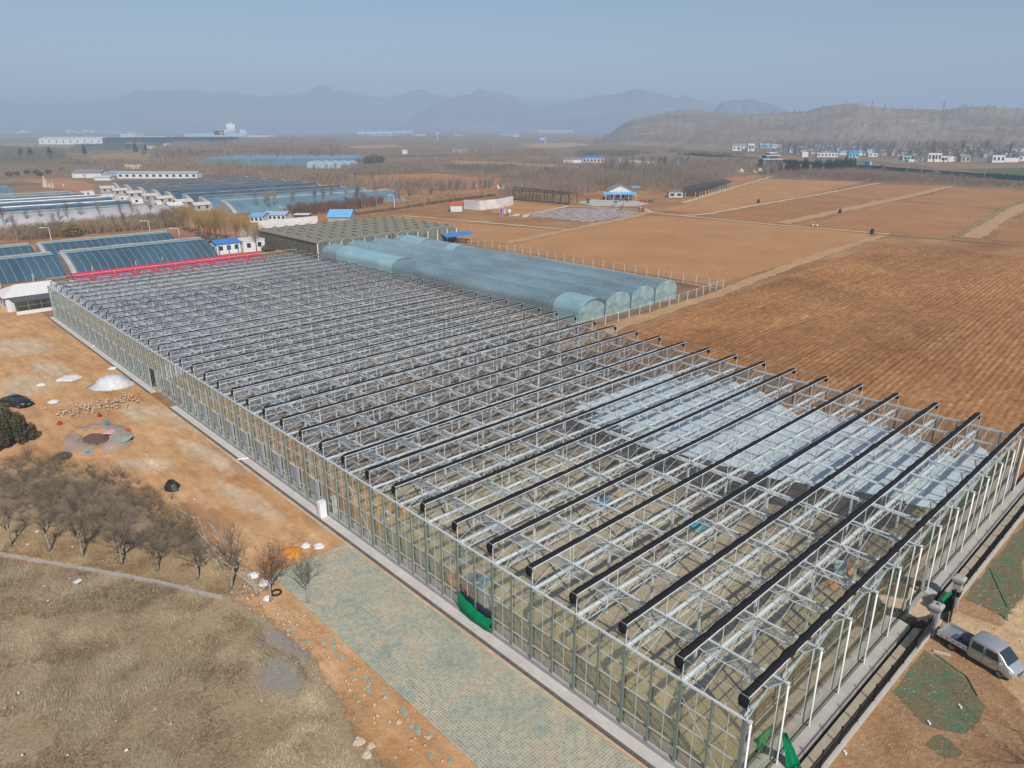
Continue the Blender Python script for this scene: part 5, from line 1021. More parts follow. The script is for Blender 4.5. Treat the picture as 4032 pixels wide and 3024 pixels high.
# wire fence on posts round the plot
FP = mat('white_fence_post', (.62, .60, .55), .8, 0, .08, 3); WIRE = film('wire_mesh', (.30, .27, .23), .16, .7, .2, .5)
fl = [(56.5, 72.6), (78.5, 71.8), (108, 73.6), (121.2, 75), (120.6, 96.6), (120.8, 122), (121.5, 150), (122, 171)]
fe = thing('wire_fence', 'wire mesh fence on white concrete posts around the film tunnels', 'fence')
for a, b in zip(fl, fl[1:]):
    L = math.dist(a, b); n = max(1, round(L/3.6))
    for i in range(n): x = a[0]+(b[0]-a[0])*i/n; y = a[1]+(b[1]-a[1])*i/n; MB().bar((x, y, 0), (x, y, 2.1), .11, .11).build('fence_post', FP, fe)
    MB().poly([(*a, .15), (*b, .15), (*b, 1.95), (*a, 1.95)]).build('wire_mesh', WIRE, fe)
    MB().bar((*a, 1.95), (*b, 1.95), .03).build('top_wire', FP, fe)
struct(strip('kerb', [(120.2, 76), (119.8, 96), (120, 122), (120.7, 150)], .5, .02, CONC, .1))
# ================================================================ older net covered greenhouse behind
og = thing('net_greenhouse', 'older multi span greenhouse roofed with olive shade net behind the film tunnels', 'greenhouse')
ONET = mat('olive_shade_net', (.215, .20, .145), .8, 0, .18, .6, .03, 4); ONETW = film('olive_net_wall', (.17, .16, .11), .82, .8, .15, .6); OGL = film('dull_glass', (.26, .27, .22), .6, .3, .15, .6)
ox, oy, ow, on, ol, oe = 71.5, 175.6, 3.9, 13, 38.5, 4.5
MB().poly([(ox, oy, 0), (ox, oy+ol, 0), (ox, oy+ol, oe), (ox, oy, oe)]).build('net_wall', ONETW, og)
for k in range(on):
    x = ox+ow*k; xm = x+ow/2
    MB().poly([(x, oy, oe), (xm, oy, oe+.95), (xm, oy+ol, oe+.95), (x, oy+ol, oe)]).poly([(xm, oy, oe+.95), (x+ow, oy, oe), (x+ow, oy+ol, oe), (xm, oy+ol, oe+.95)]).build('net_roof', ONET, og)
    MB().poly([(x, oy, 0), (x+ow, oy, 0), (x+ow, oy, oe), (xm, oy, oe+.93), (x, oy, oe)]).build('gable_end', ONETW if k == 6 else OGL, og)
    m = MB(); m.bar((x, oy-.03, oe), (xm, oy-.03, oe+.95), .09); m.bar((xm, oy-.03, oe+.95), (x+ow, oy-.03, oe), .09); m.bar((xm, oy-.03, 0), (xm, oy-.03, oe+.95), .07); m.build('gable_frame', TR, og)
    for j in range(6):
        yy = oy+3+j*6.2; m = MB(); m.loft([[(xm+.1+a*.9, yy+b*1.7, oe+.98-a*.42+.1*e) for a, b, e in ((0, -.5, 0), (1, -.5, 0), (1, .5, 0), (0, .5, 0))], [(xm+.1+a*.9, yy+b*1.7, oe+1.12-a*.36) for a, b in ((0, -.5), (1, -.5), (1, .5), (0, .5))]]); m.build('roof_vent', mat('dark_vent', (.03, .032, .035), .6, 0, .2, 1) if k+j == 0 else bpy.data.materials['dark_vent'], og)
    MB().bar((x, oy+.1, oe+.12), (x, oy+ol, oe+.12), .5, .1).build('gutter', mat('dark_gutter', (.10, .11, .115), .6, .2, .1, 1) if k == 0 else bpy.data.materials['dark_gutter'], og)
for k in range(on+1): MB().tube((ox+ow*k, oy-.25, 0), (ox+ow*k, oy-.25, oe), .13, .13, 8).build('down_pipe', WHITEP, og)
MB().poly([(ox+ow*on, oy, 0), (ox+ow*on, oy+ol, 0), (ox+ow*on, oy+ol, oe), (ox+ow*on, oy, oe)]).build('net_wall', ONETW, og); MB().poly([(ox, oy+ol, 0), (ox+ow*on, oy+ol, 0), (ox+ow*on, oy+ol, oe), (ox, oy+ol, oe)]).build('net_wall', ONETW, og)
tag(MB().gable(116, 127, 172.5, 178, 2.3, 3.1, .2, .1).build('blue_canopy', BLUER), 'blue tarpaulin canopy at the corner of the old net greenhouse', 'canopy')
rag('brown_stack', (122, 172.6, 0), 2.2, mat('rust_brown', (.14, .06, .04), .8, 0, .2, 2), 'brown stack of material under the blue canopy edge', 'stack', 33, 1.2)
rag('purple_bag', (70.6, 171.5, 0), 1.0, mat('purple_cloth', (.16, .06, .30), .7, 0, .2, 2), 'purple bag at the corner between tunnel and net greenhouse', 'bag', 34, 1.0)

# supplies stacked inside the near end of the big greenhouse
PBX = mat('pale_blue_box', (.45, .54, .56), .6, 0, .08, 2)
for i, (u, v, lb) in enumerate(((1812, 1244, 'pale blue box standing inside the near end of the greenhouse'), (1886, 1256, 'pale blue cabinet inside the glass end wall near the gate'))):
    p = G(u, v); MB_ = MB().loft([rrect(-.55, .45, 0, 1.1, .05), rrect(.55, .45, 0, 1.1, .05)]).span((-.57, -.47, 1.1), (.57, .47, 1.16)).span((-.56, -.3, .3), (-.54, .3, .9)); o = MB_.build('storage_box', PBX); o.location = (p[0], max(p[1], 1.2), .02); o.rotation_euler = (0, 0, .4+i); tag(o, lb, 'box')
for i, (u, v, s_) in enumerate(((1830, 1228, .9), (1800, 1232, .7), (1790, 1262, .8))):
    p = G(u, v); rag('soil_heap', (p[0], max(p[1], 1.2), .02), s_, bpy.data.materials['yard_dirt'], ['largest soil heap inside the greenhouse behind the pale blue box', 'soil heap left of the pale blue box inside the greenhouse', 'low soil heap in front of the pale blue box'][i], 'heap', 180+i, .4, 10)
# ================================================================ fields and tracks
def c9(col, row, x, y): return ([0, 737.33, 1474.67][col]+x/3, [164.6, 548.6, 1101.6][row]+y/3)
def G9(col, row, x, y): return G(*c9(col, row, x, y))
pa, pb = G(1338, 700), G(1885, 515); FA = math.atan2(pb[1]-pa[1], pb[0]-pa[0])
TRACK = ground_mat('track_dirt', [(.3, (.48, .335, .20)), (.7, (.60, .45, .29))], .2, (.82, 1.12), 1.6, .06, 3)
TRACK2 = ground_mat('worn_track', [(.3, (.42, .245, .125)), (.7, (.50, .315, .175))], .2, (.85, 1.12), 1.6, .06, 3)
WEED = ground_mat('weedy_bank', [(.3, (.20, .16, .08)), (.6, (.34, .24, .12)), (.75, (.42, .32, .18))], .3, (.6, 1.3), 2, .15, 3)
FZ = [.012]
def field_sheet(name, pts, cols, fur, st, z=.012, big=.05, jit=.6):
    FZ[0] += .0035; z = FZ[0]
    return sheet(name, pts, z, ground_mat(name, cols, big, (.82, 1.14), .8, .12, 1.4, furrow=(fur, 2.6, st)), 4, jit, len(pts))
B1 = [(.3, (.36, .17, .068)), (.7, (.44, .225, .094))]; B2 = [(.3, (.41, .205, .085)), (.7, (.485, .26, .115))]; B3 = [(.3, (.33, .16, .065)), (.7, (.405, .205, .084))]
field_sheet('smooth_field', [G(1566, 610), G(1885, 512), G(1880, 505), G9(2, 0, 600, 970), G9(2, 0, 0, 915), G9(1, 0, 1990, 905), G9(1, 0, 1540, 990), G(1090, 530), G(1040, 520), (122.5, 150), (122, 75)], B2, FA+.1, .10)
field_sheet('rough_field', [G9(2, 0, 780, 965), G9(2, 0, 1340, 822), G9(2, 0, 1450, 818), G9(2, 0, 2040, 866), G9(2, 0, 1760, 1045), G9(2, 0, 1340, 1022)], B1, FA, .28)
field_sheet('middle_field', [G9(2, 0, 170, 908), G9(2, 0, 500, 838), G9(2, 0, 880, 772), G9(2, 0, 1250, 798), G9(2, 0, 1010, 868), G9(2, 0, 640, 945), G9(2, 0, 590, 960)], B3, FA, .16)
field_sheet('upper_field', [G9(2, 0, 890, 765), G9(2, 0, 1280, 702), G9(2, 0, 1700, 712), G9(2, 0, 1400, 800), G9(2, 0, 1310, 800), G9(2, 0, 1260, 792)], B1, FA, .22)
field_sheet('right_field', [G9(2, 0, 1440, 806), G9(2, 0, 1770, 722), G9(2, 0, 2400, 745), G9(2, 0, 2260, 785), G9(2, 0, 2060, 858)], B1, FA, .22)
field_sheet('left_field', [G9(2, 0, 0, 830), G9(2, 0, 330, 728), G9(2, 0, 560, 668), G9(2, 0, 1180, 684), G9(2, 0, 860, 760), G9(2, 0, 480, 826), G9(2, 0, 130, 890), G9(2, 0, 0, 880), G9(1, 0, 2080, 870)], B2, FA, .08)
field_sheet('corner_field', [G9(2, 0, 2000, 1060), G9(2, 0, 2230, 890), G9(2, 0, 2500, 900), G9(2, 0, 2500, 1110)], B3, FA, .25)
field_sheet('west_field', [G9(1, 0, 330, 900), G9(1, 0, 740, 950), G9(1, 0, 1440, 1000), G9(1, 0, 1060, 1075), (123, 172), (124, 222)], B2, .2, .1)
field_sheet('far_field', [G9(1, 0, 1110, 810), G9(1, 0, 1440, 850), G9(1, 0, 1200, 900), G9(1, 0, 1000, 890), G9(1, 0, 960, 880)], B2, .2, .1)
field_sheet('orange_field', [G9(1, 0, 250, 640), G9(1, 0, 600, 630), G9(1, 0, 1040, 670), G9(1, 0, 1000, 720), G9(1, 0, 500, 740), G9(1, 0, 30, 690)], [(.3, (.40, .18, .075)), (.7, (.46, .22, .10))], .3, .06, jit=3)
field_sheet('orange_field', [G9(0, 0, 130, 672), G9(0, 0, 400, 660), G9(0, 0, 620, 700), G9(0, 0, 600, 745), G9(0, 0, 430, 740)], [(.3, (.40, .19, .09)), (.7, (.46, .24, .12))], .3, .06, jit=2)
field_sheet('orange_field', [G9(0, 0, 1870, 432), G9(0, 0, 2100, 425), G9(0, 0, 2210, 440), G9(0, 0, 2150, 458), G9(0, 0, 1920, 455)], [(.3, (.42, .22, .10)), (.7, (.48, .27, .14))], .3, .04, jit=4)
field_sheet('orange_field', [G9(1, 0, 60, 452), G9(1, 0, 330, 445), G9(1, 0, 430, 460), G9(1, 0, 300, 470), G9(1, 0, 50, 466)], [(.3, (.42, .21, .09)), (.7, (.48, .26, .13))], .3, .04, jit=4)
field_sheet('orange_field', [G9(2, 0, 290, 660), G9(2, 0, 480, 642), G9(2, 0, 520, 650), G9(2, 0, 470, 672), G9(2, 0, 330, 715)], [(.3, (.38, .17, .075)), (.7, (.44, .22, .10))], .3, .06, jit=1)
field_sheet('pale_field', [G9(1, 0, 700, 545), G9(1, 0, 1100, 560), G9(1, 0, 1420, 575), G9(1, 0, 1300, 600), G9(1, 0, 800, 590)], [(.3, (.33, .22, .12)), (.7, (.40, .28, .16))], .3, .04, jit=3)
field_sheet('pale_field', [G9(1, 0, 1130, 440), G9(1, 0, 1500, 430), G9(1, 0, 1620, 445), G9(1, 0, 1400, 465), G9(1, 0, 1200, 460)], [(.3, (.36, .26, .16)), (.7, (.42, .31, .19))], .3, .04, jit=4)
field_sheet('pale_field', [G9(0, 0, 0, 435), G9(0, 0, 350, 432), G9(0, 0, 660, 440), G9(0, 0, 500, 470), G9(0, 0, 0, 470)], [(.3, (.30, .20, .12)), (.7, (.36, .25, .15))], .3, .04, jit=4)
field_sheet('pale_field', [G9(0, 0, 430, 545), G9(0, 0, 700, 500), G9(0, 0, 1000, 500), G9(0, 0, 950, 560), G9(0, 0, 700, 570)], [(.3, (.28, .19, .11)), (.7, (.36, .24, .14))], .3, .04, jit=4)
field_sheet('green_field', [G9(2, 0, 1680, 592), G9(2, 0, 1900, 582), G9(2, 0, 2500, 590), G9(2, 0, 2500, 660), G9(2, 0, 2000, 630)], [(.3, (.10, .12, .05)), (.7, (.13, .145, .065))], .3, .04, .02, jit=1)
field_sheet('green_field', [G9(2, 0, 840, 545), G9(2, 0, 1070, 538), G9(2, 0, 1360, 560), G9(2, 0, 1180, 568)], [(.3, (.11, .13, .06)), (.7, (.16, .16, .08))], .3, .04, .02, jit=1)
field_sheet('brown_verge', [G9(2, 0, 1480, 560), G9(2, 0, 2400, 575), G9(2, 0, 2400, 590), G9(2, 0, 1660, 605)], [(.3, (.24, .15, .09)), (.7, (.32, .21, .13))], .3, .04, jit=1)
strip('path', [G9(1, 0, 1940, 850), G9(2, 0, -200, 885), G9(2, 0, 0, 906), G9(2, 0, 600, 965), G9(2, 0, 1340, 1026)], 2.6, .122, TRACK, .2)
strip('path', [G9(2, 0, 1340, 1030), G9(2, 0, 2000, 1082), G9(2, 0, 2400, 1115)], 2.2, .122, WEED, .35)
strip('path', [G9(2, 0, 1300, 1032), G9(2, 0, 900, 1160), G9(2, 0, 470, 1318), G(1560, 632), G(1450, 668), G(1345, 702), (57, 66)], 3.4, .121, TRACK2, .5)
strip('path', [G9(2, 0, 640, 955), G9(2, 0, 1010, 876), G9(2, 0, 1330, 808), G9(2, 0, 1740, 716)], 6.0, .120, TRACK2, .8)
strip('path', [G9(2, 0, 0, 905), G9(2, 0, 150, 895), G9(2, 0, 500, 832), G9(2, 0, 880, 768), G9(2, 0, 1280, 692)], 3.0, .120, TRACK, .8)
strip('path', [G9(2, 0, 0, 822), G9(2, 0, 330, 722), G9(2, 0, 480, 680), G9(2, 0, 610, 642)], 3.4, .120, TRACK, .6)
strip('path', [G9(2, 0, 1860, 1050), G9(2, 0, 2080, 905), G9(2, 0, 2300, 800)], 6.5, .120, TRACK2, .8); strip('weed_bank', [G9(2, 0, 1770, 1042), G9(2, 0, 2000, 910), G9(2, 0, 2080, 862), G9(2, 0, 2260, 780)], 2.5, .124, WEED, .6)
strip('path', [G9(1, 0, 1060, 1085), G9(1, 0, 1540, 985), G9(1, 0, 1900, 910), G9(1, 0, 1990, 880)], 4.5, .120, TRACK2, 1.0)
strip('path', [G9(1, 0, 400, 905), G9(1, 0, 880, 945), G9(1, 0, 1450, 995)], 2.5, .121, TRACK, .6)
strip('path', [G9(1, 0, 1180, 905), G9(1, 0, 1470, 842), G9(1, 0, 1700, 855), G9(1, 0, 1900, 865)], 3, .121, TRACK, .5)
strip('weed_bank', [G9(1, 0, 560, 520), G9(1, 0, 900, 530), G9(1, 0, 1430, 560)], 10, .13, ground_mat('green_bank', [(.3, (.12, .13, .08)), (.7, (.22, .21, .14))], .05, (.7, 1.2), .5, .2, 1), 2)
# bare poached earth on the right edge of the ploughed field, worked soil with real clods
def ploughed():
    poly = [G(1385, 712), G(1640, 618), G(1898, 529), G(2100, 545), G(2330, 566), G(2560, 700), G(2330, 900), G(2212, 912), (57.5, 3.5), (57, 64)]
    st = .27; ca, sa = math.cos(FA), math.sin(FA); P = np.array(poly); U = P@np.array([ca, sa]); Vv = P@np.array([-sa, ca])
    u = np.arange(U.min(), U.max(), st); v = np.arange(Vv.min(), Vv.max(), st); uu, vv = np.meshgrid(u, v); x = uu*ca-vv*sa; y = uu*sa+vv*ca
    ok = inside(x, y, poly); mod = np.clip((fbm(uu*.03+30, vv*.12+30, 4, 5)-.22)*2.6, .3, 1.0)
    row = (1-np.abs(((vv+.35*(fbm(uu*.10+9, vv*.2+9, 3, 8)-.5))/.95) % 1*2-1))
    cl = fbm(uu*.95+60, vv*2.3+60, 3, 21); cl = .6*cl+.4*fbm(uu*2.6+10, vv*2.6+40, 2, 51); cl2 = fbm(uu*.55+20, vv*.9+80, 3, 31)
    z = .04+mod*(.13*row)+.75*np.clip(cl-.45, 0, 1)*(.5+mod)+.10*(cl2-.4)
    z = np.maximum(z, .03); V = np.stack([x, y, z], -1).reshape(-1, 3); nv, nu = x.shape; i = np.arange(nv*nu).reshape(nv, nu); q = np.stack([i[:-1, :-1], i[:-1, 1:], i[1:, 1:], i[1:, :-1]], -1); m = ok[:-1, :-1] & ok[:-1, 1:] & ok[1:, 1:] & ok[1:, :-1]
    q = q[m]; used = np.unique(q); mp = -np.ones(nv*nu, int); mp[used] = np.arange(len(used)); tint = np.clip(.5+1.1*(cl.ravel()-.45)+.3*(cl2.ravel()-.45)+.55*(row.ravel()-.5)*mod.ravel(), 0, 1)  # row shading put into the tint: crests lighter, troughs darker
    return np_mesh('ploughed_field', V[used], mp[q], PLO, col=tint[used])
def plo_mat():
    m, t, out = nt('ploughed_soil'); b = N(t, 'ShaderNodeBsdfPrincipled', Roughness=.95); b.inputs['Specular IOR Level'].default_value = .08; co = coords(t, 'world')
    c = ramp(t, noise(t, co, .05, 5, .6, .3), [(.3, (.37, .172, .068)), (.7, (.46, .232, .095))]); a = N(t, 'ShaderNodeAttribute', attribute_name='tint')
    c = mixc(t, 1.0, c, ramp(t, a.outputs['Fac'], [(.1, .5), (.9, 1.25)]), 'MULTIPLY')
    c = mixc(t, 1.0, c, ramp(t, noise(t, co, .022, 5, .65, .6), [(.32, .74), (.5, 1.0), (.68, 1.14)]), 'MULTIPLY'); c = mixc(t, 1.0, c, ramp(t, noise(t, co, 1.0, 4, .6, .2, (.02, .55, 1, -FA)), [(.36, .88), (.5, 1.0), (.66, 1.07)]), 'MULTIPLY')
    sp = noise(t, co, 3.4, 3, .6); c = mixc(t, ramp(t, sp, [(.70, 0.0), (.74, .75)]), c, (.60, .47, .32)); t.links.new(c, b.inputs['Base Color'])
    bp = N(t, 'ShaderNodeBump', Strength=1.0, Distance=.14); t.links.new(noise(t, co, 2.4, 8, .75), bp.inputs['Height']); t.links.new(bp.outputs[0], b.inputs['Normal']); t.links.new(b.outputs[0], out.inputs[0]); return m
PLO = plo_mat(); struct(ploughed(), 'freshly ploughed orange brown field with rough furrows')
tag(blades('grass', [(57, 68), (78, 69), (108, 71.5), (121, 73), (126, 70), (110, 66), (80, 67.5), (57, 64.5)], 9000, .1, .4, STRAW, 19), 'dry straw coloured grass along the fence path', None, None, 'stuff')
# mulch plot and concrete yard
def mulch():
    m, t, out = nt('mulch_film'); b = N(t, 'ShaderNodeBsdfPrincipled', Roughness=.7); co = coords(t, 'world'); n = noise(t, co, .25, 8, .75, .4, (1, 3, 1, .25))
    c = ramp(t, n, [(.42, (.22, .13, .10)), (.5, (.34, .26, .235)), (.58, (.52, .46, .44))]); t.links.new(c, b.inputs['Base Color']); t.links.new(b.outputs[0], out.inputs[0]); return m
sheet('mulched_plot', [G9(1, 0, 1180, 905), G9(1, 0, 1440, 856), G9(1, 0, 1700, 858), G9(1, 0, 1930, 880), G9(1, 0, 1880, 905), G9(1, 0, 1600, 950), G9(1, 0, 1400, 930)], .126, mulch(), 4, .5)
sheet('concrete_yard', [G9(1, 0, 1530, 820), G9(1, 0, 1620, 800), G9(1, 0, 1900, 808), G9(1, 0, 2000, 825), G9(1, 0, 1930, 845), G9(1, 0, 1640, 845)], .124, ground_mat('yard_concrete', [(.3, (.42, .38, .33)), (.7, (.50, .46, .41))], .2, (.9, 1.1), 2, .01, 6), 4, .3)
# ================================================================ trees of the middle distance
def far_tree(name, label, seed, h, lev, wid, r0, m, trm=None):
    rg = random.Random(seed); o = thing(name, label, 'tree'); segs = []; MB().tube((0, 0, 0), (rg.gauss(0, .1), rg.gauss(0, .1), h*.75), r0, r0*.35, 5).build('trunk', trm or BARK, o)
    for i in range(16):
        z = h*rg.uniform(.22, .75); a = rg.uniform(0, 6.28); grow(rg, Vector((0, 0, z)), Vector((math.cos(a)*wid, math.sin(a)*wid, 1)).normalized(), h*rg.uniform(.18, .3), r0*.42, 2, lev, segs, (2, 3), .5, .3, .6)
    V, F = seg_arrays(segs, 3); np_mesh('crown', V, F, m, o); return o
GTW = mat('grey_twigs', (.24, .19, .155), .9, 0, .25, .2); PTW = mat('pale_poplar', (.34, .28, .22), .9, 0, .2, .3)
def place_trees(proto, pts, label, group, smin=.8, smax=1.2, seed=0, z=0):
    rg = random.Random(seed); k = 0
    for p in pts:
        pr = proto[rg.randrange(len(proto))]; s = rg.uniform(smin, smax); lb = label[k] if isinstance(label, list) else label
        if not pr.get('_used'):
            o = pr; o['_used'] = 1; o.location = (p[0], p[1], z); o.rotation_euler = (0, 0, rg.uniform(0, 6)); o.scale = (s, s, s); o['label'] = lb; o['group'] = group
        else:
            o = dup(pr, (p[0], p[1], z), rg.uniform(0, 6), s, lb, group)
        k += 1
def along(pts, n, jit, seed):
    rg = random.Random(seed); L = [math.dist(a, b) for a, b in zip(pts, pts[1:])]; T = sum(L); out = []
    for i in range(n):
        d = T*(i+.5)/n+rg.uniform(-.4, .4)*T/n
        for a, b, l in zip(pts, pts[1:], L):
            if d <= l or b is pts[-1]: f = d/l; out.append((a[0]+(b[0]-a[0])*f+rg.gauss(0, jit), a[1]+(b[1]-a[1])*f+rg.gauss(0, jit))); break
            d -= l
    return out
pop = [far_tree('bare_tree', 'bare slender tree', 200+i, 8.5, 4, .45, .11, [GTW, PTW, GTW][i], PTW) for i in range(3)]
Qp = lambda x, y: G(*CZ(0, 660, 800, 2212, x, y))
place_trees(pop, [Qp(x, y) for x, y in ((190, 805), (310, 655), (460, 640), (610, 700), (660, 640), (760, 650), (905, 610), (1090, 730), (1250, 700), (1365, 700), (1455, 600), (1540, 680), (1790, 660), (1100, 620), (60, 690), (1660, 590), (1330, 600))], 'bare slender tree standing in front of the pale grey film greenhouse', 'bare trees before the grey film greenhouse', .75, 1.2, 1)
place_trees(pop, along([G9(1, 0, 60, 870), G9(1, 0, 330, 840), G9(1, 0, 640, 800), G9(1, 0, 1010, 750)], 34, 3.5, 4), 'bare young tree in the row behind the hedge beyond the net greenhouse', 'bare trees in the hedge row', .7, 1.0, 2)
place_trees(pop, along([G9(1, 0, 0, 710), G9(1, 0, 300, 690), G9(0, 0, 2050, 640), G9(0, 0, 1650, 640)], 22, 6, 5), 'bare poplar between the middle block greenhouses and the orange field', 'bare poplars behind the middle block', .8, 1.2, 3)
place_trees(pop, along([G(*CZ(750, 700, 850, 2212, 520, 340)), G(*CZ(750, 700, 850, 2212, 1000, 330)), G(*CZ(750, 700, 850, 2212, 1900, 230))], 18, 4, 6), 'bare tree in front of the light blue greenhouse of the middle block', 'bare trees before the light blue greenhouse', .9, 1.25, 4)
place_trees(pop, along([G9(0, 0, 980, 545), G9(0, 0, 1500, 560), G9(0, 0, 2200, 560)], 34, 14, 7), 'pale bare poplar near the large blue film greenhouses', 'bare poplars by the blue film greenhouses', 1.0, 1.6, 5)
place_trees(pop, along([G9(2, 0, 20, 600), G9(2, 0, -120, 640), G9(2, 0, -350, 640), G9(1, 0, 1750, 690)], 26, 5, 8), 'pale bare poplar standing taller at the edge of the grey wood', 'pale poplars at the edge of the wood', 1.3, 1.8, 6)
WIL = mat('willow_twigs', (.40, .27, .10), .9, 0, .2, .3); WIL2 = mat('willow_bark', (.14, .11, .085), .9, 0, .2, 2)
def willow(seed, h):
    rg = random.Random(seed); o = thing('willow_tree', 'yellow willow', 'tree'); MB().path([(0, 0, 0), (.1, .05, h*.25), (.15, -.05, h*.5)], [.2, .17, .1], 6).build('trunk', WIL2, o); segs = []
    for i in range(9): a = rg.uniform(0, 6.28); grow(rg, Vector((0, 0, h*rg.uniform(.28, .5))), Vector((math.cos(a)*.65, math.sin(a)*.65, 1)).normalized(), h*.24, .10, 1, 4, segs, (2, 3), .5, .2, .66)
    V, F = seg_arrays(segs, 3); np_mesh('crown', V, F, WIL, o); return o
wl = [willow(400+i, 11.5) for i in range(3)]
Wp = lambda x, y: G(*CZ(650, 800, 700, 2212, x, y))
place_trees(wl, [Wp(x, y) for x, y in ((310, 380), (435, 440), (505, 465), (575, 480), (632, 500), (705, 500), (905, 540), (1045, 560), (1140, 600), (540, 420), (760, 450), (400, 400), (240, 350), (640, 440))], 'yellow tinged willow in the clump behind the blue roofed shed', 'yellow willows in the clump', .85, 1.15, 7)
bs_ = thing('round_bush', 'ochre coloured round bush behind the second row film greenhouse', 'bush', (*G(*CZ(0, 660, 800, 2212, 790, 750)), 0)); leafball('crown', [(0, 0, 2, 3.4, 3.0, 2.6)], 2600, .16, mat('ochre_leaves', (.34, .24, .08), .9, 0, .25, .4, tint=True), bs_, 6); MB().tube((0, 0, 0), (0, 0, 2), .15).build('trunk', BARK, bs_)
bs_ = thing('round_bush', 'low dark round bush beside the path left of the net greenhouse', 'bush', (*Wp(1290, 600), 0)); leafball('crown', [(0, 0, .9, 2.2, 2.0, 1.1)], 1500, .12, CED, bs_, 7); MB().tube((0, 0, 0), (0, 0, 1), .1).build('trunk', BARK, bs_)
for i, (u, v, rr) in enumerate([(808, 352, 5), (822, 351, 4), (795, 353, 4)]):
    bs_ = thing('evergreen_bush', ['dark green evergreen clump behind the pale blue film greenhouse', 'right dark green evergreen behind the pale blue film greenhouse', 'left dark green evergreen behind the pale blue film greenhouse'][i], 'bush', (*G(u, v), 0)); leafball('crown', [(0, 0, rr*.8, rr*1.3, rr, rr*.9)], 900, .4, CED, bs_, 8+i); MB().tube((0, 0, 0), (0, 0, rr*.7), .2).build('trunk', BARK, bs_)
# woods and scrub, uncountable masses
def mass(name, label, poly, n, h, m, seed, wid=.4, segn=9, r=.05, var=.3, pts=None):
    g = np.random.default_rng(seed); P = np.array(poly); lo = P.min(0); hi = P.max(0); x = np.zeros(0); y = np.zeros(0)
    while len(x) < n:
        a = g.uniform(lo[0], hi[0], n); b = g.uniform(lo[1], hi[1], n); dd = np.hypot(a-CAM[0], b-CAM[1]); ok = inside(a, b, poly) & (g.random(n) < (np.hypot(P[:, 0]-CAM[0], P[:, 1]-CAM[1]).min()/dd)**1.7); x = np.concatenate([x, a[ok]]); y = np.concatenate([y, b[ok]])
    x, y = x[:n], y[:n]; zz = 0*x
    if pts is not None: x, y, zz = pts.T; n = len(x)
    H = h*(1-var+2*var*g.random(n))*(.7+.6*fbm(x*.05+80, y*.05+80, 3, seed)); S_ = [np.stack([x, y, 0*x, x+g.normal(0, .2, n), y+g.normal(0, .2, n), H*.8, 0*x+r*1.6, 0*x+r*.6], 1)]
    for i in range(segn):
        z0 = H*g.uniform(.15, .7, n); a = g.uniform(0, 6.28, n); L = H*g.uniform(.18, .36, n); S_.append(np.stack([x, y, z0, x+np.cos(a)*L*wid*1.6, y+np.sin(a)*L*wid*1.6, z0+L, 0*x+r, 0*x+r*.4], 1))
        a2 = a+g.normal(0, .8, n); k = S_[-1]; S_.append(np.stack([k[:, 3], k[:, 4], k[:, 5], k[:, 3]+np.cos(a2)*L*.6, k[:, 4]+np.sin(a2)*L*.6, k[:, 5]+L*.45, 0*x+r*.7, 0*x+r*.3], 1))
    S_ = np.concatenate(S_); zz = np.tile(zz, len(S_)//n); S_[:, 2] += zz; S_[:, 5] += zz
    V, F = seg_arrays(S_, 3); return tag(np_mesh(name, V, F, m), label, None, None, 'stuff')
WOOD = mat('grey_wood_twigs', (.29, .225, .165), .9, 0, .3, .02, space='world'); SCR2 = mat('brown_scrub', (.31, .225, .145), .9, 0, .35, .05, space='world'); DKW = mat('dark_orchard_twigs', (.20, .155, .12), .9, 0, .3, .03, space='world'); OLV = mat('olive_scrub', (.20, .18, .11), .9, 0, .35, .05, space='world')
mass('woodland', 'grey bare wood behind the blue canopied house', [G9(1, 0, 1330, 770), G9(1, 0, 1560, 785), G9(1, 0, 1700, 745), G9(1, 0, 2212, 760), G9(2, 0, 200, 700), G9(2, 0, 340, 655), G9(2, 0, 340, 600), G9(2, 0, 0, 600), G9(1, 0, 1650, 650), G9(1, 0, 1320, 690)], 1700, 8, WOOD, 3, r=.06)
mass('woodland', 'grey bare trees along the hedge path right of the net greenhouse', [G9(1, 0, 1010, 770), G9(1, 0, 1340, 775), G9(1, 0, 1330, 700), G9(1, 0, 1080, 690)], 260, 6, WOOD, 4)
mass('undergrowth', 'brown scrub in front of the pale grey film greenhouse', [Qp(-100, 800), Qp(300, 800), Qp(900, 735), Qp(1500, 690), Qp(1880, 660), Qp(1880, 530), Qp(1300, 600), Qp(700, 660), Qp(0, 730)], 1500, 3.0, SCR2, 5, .7, 9, .05)
mass('undergrowth', 'brown scrub between the willows and the middle block', [Wp(-50, 300), Wp(250, 350), Wp(250, 150), Wp(0, 120)], 240, 4, SCR2, 6, .7, 9, .05)
mass('undergrowth', 'reddish scrub in front of the light blue greenhouse of the middle block', [G(*CZ(750, 700, 850, 2212, x, y)) for x, y in ((960, 400), (1400, 370), (1960, 290), (1990, 230), (1400, 300), (1000, 330))], 700, 3.2, mat('reddish_scrub', (.20, .12, .085), .9, 0, .35, .05, space='world'), 7, .7, 9, .05)
mass('undergrowth', 'tangled scrub around the pergola', [G9(1, 0, 1000, 790), G9(1, 0, 1500, 835), G9(1, 0, 1500, 790), G9(1, 0, 1050, 745)], 240, 2.6, SCR2, 8, .7)
mass('young_orchard', 'grid of bare young fruit trees beyond the fields', [G9(2, 0, 560, 660), G9(2, 0, 620, 630), G9(2, 0, 1110, 612), G9(2, 0, 1600, 650), G9(2, 0, 2400, 720), G9(2, 0, 2400, 738), G9(2, 0, 1700, 705), G9(2, 0, 1250, 690)], 2600, 3.6, mat('orchard_twigs', (.27, .19, .13), .9, 0, .25, .02, space='world'), 9, .5, 7, .05)
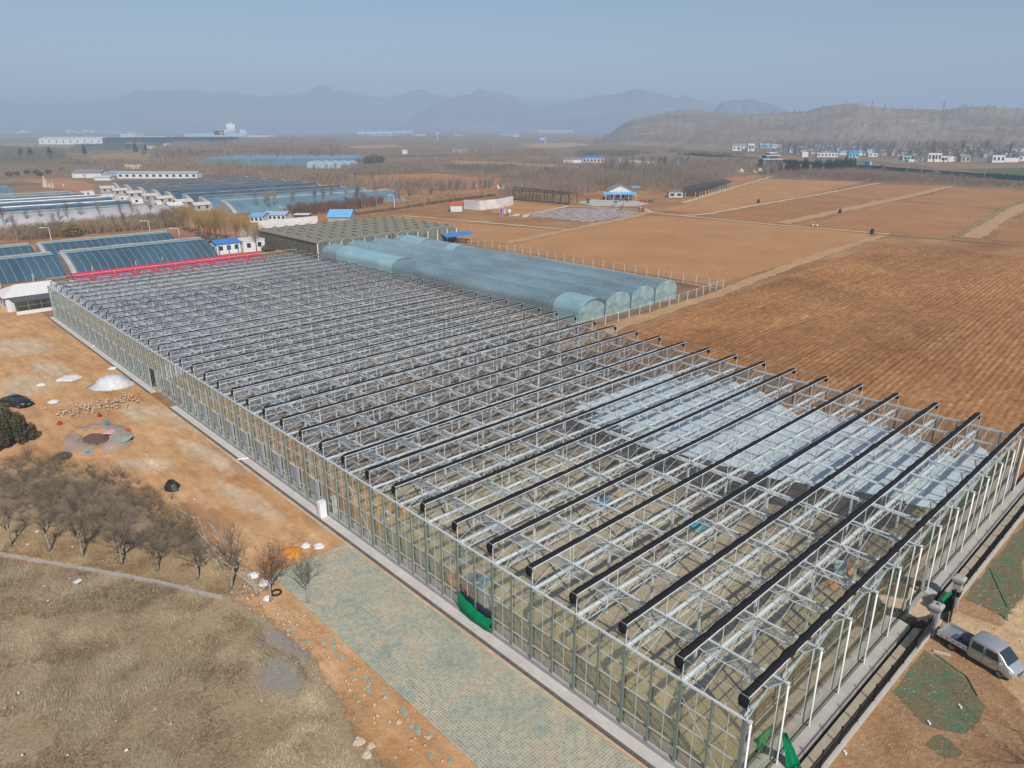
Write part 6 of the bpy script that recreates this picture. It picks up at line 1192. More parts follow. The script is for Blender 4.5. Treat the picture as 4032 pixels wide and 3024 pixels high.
DO = [[(640, 590), (1040, 580), (1540, 625), (1500, 650), (1000, 640), (700, 612)], [(440, 440), (900, 425), (1260, 460), (1000, 470), (500, 462)], [(0, 500), (380, 470), (420, 480), (120, 530)], [(300, 480), (1000, 475), (1500, 500), (1400, 520), (700, 515)], [(1500, 520), (1900, 490), (2050, 505), (1700, 525)], [(0, 610), (330, 600), (620, 610), (420, 625), (100, 640)], [(1650, 460), (2212, 470), (2212, 490), (1700, 485)]]
for i, q in enumerate(DO): mass('orchard', ['dark orchard strip beyond the orange field', 'brown orchard strip near the green bank', 'brown trees behind the blue film greenhouses', 'wide band of young trees across the plain', 'dark orchard behind the white long building', 'orchard strip in front of the orange field', 'orchard strip near the far right fields'][i], [G9(1, 0, x, y) for x, y in q], [1100, 1300, 500, 1800, 700, 600, 700][i], [3.4, 4.5, 5, 4, 4, 4, 5][i], [DKW, SCR2, WOOD, SCR2, DKW, WOOD, SCR2][i], 20+i, .6, 6, .10)
FT = [(0, [(0, 560), (430, 540), (420, 490), (0, 470)], 900, 7, OLV, 'dark mixed trees on the far left before the grey town'), (0, [(430, 500), (1050, 470), (1060, 450), (500, 460)], 700, 7, OLV, 'trees in front of the long black net house'), (0, [(1080, 480), (1450, 475), (1460, 425), (1150, 430)], 700, 9, WOOD, 'grey trees around the cream building'), (0, [(1450, 490), (2212, 460), (2212, 405), (1500, 415)], 1700, 10, WOOD, 'grey tree belt behind the blue film greenhouses'), (0, [(980, 545), (1560, 510), (2212, 520), (2212, 480), (1000, 500)], 1200, 9, mat('tan_poplars', (.30, .22, .155), .9, 0, .25, .02, space='world'), 'tan poplar belt behind the large blue greenhouse'), (0, [(640, 590), (1290, 560), (1300, 600), (1000, 600), (760, 610)], 500, 3, SCR2, 'scrub behind the white row building'), (0, [(0, 400), (650, 385), (640, 375), (0, 380)], 900, 12, WOOD, 'grey tree line under the far town'),
      (1, [(0, 400), (700, 375), (1300, 350), (1300, 335), (500, 345), (0, 380)], 2000, 12, WOOD, 'hazy grey tree belt far across the plain'), (1, [(1300, 350), (2212, 360), (2212, 325), (1500, 310)], 1800, 12, WOOD, 'grey tree belt below the quarried hill'), (1, [(300, 420), (1100, 400), (1130, 385), (400, 395)], 900, 8, SCR2, 'brown tree strip far left of the road signs'), (2, [(300, 440), (620, 425), (900, 400), (1200, 400), (1200, 350), (600, 350), (200, 370)], 1700, 15, WOOD, 'grey trees behind the left part of the village'), (2, [(1200, 430), (1500, 470), (1560, 430), (1500, 380), (1250, 370)], 600, 13, mat('village_tree_twigs', (.17, .125, .10), .9, 0, .3, .02, space='world'), 'dark bare trees in the middle of the village'), (2, [(1600, 380), (2300, 370), (2300, 330), (1500, 330)], 1300, 12, WOOD, 'grey trees on the slope behind the village'), (2, [(0, 580), (340, 600), (480, 630), (540, 560), (330, 545), (0, 560)], 500, 5, SCR2, 'brown brush left of the grey stepped house'), (2, [(0, 430), (320, 440), (320, 400), (0, 400)], 500, 12, WOOD, 'grey trees left of the village'), (1, [(1600, 440), (2212, 440), (2212, 425), (1700, 425)], 600, 9, SCR2, 'brown tree strip on the right of the plain'), (1, [(1500, 505), (1900, 520), (1900, 500), (1560, 495)], 260, 5, OLV, 'olive bushes behind the white long building'), (2, [(520, 640), (620, 640), (620, 560), (540, 560)], 140, 7, WOOD, 'bare trees before the grey stepped house'), (2, [(620, 510), (1300, 535), (1560, 545), (2230, 540), (2230, 400), (1500, 390), (1000, 410), (620, 440)], 560, 13, mat('village_twigs_b', (.17, .13, .105), .9, 0, .3, .02, space='world'), 'bare grey trees growing all through the village'), (2, [(1850, 440), (2140, 430), (2140, 395), (1900, 395)], 300, 14, mat('russet_twigs', (.24, .14, .08), .9, 0, .3, .02, space='world'), 'russet trees behind the right part of the village')]
for i, (cc, q, n, h, m, lb) in enumerate(FT): mass('treeline', lb, [G9(cc, 0, x, y) for x, y in q], int(n*1.8), h, m, 60+i, .6, 6, .14 if h < 8 else .26)
for i, (cc, q, n, h, m, lb) in enumerate([(0, [(1000, 600), (1560, 590), (1560, 555), (1000, 550)], 420, 6, SCR2, 'brown trees behind the white row building'), (0, [(1300, 650), (1700, 650), (1750, 600), (1300, 600)], 380, 6, SCR2, 'brown trees right of the white row building'), (0, [(1650, 690), (2230, 720), (2230, 640), (1700, 610)], 520, 6, WOOD, 'grey trees along the far side of the middle block'), (1, [(0, 640), (650, 625), (640, 600), (0, 605)], 420, 6, WOOD, 'grey trees in front of the pale blue film greenhouse'), (1, [(0, 740), (500, 745), (1000, 735), (980, 715), (300, 710), (0, 700)], 420, 6, WOOD, 'grey trees on the near edge of the orange field'), (1, [(700, 545), (1500, 590), (1500, 560), (700, 520)], 500, 5, SCR2, 'brown trees along the green bank'), (1, [(1040, 690), (1320, 690), (1320, 640), (1060, 640)], 260, 7, WOOD, 'grey trees left of the grey bare wood'), (1, [(1500, 640), (2212, 600), (2212, 590), (1560, 600)], 420, 7, WOOD, 'grey trees behind the bare wood'), (0, [(330, 660), (640, 660), (640, 620), (330, 610)], 260, 4, SCR2, 'brush left of the striped shed'), (0, [(0, 560), (650, 590), (1000, 560), (700, 545), (0, 545)], 420, 4, OLV, 'olive shrubs across the left of the plain')]): mass('treeline', lb, [G9(cc, 0, x, y) for x, y in q], n, h, m, 130+i, .6, 6, .09)
for key, n, lb, sd_ in (('hills12', 350, 'scattered bare trees on the low quarried hill', 170), ('hills21', 900, 'bare tree lines on the terraced hillside', 171)):
    g = np.random.default_rng(sd_); A = HG[key]; nd_, nu_ = A.shape[:2]; k = 0; out = []
    while len(out) < n:
        i = int(g.uniform(1, nd_*.5)); j = int(g.uniform(0, nu_-1)); f = g.random(); p = A[i, j]*(1-f)+A[i, j+1]*f
        if p[2] > .5 and (g.random() < .25 or fbm(np.array([i*.45]), np.array([j*.05]), 3, sd_)[0] > .5): out.append(p+np.array([0, 0, -.5]))
    mass('treeline', lb, [(0, 0), (1, 0), (1, 1)], 1, 9, WOOD, sd_, .7, 6, .30, .35, np.array(out))
mass('treeline', 'grey trees along the foot of the terraced hill', [G9(2, 0, x, y) for x, y in ((700, 430), (2230, 440), (2230, 395), (1400, 385), (700, 400))], 900, 13, WOOD, 173, .6, 6, .34); mass('treeline', 'grey trees along the foot of the quarried hill', [G9(2, 0, x, y) for x, y in ((-500, 400), (650, 420), (650, 385), (-500, 370))], 700, 12, WOOD, 174, .6, 6, .34)
# evergreen hedges
def hedge(name, label, pts, w_, h, n, size, seed):
    o = thing(name, label, 'hedge'); g = np.random.default_rng(seed); L = [math.dist(a, b) for a, b in zip(pts, pts[1:])]; Tt = np.array(L).cumsum(); d = g.uniform(0, Tt[-1], n); k = np.searchsorted(Tt, d); k = np.minimum(k, len(L)-1); A = np.array(pts[:-1])[k]; B = np.array(pts[1:])[k]; f = ((d-np.concatenate([[0], Tt])[k])/np.array(L)[k])[:, None]
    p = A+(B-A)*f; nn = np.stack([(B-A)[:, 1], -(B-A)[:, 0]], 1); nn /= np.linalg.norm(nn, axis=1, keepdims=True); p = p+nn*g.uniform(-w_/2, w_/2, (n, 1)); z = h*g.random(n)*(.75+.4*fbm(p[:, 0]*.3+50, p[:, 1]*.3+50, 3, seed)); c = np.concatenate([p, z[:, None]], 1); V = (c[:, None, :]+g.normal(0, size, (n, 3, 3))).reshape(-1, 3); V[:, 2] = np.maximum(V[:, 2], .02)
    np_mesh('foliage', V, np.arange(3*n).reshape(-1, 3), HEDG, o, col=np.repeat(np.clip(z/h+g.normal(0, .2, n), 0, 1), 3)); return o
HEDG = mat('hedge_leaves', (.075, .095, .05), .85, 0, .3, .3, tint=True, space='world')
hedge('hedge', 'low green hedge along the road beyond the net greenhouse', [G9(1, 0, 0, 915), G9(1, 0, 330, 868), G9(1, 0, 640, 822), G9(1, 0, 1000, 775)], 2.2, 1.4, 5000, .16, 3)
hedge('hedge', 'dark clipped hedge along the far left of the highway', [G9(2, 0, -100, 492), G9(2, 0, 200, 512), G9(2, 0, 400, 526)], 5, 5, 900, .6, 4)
# conifers by the highway
CON = mat('conifer_needles', (.035, .045, .022), .85, 0, .3, .3, tint=True)
cn = []
for i in range(2):
    o = thing('conifer', 'dark conifer', 'tree'); MB().tube((0, 0, 0), (0, 0, 3), .2, .1).build('trunk', WIL2, o); leafball('crown', [(0, 0, 2.2, 2.1, 2.0, 2.2), (0, 0, 4.2, 1.7, 1.7, 2.2), (.1, .1, 6.2, 1.1, 1.1, 2.0)], 900, .28, CON, o, 30+i); cn.append(o)
place_trees(cn, along([G9(2, 0, 625, 622), G9(2, 0, 800, 614), G9(2, 0, 1000, 606), G9(2, 0, 1105, 595)], 24, 1.8, 9), 'dark conifer in the dense row beside the highway', 'conifers in the dense highway row', 1.0, 1.35, 8)
place_trees(cn, [G9(0, 0, x, y) for x, y in ((145, 540), (205, 540), (330, 535), (550, 505), (880, 490), (945, 485))], ['leftmost dark evergreen among the far left trees', 'second dark evergreen from the left edge', 'third dark evergreen from the left edge', 'dark evergreen below the black net house', 'dark evergreen left of the blue container', 'dark evergreen under the blue container'], 'dark evergreens on the far left', 1.3, 1.8, 9)
OLVL = None
for i, (x, y) in enumerate([(60, 655), (110, 650), (180, 640), (240, 640), (318, 638), (400, 620), (265, 655)]):
    o = thing('small_pine', 'small pine in the row beside the orange plot on the left', 'tree', (*G9(0, 0, x, y), 0), group='small pines beside the orange plot'); leafball('crown', [(0, 0, 2.4, 2.8, 2.4, 1.5)], 350, .28, OLVL if i else mat('olive_leaves', (.10, .11, .05), .9, 0, .3, .4, tint=True), o, 40+i); MB().tube((0, 0, 0), (0, 0, 2), .14).build('trunk', BARK, o)
    OLVL = bpy.data.materials['olive_leaves']
# ================================================================ buildings of the middle distance
def at_house(name, label, cat, u0, u1, vb, hpx, wm, rm, depth=7.0, roof='gable', group=None, wins=0, over=.35, back=0, rise=.3, winm=None, door=False):
    """house standing with its front foot on the ground line read between columns u0 and u1 at row vb; hpx = wall height in rows"""
    a = G(u0, vb); b = G(u1, vb); L = math.dist(a, b); rz = math.atan2(b[1]-a[1], b[0]-a[0]); D = math.dist((CAM[0], CAM[1]), a); H = max(2.2, hpx*D/1653.0)
    nx, ny = -math.sin(rz), math.cos(rz); o = thing(name, label, cat, ((a[0]+b[0])/2+nx*(depth/2+back), (a[1]+b[1])/2+ny*(depth/2+back), 0), rz, group)
    x, y = L/2, depth/2; r_ = H*rise+.3
    if roof == 'flat':
        MB().span((-x, -y, 0), (x, y, H)).build('wall', wm, o); MB().span((-x-.15, -y-.15, H), (x+.15, y+.15, H+.3)).build('roof', rm, o)
    else:
        MB().gwalls(-x, x, -y, y, H, H+r_).build('wall', wm, o); MB().gable(-x, x, -y, y, H+.03, H+r_+.03, over, .15).build('roof', rm, o)
    for i in range(wins):
        xx = -x+L*(i+.5)/wins; w_ = min(1.1, L/wins*.3); MB().span((xx-w_, -y-.05, H*.32), (xx+w_, -y+.02, H*.78)).build('window', winm or WIND, o)
    if door: MB().span((-x*.1-.6, -y-.06, 0), (-x*.1+.6, -y+.02, H*.75)).build('door', DARK, o)
    return o
CRW = mat('cream_wall', (.58, .50, .40), .85, 0, .1, .4); WHW = mat('plain_white_wall', (.62, .61, .595), .85, 0, .08, .3); GRW = mat('grey_wall', (.34, .325, .31), .9, 0, .15, .3); BRW = mat('brick_wall', (.34, .17, .10), .9, 0, .15, .4); TEW = mat('teal_wall', (.30, .52, .53), .8, 0, .1, .4); PKW = mat('pink_wall', (.52, .40, .44), .85, 0, .1, .4); ORW = mat('orange_wall', (.55, .28, .13), .85, 0, .1, .4)
TIL = mat('grey_brown_tiles', (.16, .125, .10), .85, 0, .2, .4, streak=(4, .5, 1)); TIL2 = mat('grey_tiles', (.21, .205, .205), .85, 0, .2, .4, streak=(4, .5, 1)); DKR = mat('dark_slate_roof', (.07, .085, .105), .7, 0, .15, .4)
s9 = lambda x, y: CZ(1700, 640, 1050, 2212, x, y)
def hs(name, label, cat, fn, x0, x1, yb, ht, wm, rm, **k):
    (u0, v), (u1, _), (_, vt) = fn(x0, yb), fn(x1, yb), fn(x0, yb-ht); return at_house(name, label, cat, u0, u1, v, v-vt, wm, rm, **k)
o = hs('guard_hut', 'small white hut with a red roof alone in the orange field', 'hut', s9, 157, 250, 408, 55, WHW, mat('pale_red_roof', (.45, .10, .06), .7, 0, .1, 1), depth=5, wins=2, rise=.25, winm=WHW)
# roofless white wall
w1 = thing('white_wall', 'roofless stained white wall standing in the orange field', 'wall'); WST = mat('stained_white', (.62, .60, .57), .9, 0, .25, .35)
P_ = [G(*s9(x, y)) for x, y in ((272, 385), (400, 395), (540, 380), (672, 352), (540, 330))]
for a, b in ((P_[0], P_[1]), (P_[1], P_[2]), (P_[2], P_[3])): MB().bar((*a, 2.1), (*b, 2.1), .35, 4.2).build('wall', WST, w1)
# toilet, tank
a = G(*s9(580, 432)); o = thing('portable_toilet', 'blue portable toilet cabin with a red door in the orange field', 'toilet', (*a, 0), .6); MB().span((-.9, -.9, 0), (.9, .9, 3.0)).build('cabin', BLUEL, o); MB().span((-.96, -.96, 3.0), (.96, .96, 3.2)).build('roof', mat('pale_grey_plastic', (.5, .52, .54), .6, 0, .1, 2), o); MB().span((-.95, -.5, .2), (-.9, .5, 2.6)).build('door', REDR, o); MB().span((.1, -1.6, .3), (2.1, -1.0, 2.3)).build('side_panel', CRW, o)
a = G(*s9(643, 442)); o = thing('water_tank', 'white water tank on a stand beside the blue toilet', 'tank', (*a, 0)); MB().path([(0, 0, .9), (0, 0, 1.0), (0, 0, 2.5), (0, 0, 2.75)], [.3, .8, .8, .3], 12).build('tank', WHW, o, True); MB().span((-.5, -.5, 0), (.5, .5, .9)).build('stand', GRW, o)
for i, (x, y) in enumerate(((700, 440), (780, 448))): tag(MB().box((*G(*s9(x, y)), .25), (4, 1.2, .5), .3).build('white_slab', WHW), ['white slab lying right of the water tank', 'white slab furthest right of the water tank'][i], 'slab')
# pergola
pg = thing('pergola', 'long dark timber pergola with a lattice roof beside the concrete yard', 'pergola'); PW_ = mat('dark_timber', (.085, .07, .055), .9, 0, .2, 1)
f0, f1 = G(*s9(670, 310)), G(*s9(1140, 350)); b0, b1 = G(*s9(690, 285)), G(*s9(1205, 340)); PH = 5.0
for i in range(9):
    f = i/8; 
    for (p, q) in ((f0, f1), (b0, b1)): x = p[0]+(q[0]-p[0])*f; y = p[1]+(q[1]-p[1])*f; MB().bar((x, y, 0), (x, y, PH), .32, .32).build('post', PW_, pg)
m = MB()
for p, q in ((f0, f1), (b0, b1)): m.bar((*p, PH), (*q, PH), .35, .4)
for i in range(33):
    f = i/32; m.bar((f0[0]+(f1[0]-f0[0])*f, f0[1]+(f1[1]-f0[1])*f, PH+.25), (b0[0]+(b1[0]-b0[0])*f, b0[1]+(b1[1]-b0[1])*f, PH+.25), .22, .22)
m.build('lattice_roof', PW_, pg)
m = MB()
for i in range(8): 
    f = (i+.5)/8; m.box((f0[0]+(f1[0]-f0[0])*f, f0[1]+(f1[1]-f0[1])*f, .4), (3.5, .5, .8), math.atan2(f1[1]-f0[1], f1[0]-f0[0]))
m.build('bench_rail', PW_, pg)
# blue canopied house
a, b = G(*s9(1440, 312)), G(*s9(1690, 312)); rz = math.atan2(b[1]-a[1], b[0]-a[0]); L = math.dist(a, b)
o = thing('canopy_house', 'white house with a weathered roof and a blue canopy round its front', 'house', ((a[0]+b[0])/2, (a[1]+b[1])/2, 0), rz); q = L/2
MB().gwalls(-q*.75, q*.8, 2, 13, 4.6, 7.4, axis='y').build('wall', WHW, o); MB().gable(-q*.75, q*.8, 2, 13, 4.65, 7.4, .6, .2, axis='y').build('roof', mat('weathered_roof', (.28, .25, .22), .8, 0, .25, .5, streak=(.5, 4, 1)), o)
MB().add([(-q*1.15, -2.2, 3.0), (q*1.02, -2.2, 3.0), (q*1.02, 2, 3.9), (-q*1.15, 2, 3.9), (-q*1.15, -2.2, 3.2), (q*1.02, -2.2, 3.2), (q*1.02, 2, 4.1), (-q*1.15, 2, 4.1)], [(3, 2, 1, 0), (4, 5, 6, 7), (0, 1, 5, 4), (1, 2, 6, 5), (2, 3, 7, 6), (3, 0, 4, 7)]).build('canopy', BLUEL, o)
MB().span((q*.8, 4, 6.0), (q*1.35, 12, 6.2)).build('side_canopy', BLUEL, o)
for i in range(5): MB().span((-q+q*.5*i-.1, -2.0, 0), (-q+q*.5*i+.1, -1.8, 3.0)).build('canopy_post', WHW, o)
for i in range(4): MB().span((-q*.6+q*.35*i, 1.93, 1), (-q*.6+q*.35*i+1.3, 2.0, 3)).build('window', WIND, o)
hs('grey_block', 'small grey flat block house standing at the edge of the wood', 'house', s9, 1965, 2080, 290, 42, mat('light_grey_wall', (.48, .48, .47), .9, 0, .12, .4), TIL2, depth=6, roof='flat', wins=2)
hs('dark_board', 'dark notice board on legs at the left of the concrete yard', 'board', s9, 1282, 1308, 342, 36, mat('dark_green_board', (.07, .11, .09), .7, 0, .2, 1), DARK, depth=.4, roof='flat')
hs('grey_board', 'pale blue grey machine at the front of the concrete yard', 'machine', s9, 1512, 1538, 366, 25, mat('pale_blue_grey', (.25, .33, .38), .6, .1, .15, 1), PLASTIC, depth=1.2, roof='flat')
hs('small_hut', 'tiny white hut with dark roof at the end of the hedge road', 'hut', s9, 545, 600, 215, 35, WHW, TIL, depth=5, wins=1)
# net plot with posts
npq = [G9(2, 0, 0, 780), G9(2, 0, 110, 785), G9(2, 0, 330, 712), G9(2, 0, 260, 690), G9(2, 0, 0, 745)]
o = thing('net_plot', 'small plot roofed with black net on pale posts beside the left field', 'net house'); MB().poly([(*p, 2.6) for p in npq]).build('net_roof', film('black_net_roof', (.03, .03, .03), .7, .8, .2, .3), o)
for p in along(npq[:3], 22, 0, 3): MB().bar((*p, 0), (*p, 2.6), .2, .2).build('post', ROPE, o)
# people and carts
SKIN = mat('skin', (.40, .25, .17), .6, 0, .05, 5); HAIR = mat('dark_hair', (.02, .018, .016), .7, 0, .1, 5); TROU = mat('dark_trousers', (.03, .035, .05), .85, 0, .15, 3)
def person(label, p, rz, jacket, hat=None, sc=1.0):
    o = thing('person', label, 'person', (*p, 0), rz, 'people by the concrete yard'); o.scale = (sc,)*3
    body = MB()
    body.loft([[(.13*c*w_, .0+.09*s*w_, z) for c, s in [(math.cos(a), math.sin(a)) for a in [2*math.pi*j/10 for j in range(10)]]] for z, w_ in ((.84, 1.2), (1.0, 1.15), (1.2, 1.3), (1.38, 1.45), (1.44, 1.0), (1.50, .45), (1.55, .42), (1.60, .62), (1.68, .72), (1.75, .62), (1.79, .25))]); 
    for s in (-1, 1): body.path([(s*.09, 0, .9), (s*.10, .03, .5), (s*.10, -.04, .09), (s*.10, .08, .03)], [.10, .075, .05, .045], 7); body.path([(s*.19, 0, 1.40), (s*.25, .02, 1.13), (s*.24, .10, .88), (s*.23, .13, .79)], [.055, .048, .036, .03], 6)
    body.build('body', SKIN, o, True)
    j = MB(); j.loft([[(.145*c*w_, .105*s*w_, z) for c, s in [(math.cos(a), math.sin(a)) for a in [2*math.pi*k/10 for k in range(10)]]] for z, w_ in ((.80, 1.3), (1.0, 1.2), (1.2, 1.32), (1.38, 1.46), (1.46, .95), (1.49, .55))])
    for s in (-1, 1): j.path([(s*.19, 0, 1.40), (s*.25, .02, 1.13), (s*.24, .10, .90)], [.07, .062, .05], 6)
    j.build('jacket', jacket, o, True); t_ = MB()
    for s in (-1, 1): t_.path([(s*.09, 0, .92), (s*.10, .03, .5), (s*.10, -.03, .1)], [.12, .09, .07], 7)
    t_.build('trousers', TROU, o, True); MB().loft([[(.10*c*w_, .11*s*w_-.01, z) for c, s in [(math.cos(a), math.sin(a)) for a in [2*math.pi*k/9 for k in range(9)]]] for z, w_ in ((1.68, 1.0), (1.75, 1.02), (1.81, .7), (1.83, .2))]).build('hair', hat or HAIR, o, True)
RJ = mat('red_jacket', (.55, .05, .03), .8, 0, .1, 4); DJ = mat('dark_blue_jacket', (.04, .05, .10), .8, 0, .1, 4); OJ = mat('orange_jacket', (.6, .16, .05), .8, 0, .1, 4)
for (x, y), j, lb in zip(((1568, 395), (1586, 385), (1717, 410), (1743, 408), (1756, 411)), (OJ, RJ, DJ, RJ, DJ), ('person in an orange jacket standing before the concrete yard', 'person in a red jacket just behind the orange jacketed one', 'person in a dark jacket standing apart at the track corner', 'person in a red jacket in the group at the track corner', 'person in a dark jacket right of the red jacketed one')): person(lb, G(*s9(x, y)), random.random()*6, j, None, 1.5)
def cart(label, p, rz, m_):
    o = thing('farm_tricycle', label, 'tricycle', (*p, 0), rz, 'farm tricycles on the concrete yard'); MB().loft([rrect(-1.3, .62, .62, .70, .03), rrect(.2, .62, .62, .70, .03)]).span((-1.3, -.62, .7), (-1.24, .62, 1.05)).span((-1.3, -.62, .7), (.2, -.56, 1.05)).span((-1.3, .56, .7), (.2, .62, 1.05)).build('load_bed', m_, o); MB().path([(.2, 0, .6), (.8, 0, .62), (1.3, 0, 1.15)], [.09, .09, .06], 6).span((.3, -.22, .68), (.85, .22, .85)).build('frame', PLASTIC, o); MB().bar((1.25, -.4, 1.2), (1.25, .4, 1.2), .05).build('handlebar', DARK, o)
    for x, y in ((-.7, -.62), (-.7, .62), (1.4, 0)): wheel(o, x, y, .3, .12)
for (x, y), m_, lb in zip(((1575, 322), (1630, 322), (1745, 328), (1785, 330), (1822, 328)), (DKB, PLASTIC, REDR, REDR, DKB), ('dark tricycle parked under the blue canopy', 'black tricycle under the right part of the blue canopy', 'red tricycle leftmost of the row right of the house', 'red tricycle in the middle of the row right of the house', 'dark tricycle at the right end of the row')): cart(lb, G(*s9(x, y)), random.random()*.6-.3, m_)
# two dark cairns by the tracks
for i, (x, y) in enumerate(((1018, 888), (1225, 1022), (490, 820))):
    p = G9(2, 0, x, y); o = thing('grave_marker', ['dark stub post beside the broad worn track', 'dark stub post at the track junction', 'small dark post at the edge of the left field'][i], 'post', (*p, 0)); MB().path([(0, 0, 0), (0, 0, 1.5), (.05, 0, 1.9)], [.75, .6, .2], 7).build('stub', DARK, o)
for i, (x, y) in enumerate(((838, 970), (866, 972))): o = LW.copy(); COL.objects.link(o); o.location = (*G9(2, 0, x, y), .05); o.scale = (8, 5, 6); tag(o, ['left of two white bags by the pale path', 'right of two white bags by the pale path'][i], 'bag')
# white low wall, sheds and roofs beyond the net greenhouse
a, b = G(*CZ(650, 800, 700, 2212, 1165, 325)), G(*CZ(650, 800, 700, 2212, 1900, 255)); o = thing('white_wall', 'long low white wall with buttresses behind the net greenhouse', 'wall'); MB().bar((*a, 1.5), (*b, 1.5), .5, 3.0).build('wall', WHW, o)
for i in range(5): f = (i+.3)/5; MB().box((a[0]+(b[0]-a[0])*f+.3, a[1]+(b[1]-a[1])*f-.7, .8), (.8, .9, 1.6)).build('buttress', WHW, o)
w9 = lambda x, y: CZ(650, 800, 700, 2212, x, y)
hs('white_house', 'white house with pale blue roof, left of the two beyond the willows', 'house', w9, 1060, 1220, 240, 70, WHW, BLUEL, depth=9, wins=3, rise=.3)
hs('white_house', 'white house with pale blue roof, right of the two beyond the willows', 'house', w9, 1230, 1500, 215, 66, WHW, mat('pale_blue_roof', (.34, .46, .58), .5, 0, .1, .4), depth=9, wins=5, rise=.3)
o = hs('blue_roof_hall', 'low hall with a light blue metal roof at the back of the net greenhouse', 'hall', lambda x, y: CZ(1250, 850, 700, 2212, x, y), 130, 410, 84, 26, GRW, BLUEL, depth=11, rise=.9)
o = hs('site_cabin', 'white topped site cabin beside dark machinery behind the white wall', 'cabin', w9, 1610, 1790, 215, 44, mat('dark_purple_panel', (.05, .04, .08), .6, 0, .2, 1), WHW, depth=4, roof='flat')
mass('undergrowth', 'tangle of dead reeds below the willows', [Wp(940, 440), Wp(1190, 540), Wp(1170, 380), Wp(960, 340)], 90, 3, mat('pale_reeds', (.55, .47, .38), .9, 0, .3, .2), 91, .6, 6, .06)
# long white row building
o = hs('row_building', 'long white row building with pale blue roof and dark openings', 'building', lambda x, y: CZ(0, 660, 800, 2212, x, y), 1280, 2150, 118, 48, WHW, mat('pale_blue_roof_b', (.30, .42, .50), .5, 0, .1, .4), depth=8, wins=12, rise=.25)
hs('plain_shed', 'pale shed with a white striped grey roof left of the row building', 'shed', lambda x, y: CZ(0, 660, 800, 2212, x, y), 790, 1105, 112, 45, WHW, TIL2, depth=12, rise=.5)
hs('plain_shed', 'small blue roofed shed between the striped shed and row building', 'shed', lambda x, y: CZ(0, 660, 800, 2212, x, y), 1130, 1275, 90, 30, GRW, BLUEL, depth=7)
hs('plain_shed', 'low shed with pale blue roof in front of the striped shed', 'shed', lambda x, y: CZ(0, 660, 800, 2212, x, y), 1030, 1200, 140, 14, WHW, mat('ice_blue_roof', (.42, .52, .62), .5, 0, .1, .4), depth=6)
# sculpted rocks
for i, (x, y, h_) in enumerate(((297, 720, 13), (325, 722, 6), (345, 725, 7), (412, 715, 4))): rag('standing_rock', (*G9(0, 0, x, y), 0), h_*.11, mat('pale_rock', (.55, .45, .33), .9, 0, .25, .5, .2, 1) if i == 0 else bpy.data.materials['pale_rock'], ['tall pointed pale rock in the orange plot', 'low pale rock beside the tall pointed one', 'rounded pale rock right of the tall one', 'lone pale rock nearest the huts'][i], 'rock', 110+i, h_*.5, 9)
for i in range(9): rag('standing_rock', (*G9(0, 0, 820+i*11, 592+(i*7) % 9), 0), 3.2, bpy.data.materials['pale_rock'], 'pale rock in the heap behind the striped shed', 'rock', 130+i, 3, 8, 'pale rocks in the far heap')
# large film greenhouses further out
def film_block(label, fn, x0, x1, yb, depth, n, h, m):
    (u0, v), (u1, _) = fn(x0, yb), fn(x1, yb); a = G(u0, v); b = G(u1, v); L = math.dist(a, b); rz = math.atan2(b[1]-a[1], b[0]-a[0]); o = thing('film_greenhouse', label, 'greenhouse', ((a[0]+b[0])/2, (a[1]+b[1])/2, 0), rz)
    for k in range(n):
        w_ = L/n; xa = -L/2+w_*k; sec = [(0, 0), (0, h*.45)]+[(w_/2-w_/2*math.cos(math.pi*i/8), h*.45+h*.55*math.sin(math.pi*i/8)) for i in range(1, 8)]+[(w_, h*.45), (w_, 0)]
        MB().loft([[(xa+p, y, z) for p, z in sec] for y in (0, depth)]).build('film_span', m, o)
    return o
u9 = lambda x, y: CZ(650, 460, 700, 2212, x, y)
film_block('large blue film greenhouse with many spans in the plain', u9, 460, 2212, 605, 95, 16, 7, SFILM2); film_block('pale blue film greenhouse in front of the large one', u9, 1765, 2330, 642, 22, 5, 6.5, mat('ice_film', (.34, .45, .52), .3, 0, .12, .1))
film_block('long light blue greenhouse far off below the quarried hill', lambda x, y: c9(2, 0, x, y), -220, 290, 397, 120, 9, 9, SFILM2)
# dark net house, halls and town on the left
t9 = lambda x, y: CZ(0, 440, 700, 2212, x, y)
hs('net_house', 'very long black netted house far off on the left', 'net house', t9, 1285, 2600, 412, 72, mat('black_green_net', (.025, .045, .045), .9, 0, .2, .05), mat('black_green_net_roof', (.03, .055, .055), .9, 0, .2, .05), depth=160, roof='flat')
hs('long_net_wall', 'long dark blue grey shed before the black net house', 'shed', t9, 960, 1560, 470, 50, mat('blue_grey_net', (.05, .085, .10), .8, 0, .2, .05), DKR, depth=30, roof='flat')
hs('white_hall', 'long white hall left of the black net house', 'hall', t9, 490, 1280, 405, 55, WHW, mat('pale_hall_roof', (.5, .52, .54), .7, 0, .1, .05), depth=40, wins=9)
hs('white_hall', 'broad white hall behind the black net house', 'hall', t9, 1500, 1685, 322, 40, WHW, WHW, depth=60, roof='flat', wins=5); hs('white_hall', 'long low pale blue roofed hall beyond the black net house', 'hall', t9, 1690, 2060, 326, 18, WHW, mat('ice_blue_hall', (.45, .55, .62), .6, 0, .1, .05), depth=60, roof='flat')
hs('brick_hut', 'left of two brick huts by the black net house', 'hut', t9, 1578, 1665, 430, 45, BRW, BRW, depth=8, roof='flat'); hs('brick_hut', 'right of two brick huts by the black net house', 'hut', t9, 1688, 1780, 430, 45, BRW, BRW, depth=8, roof='flat')
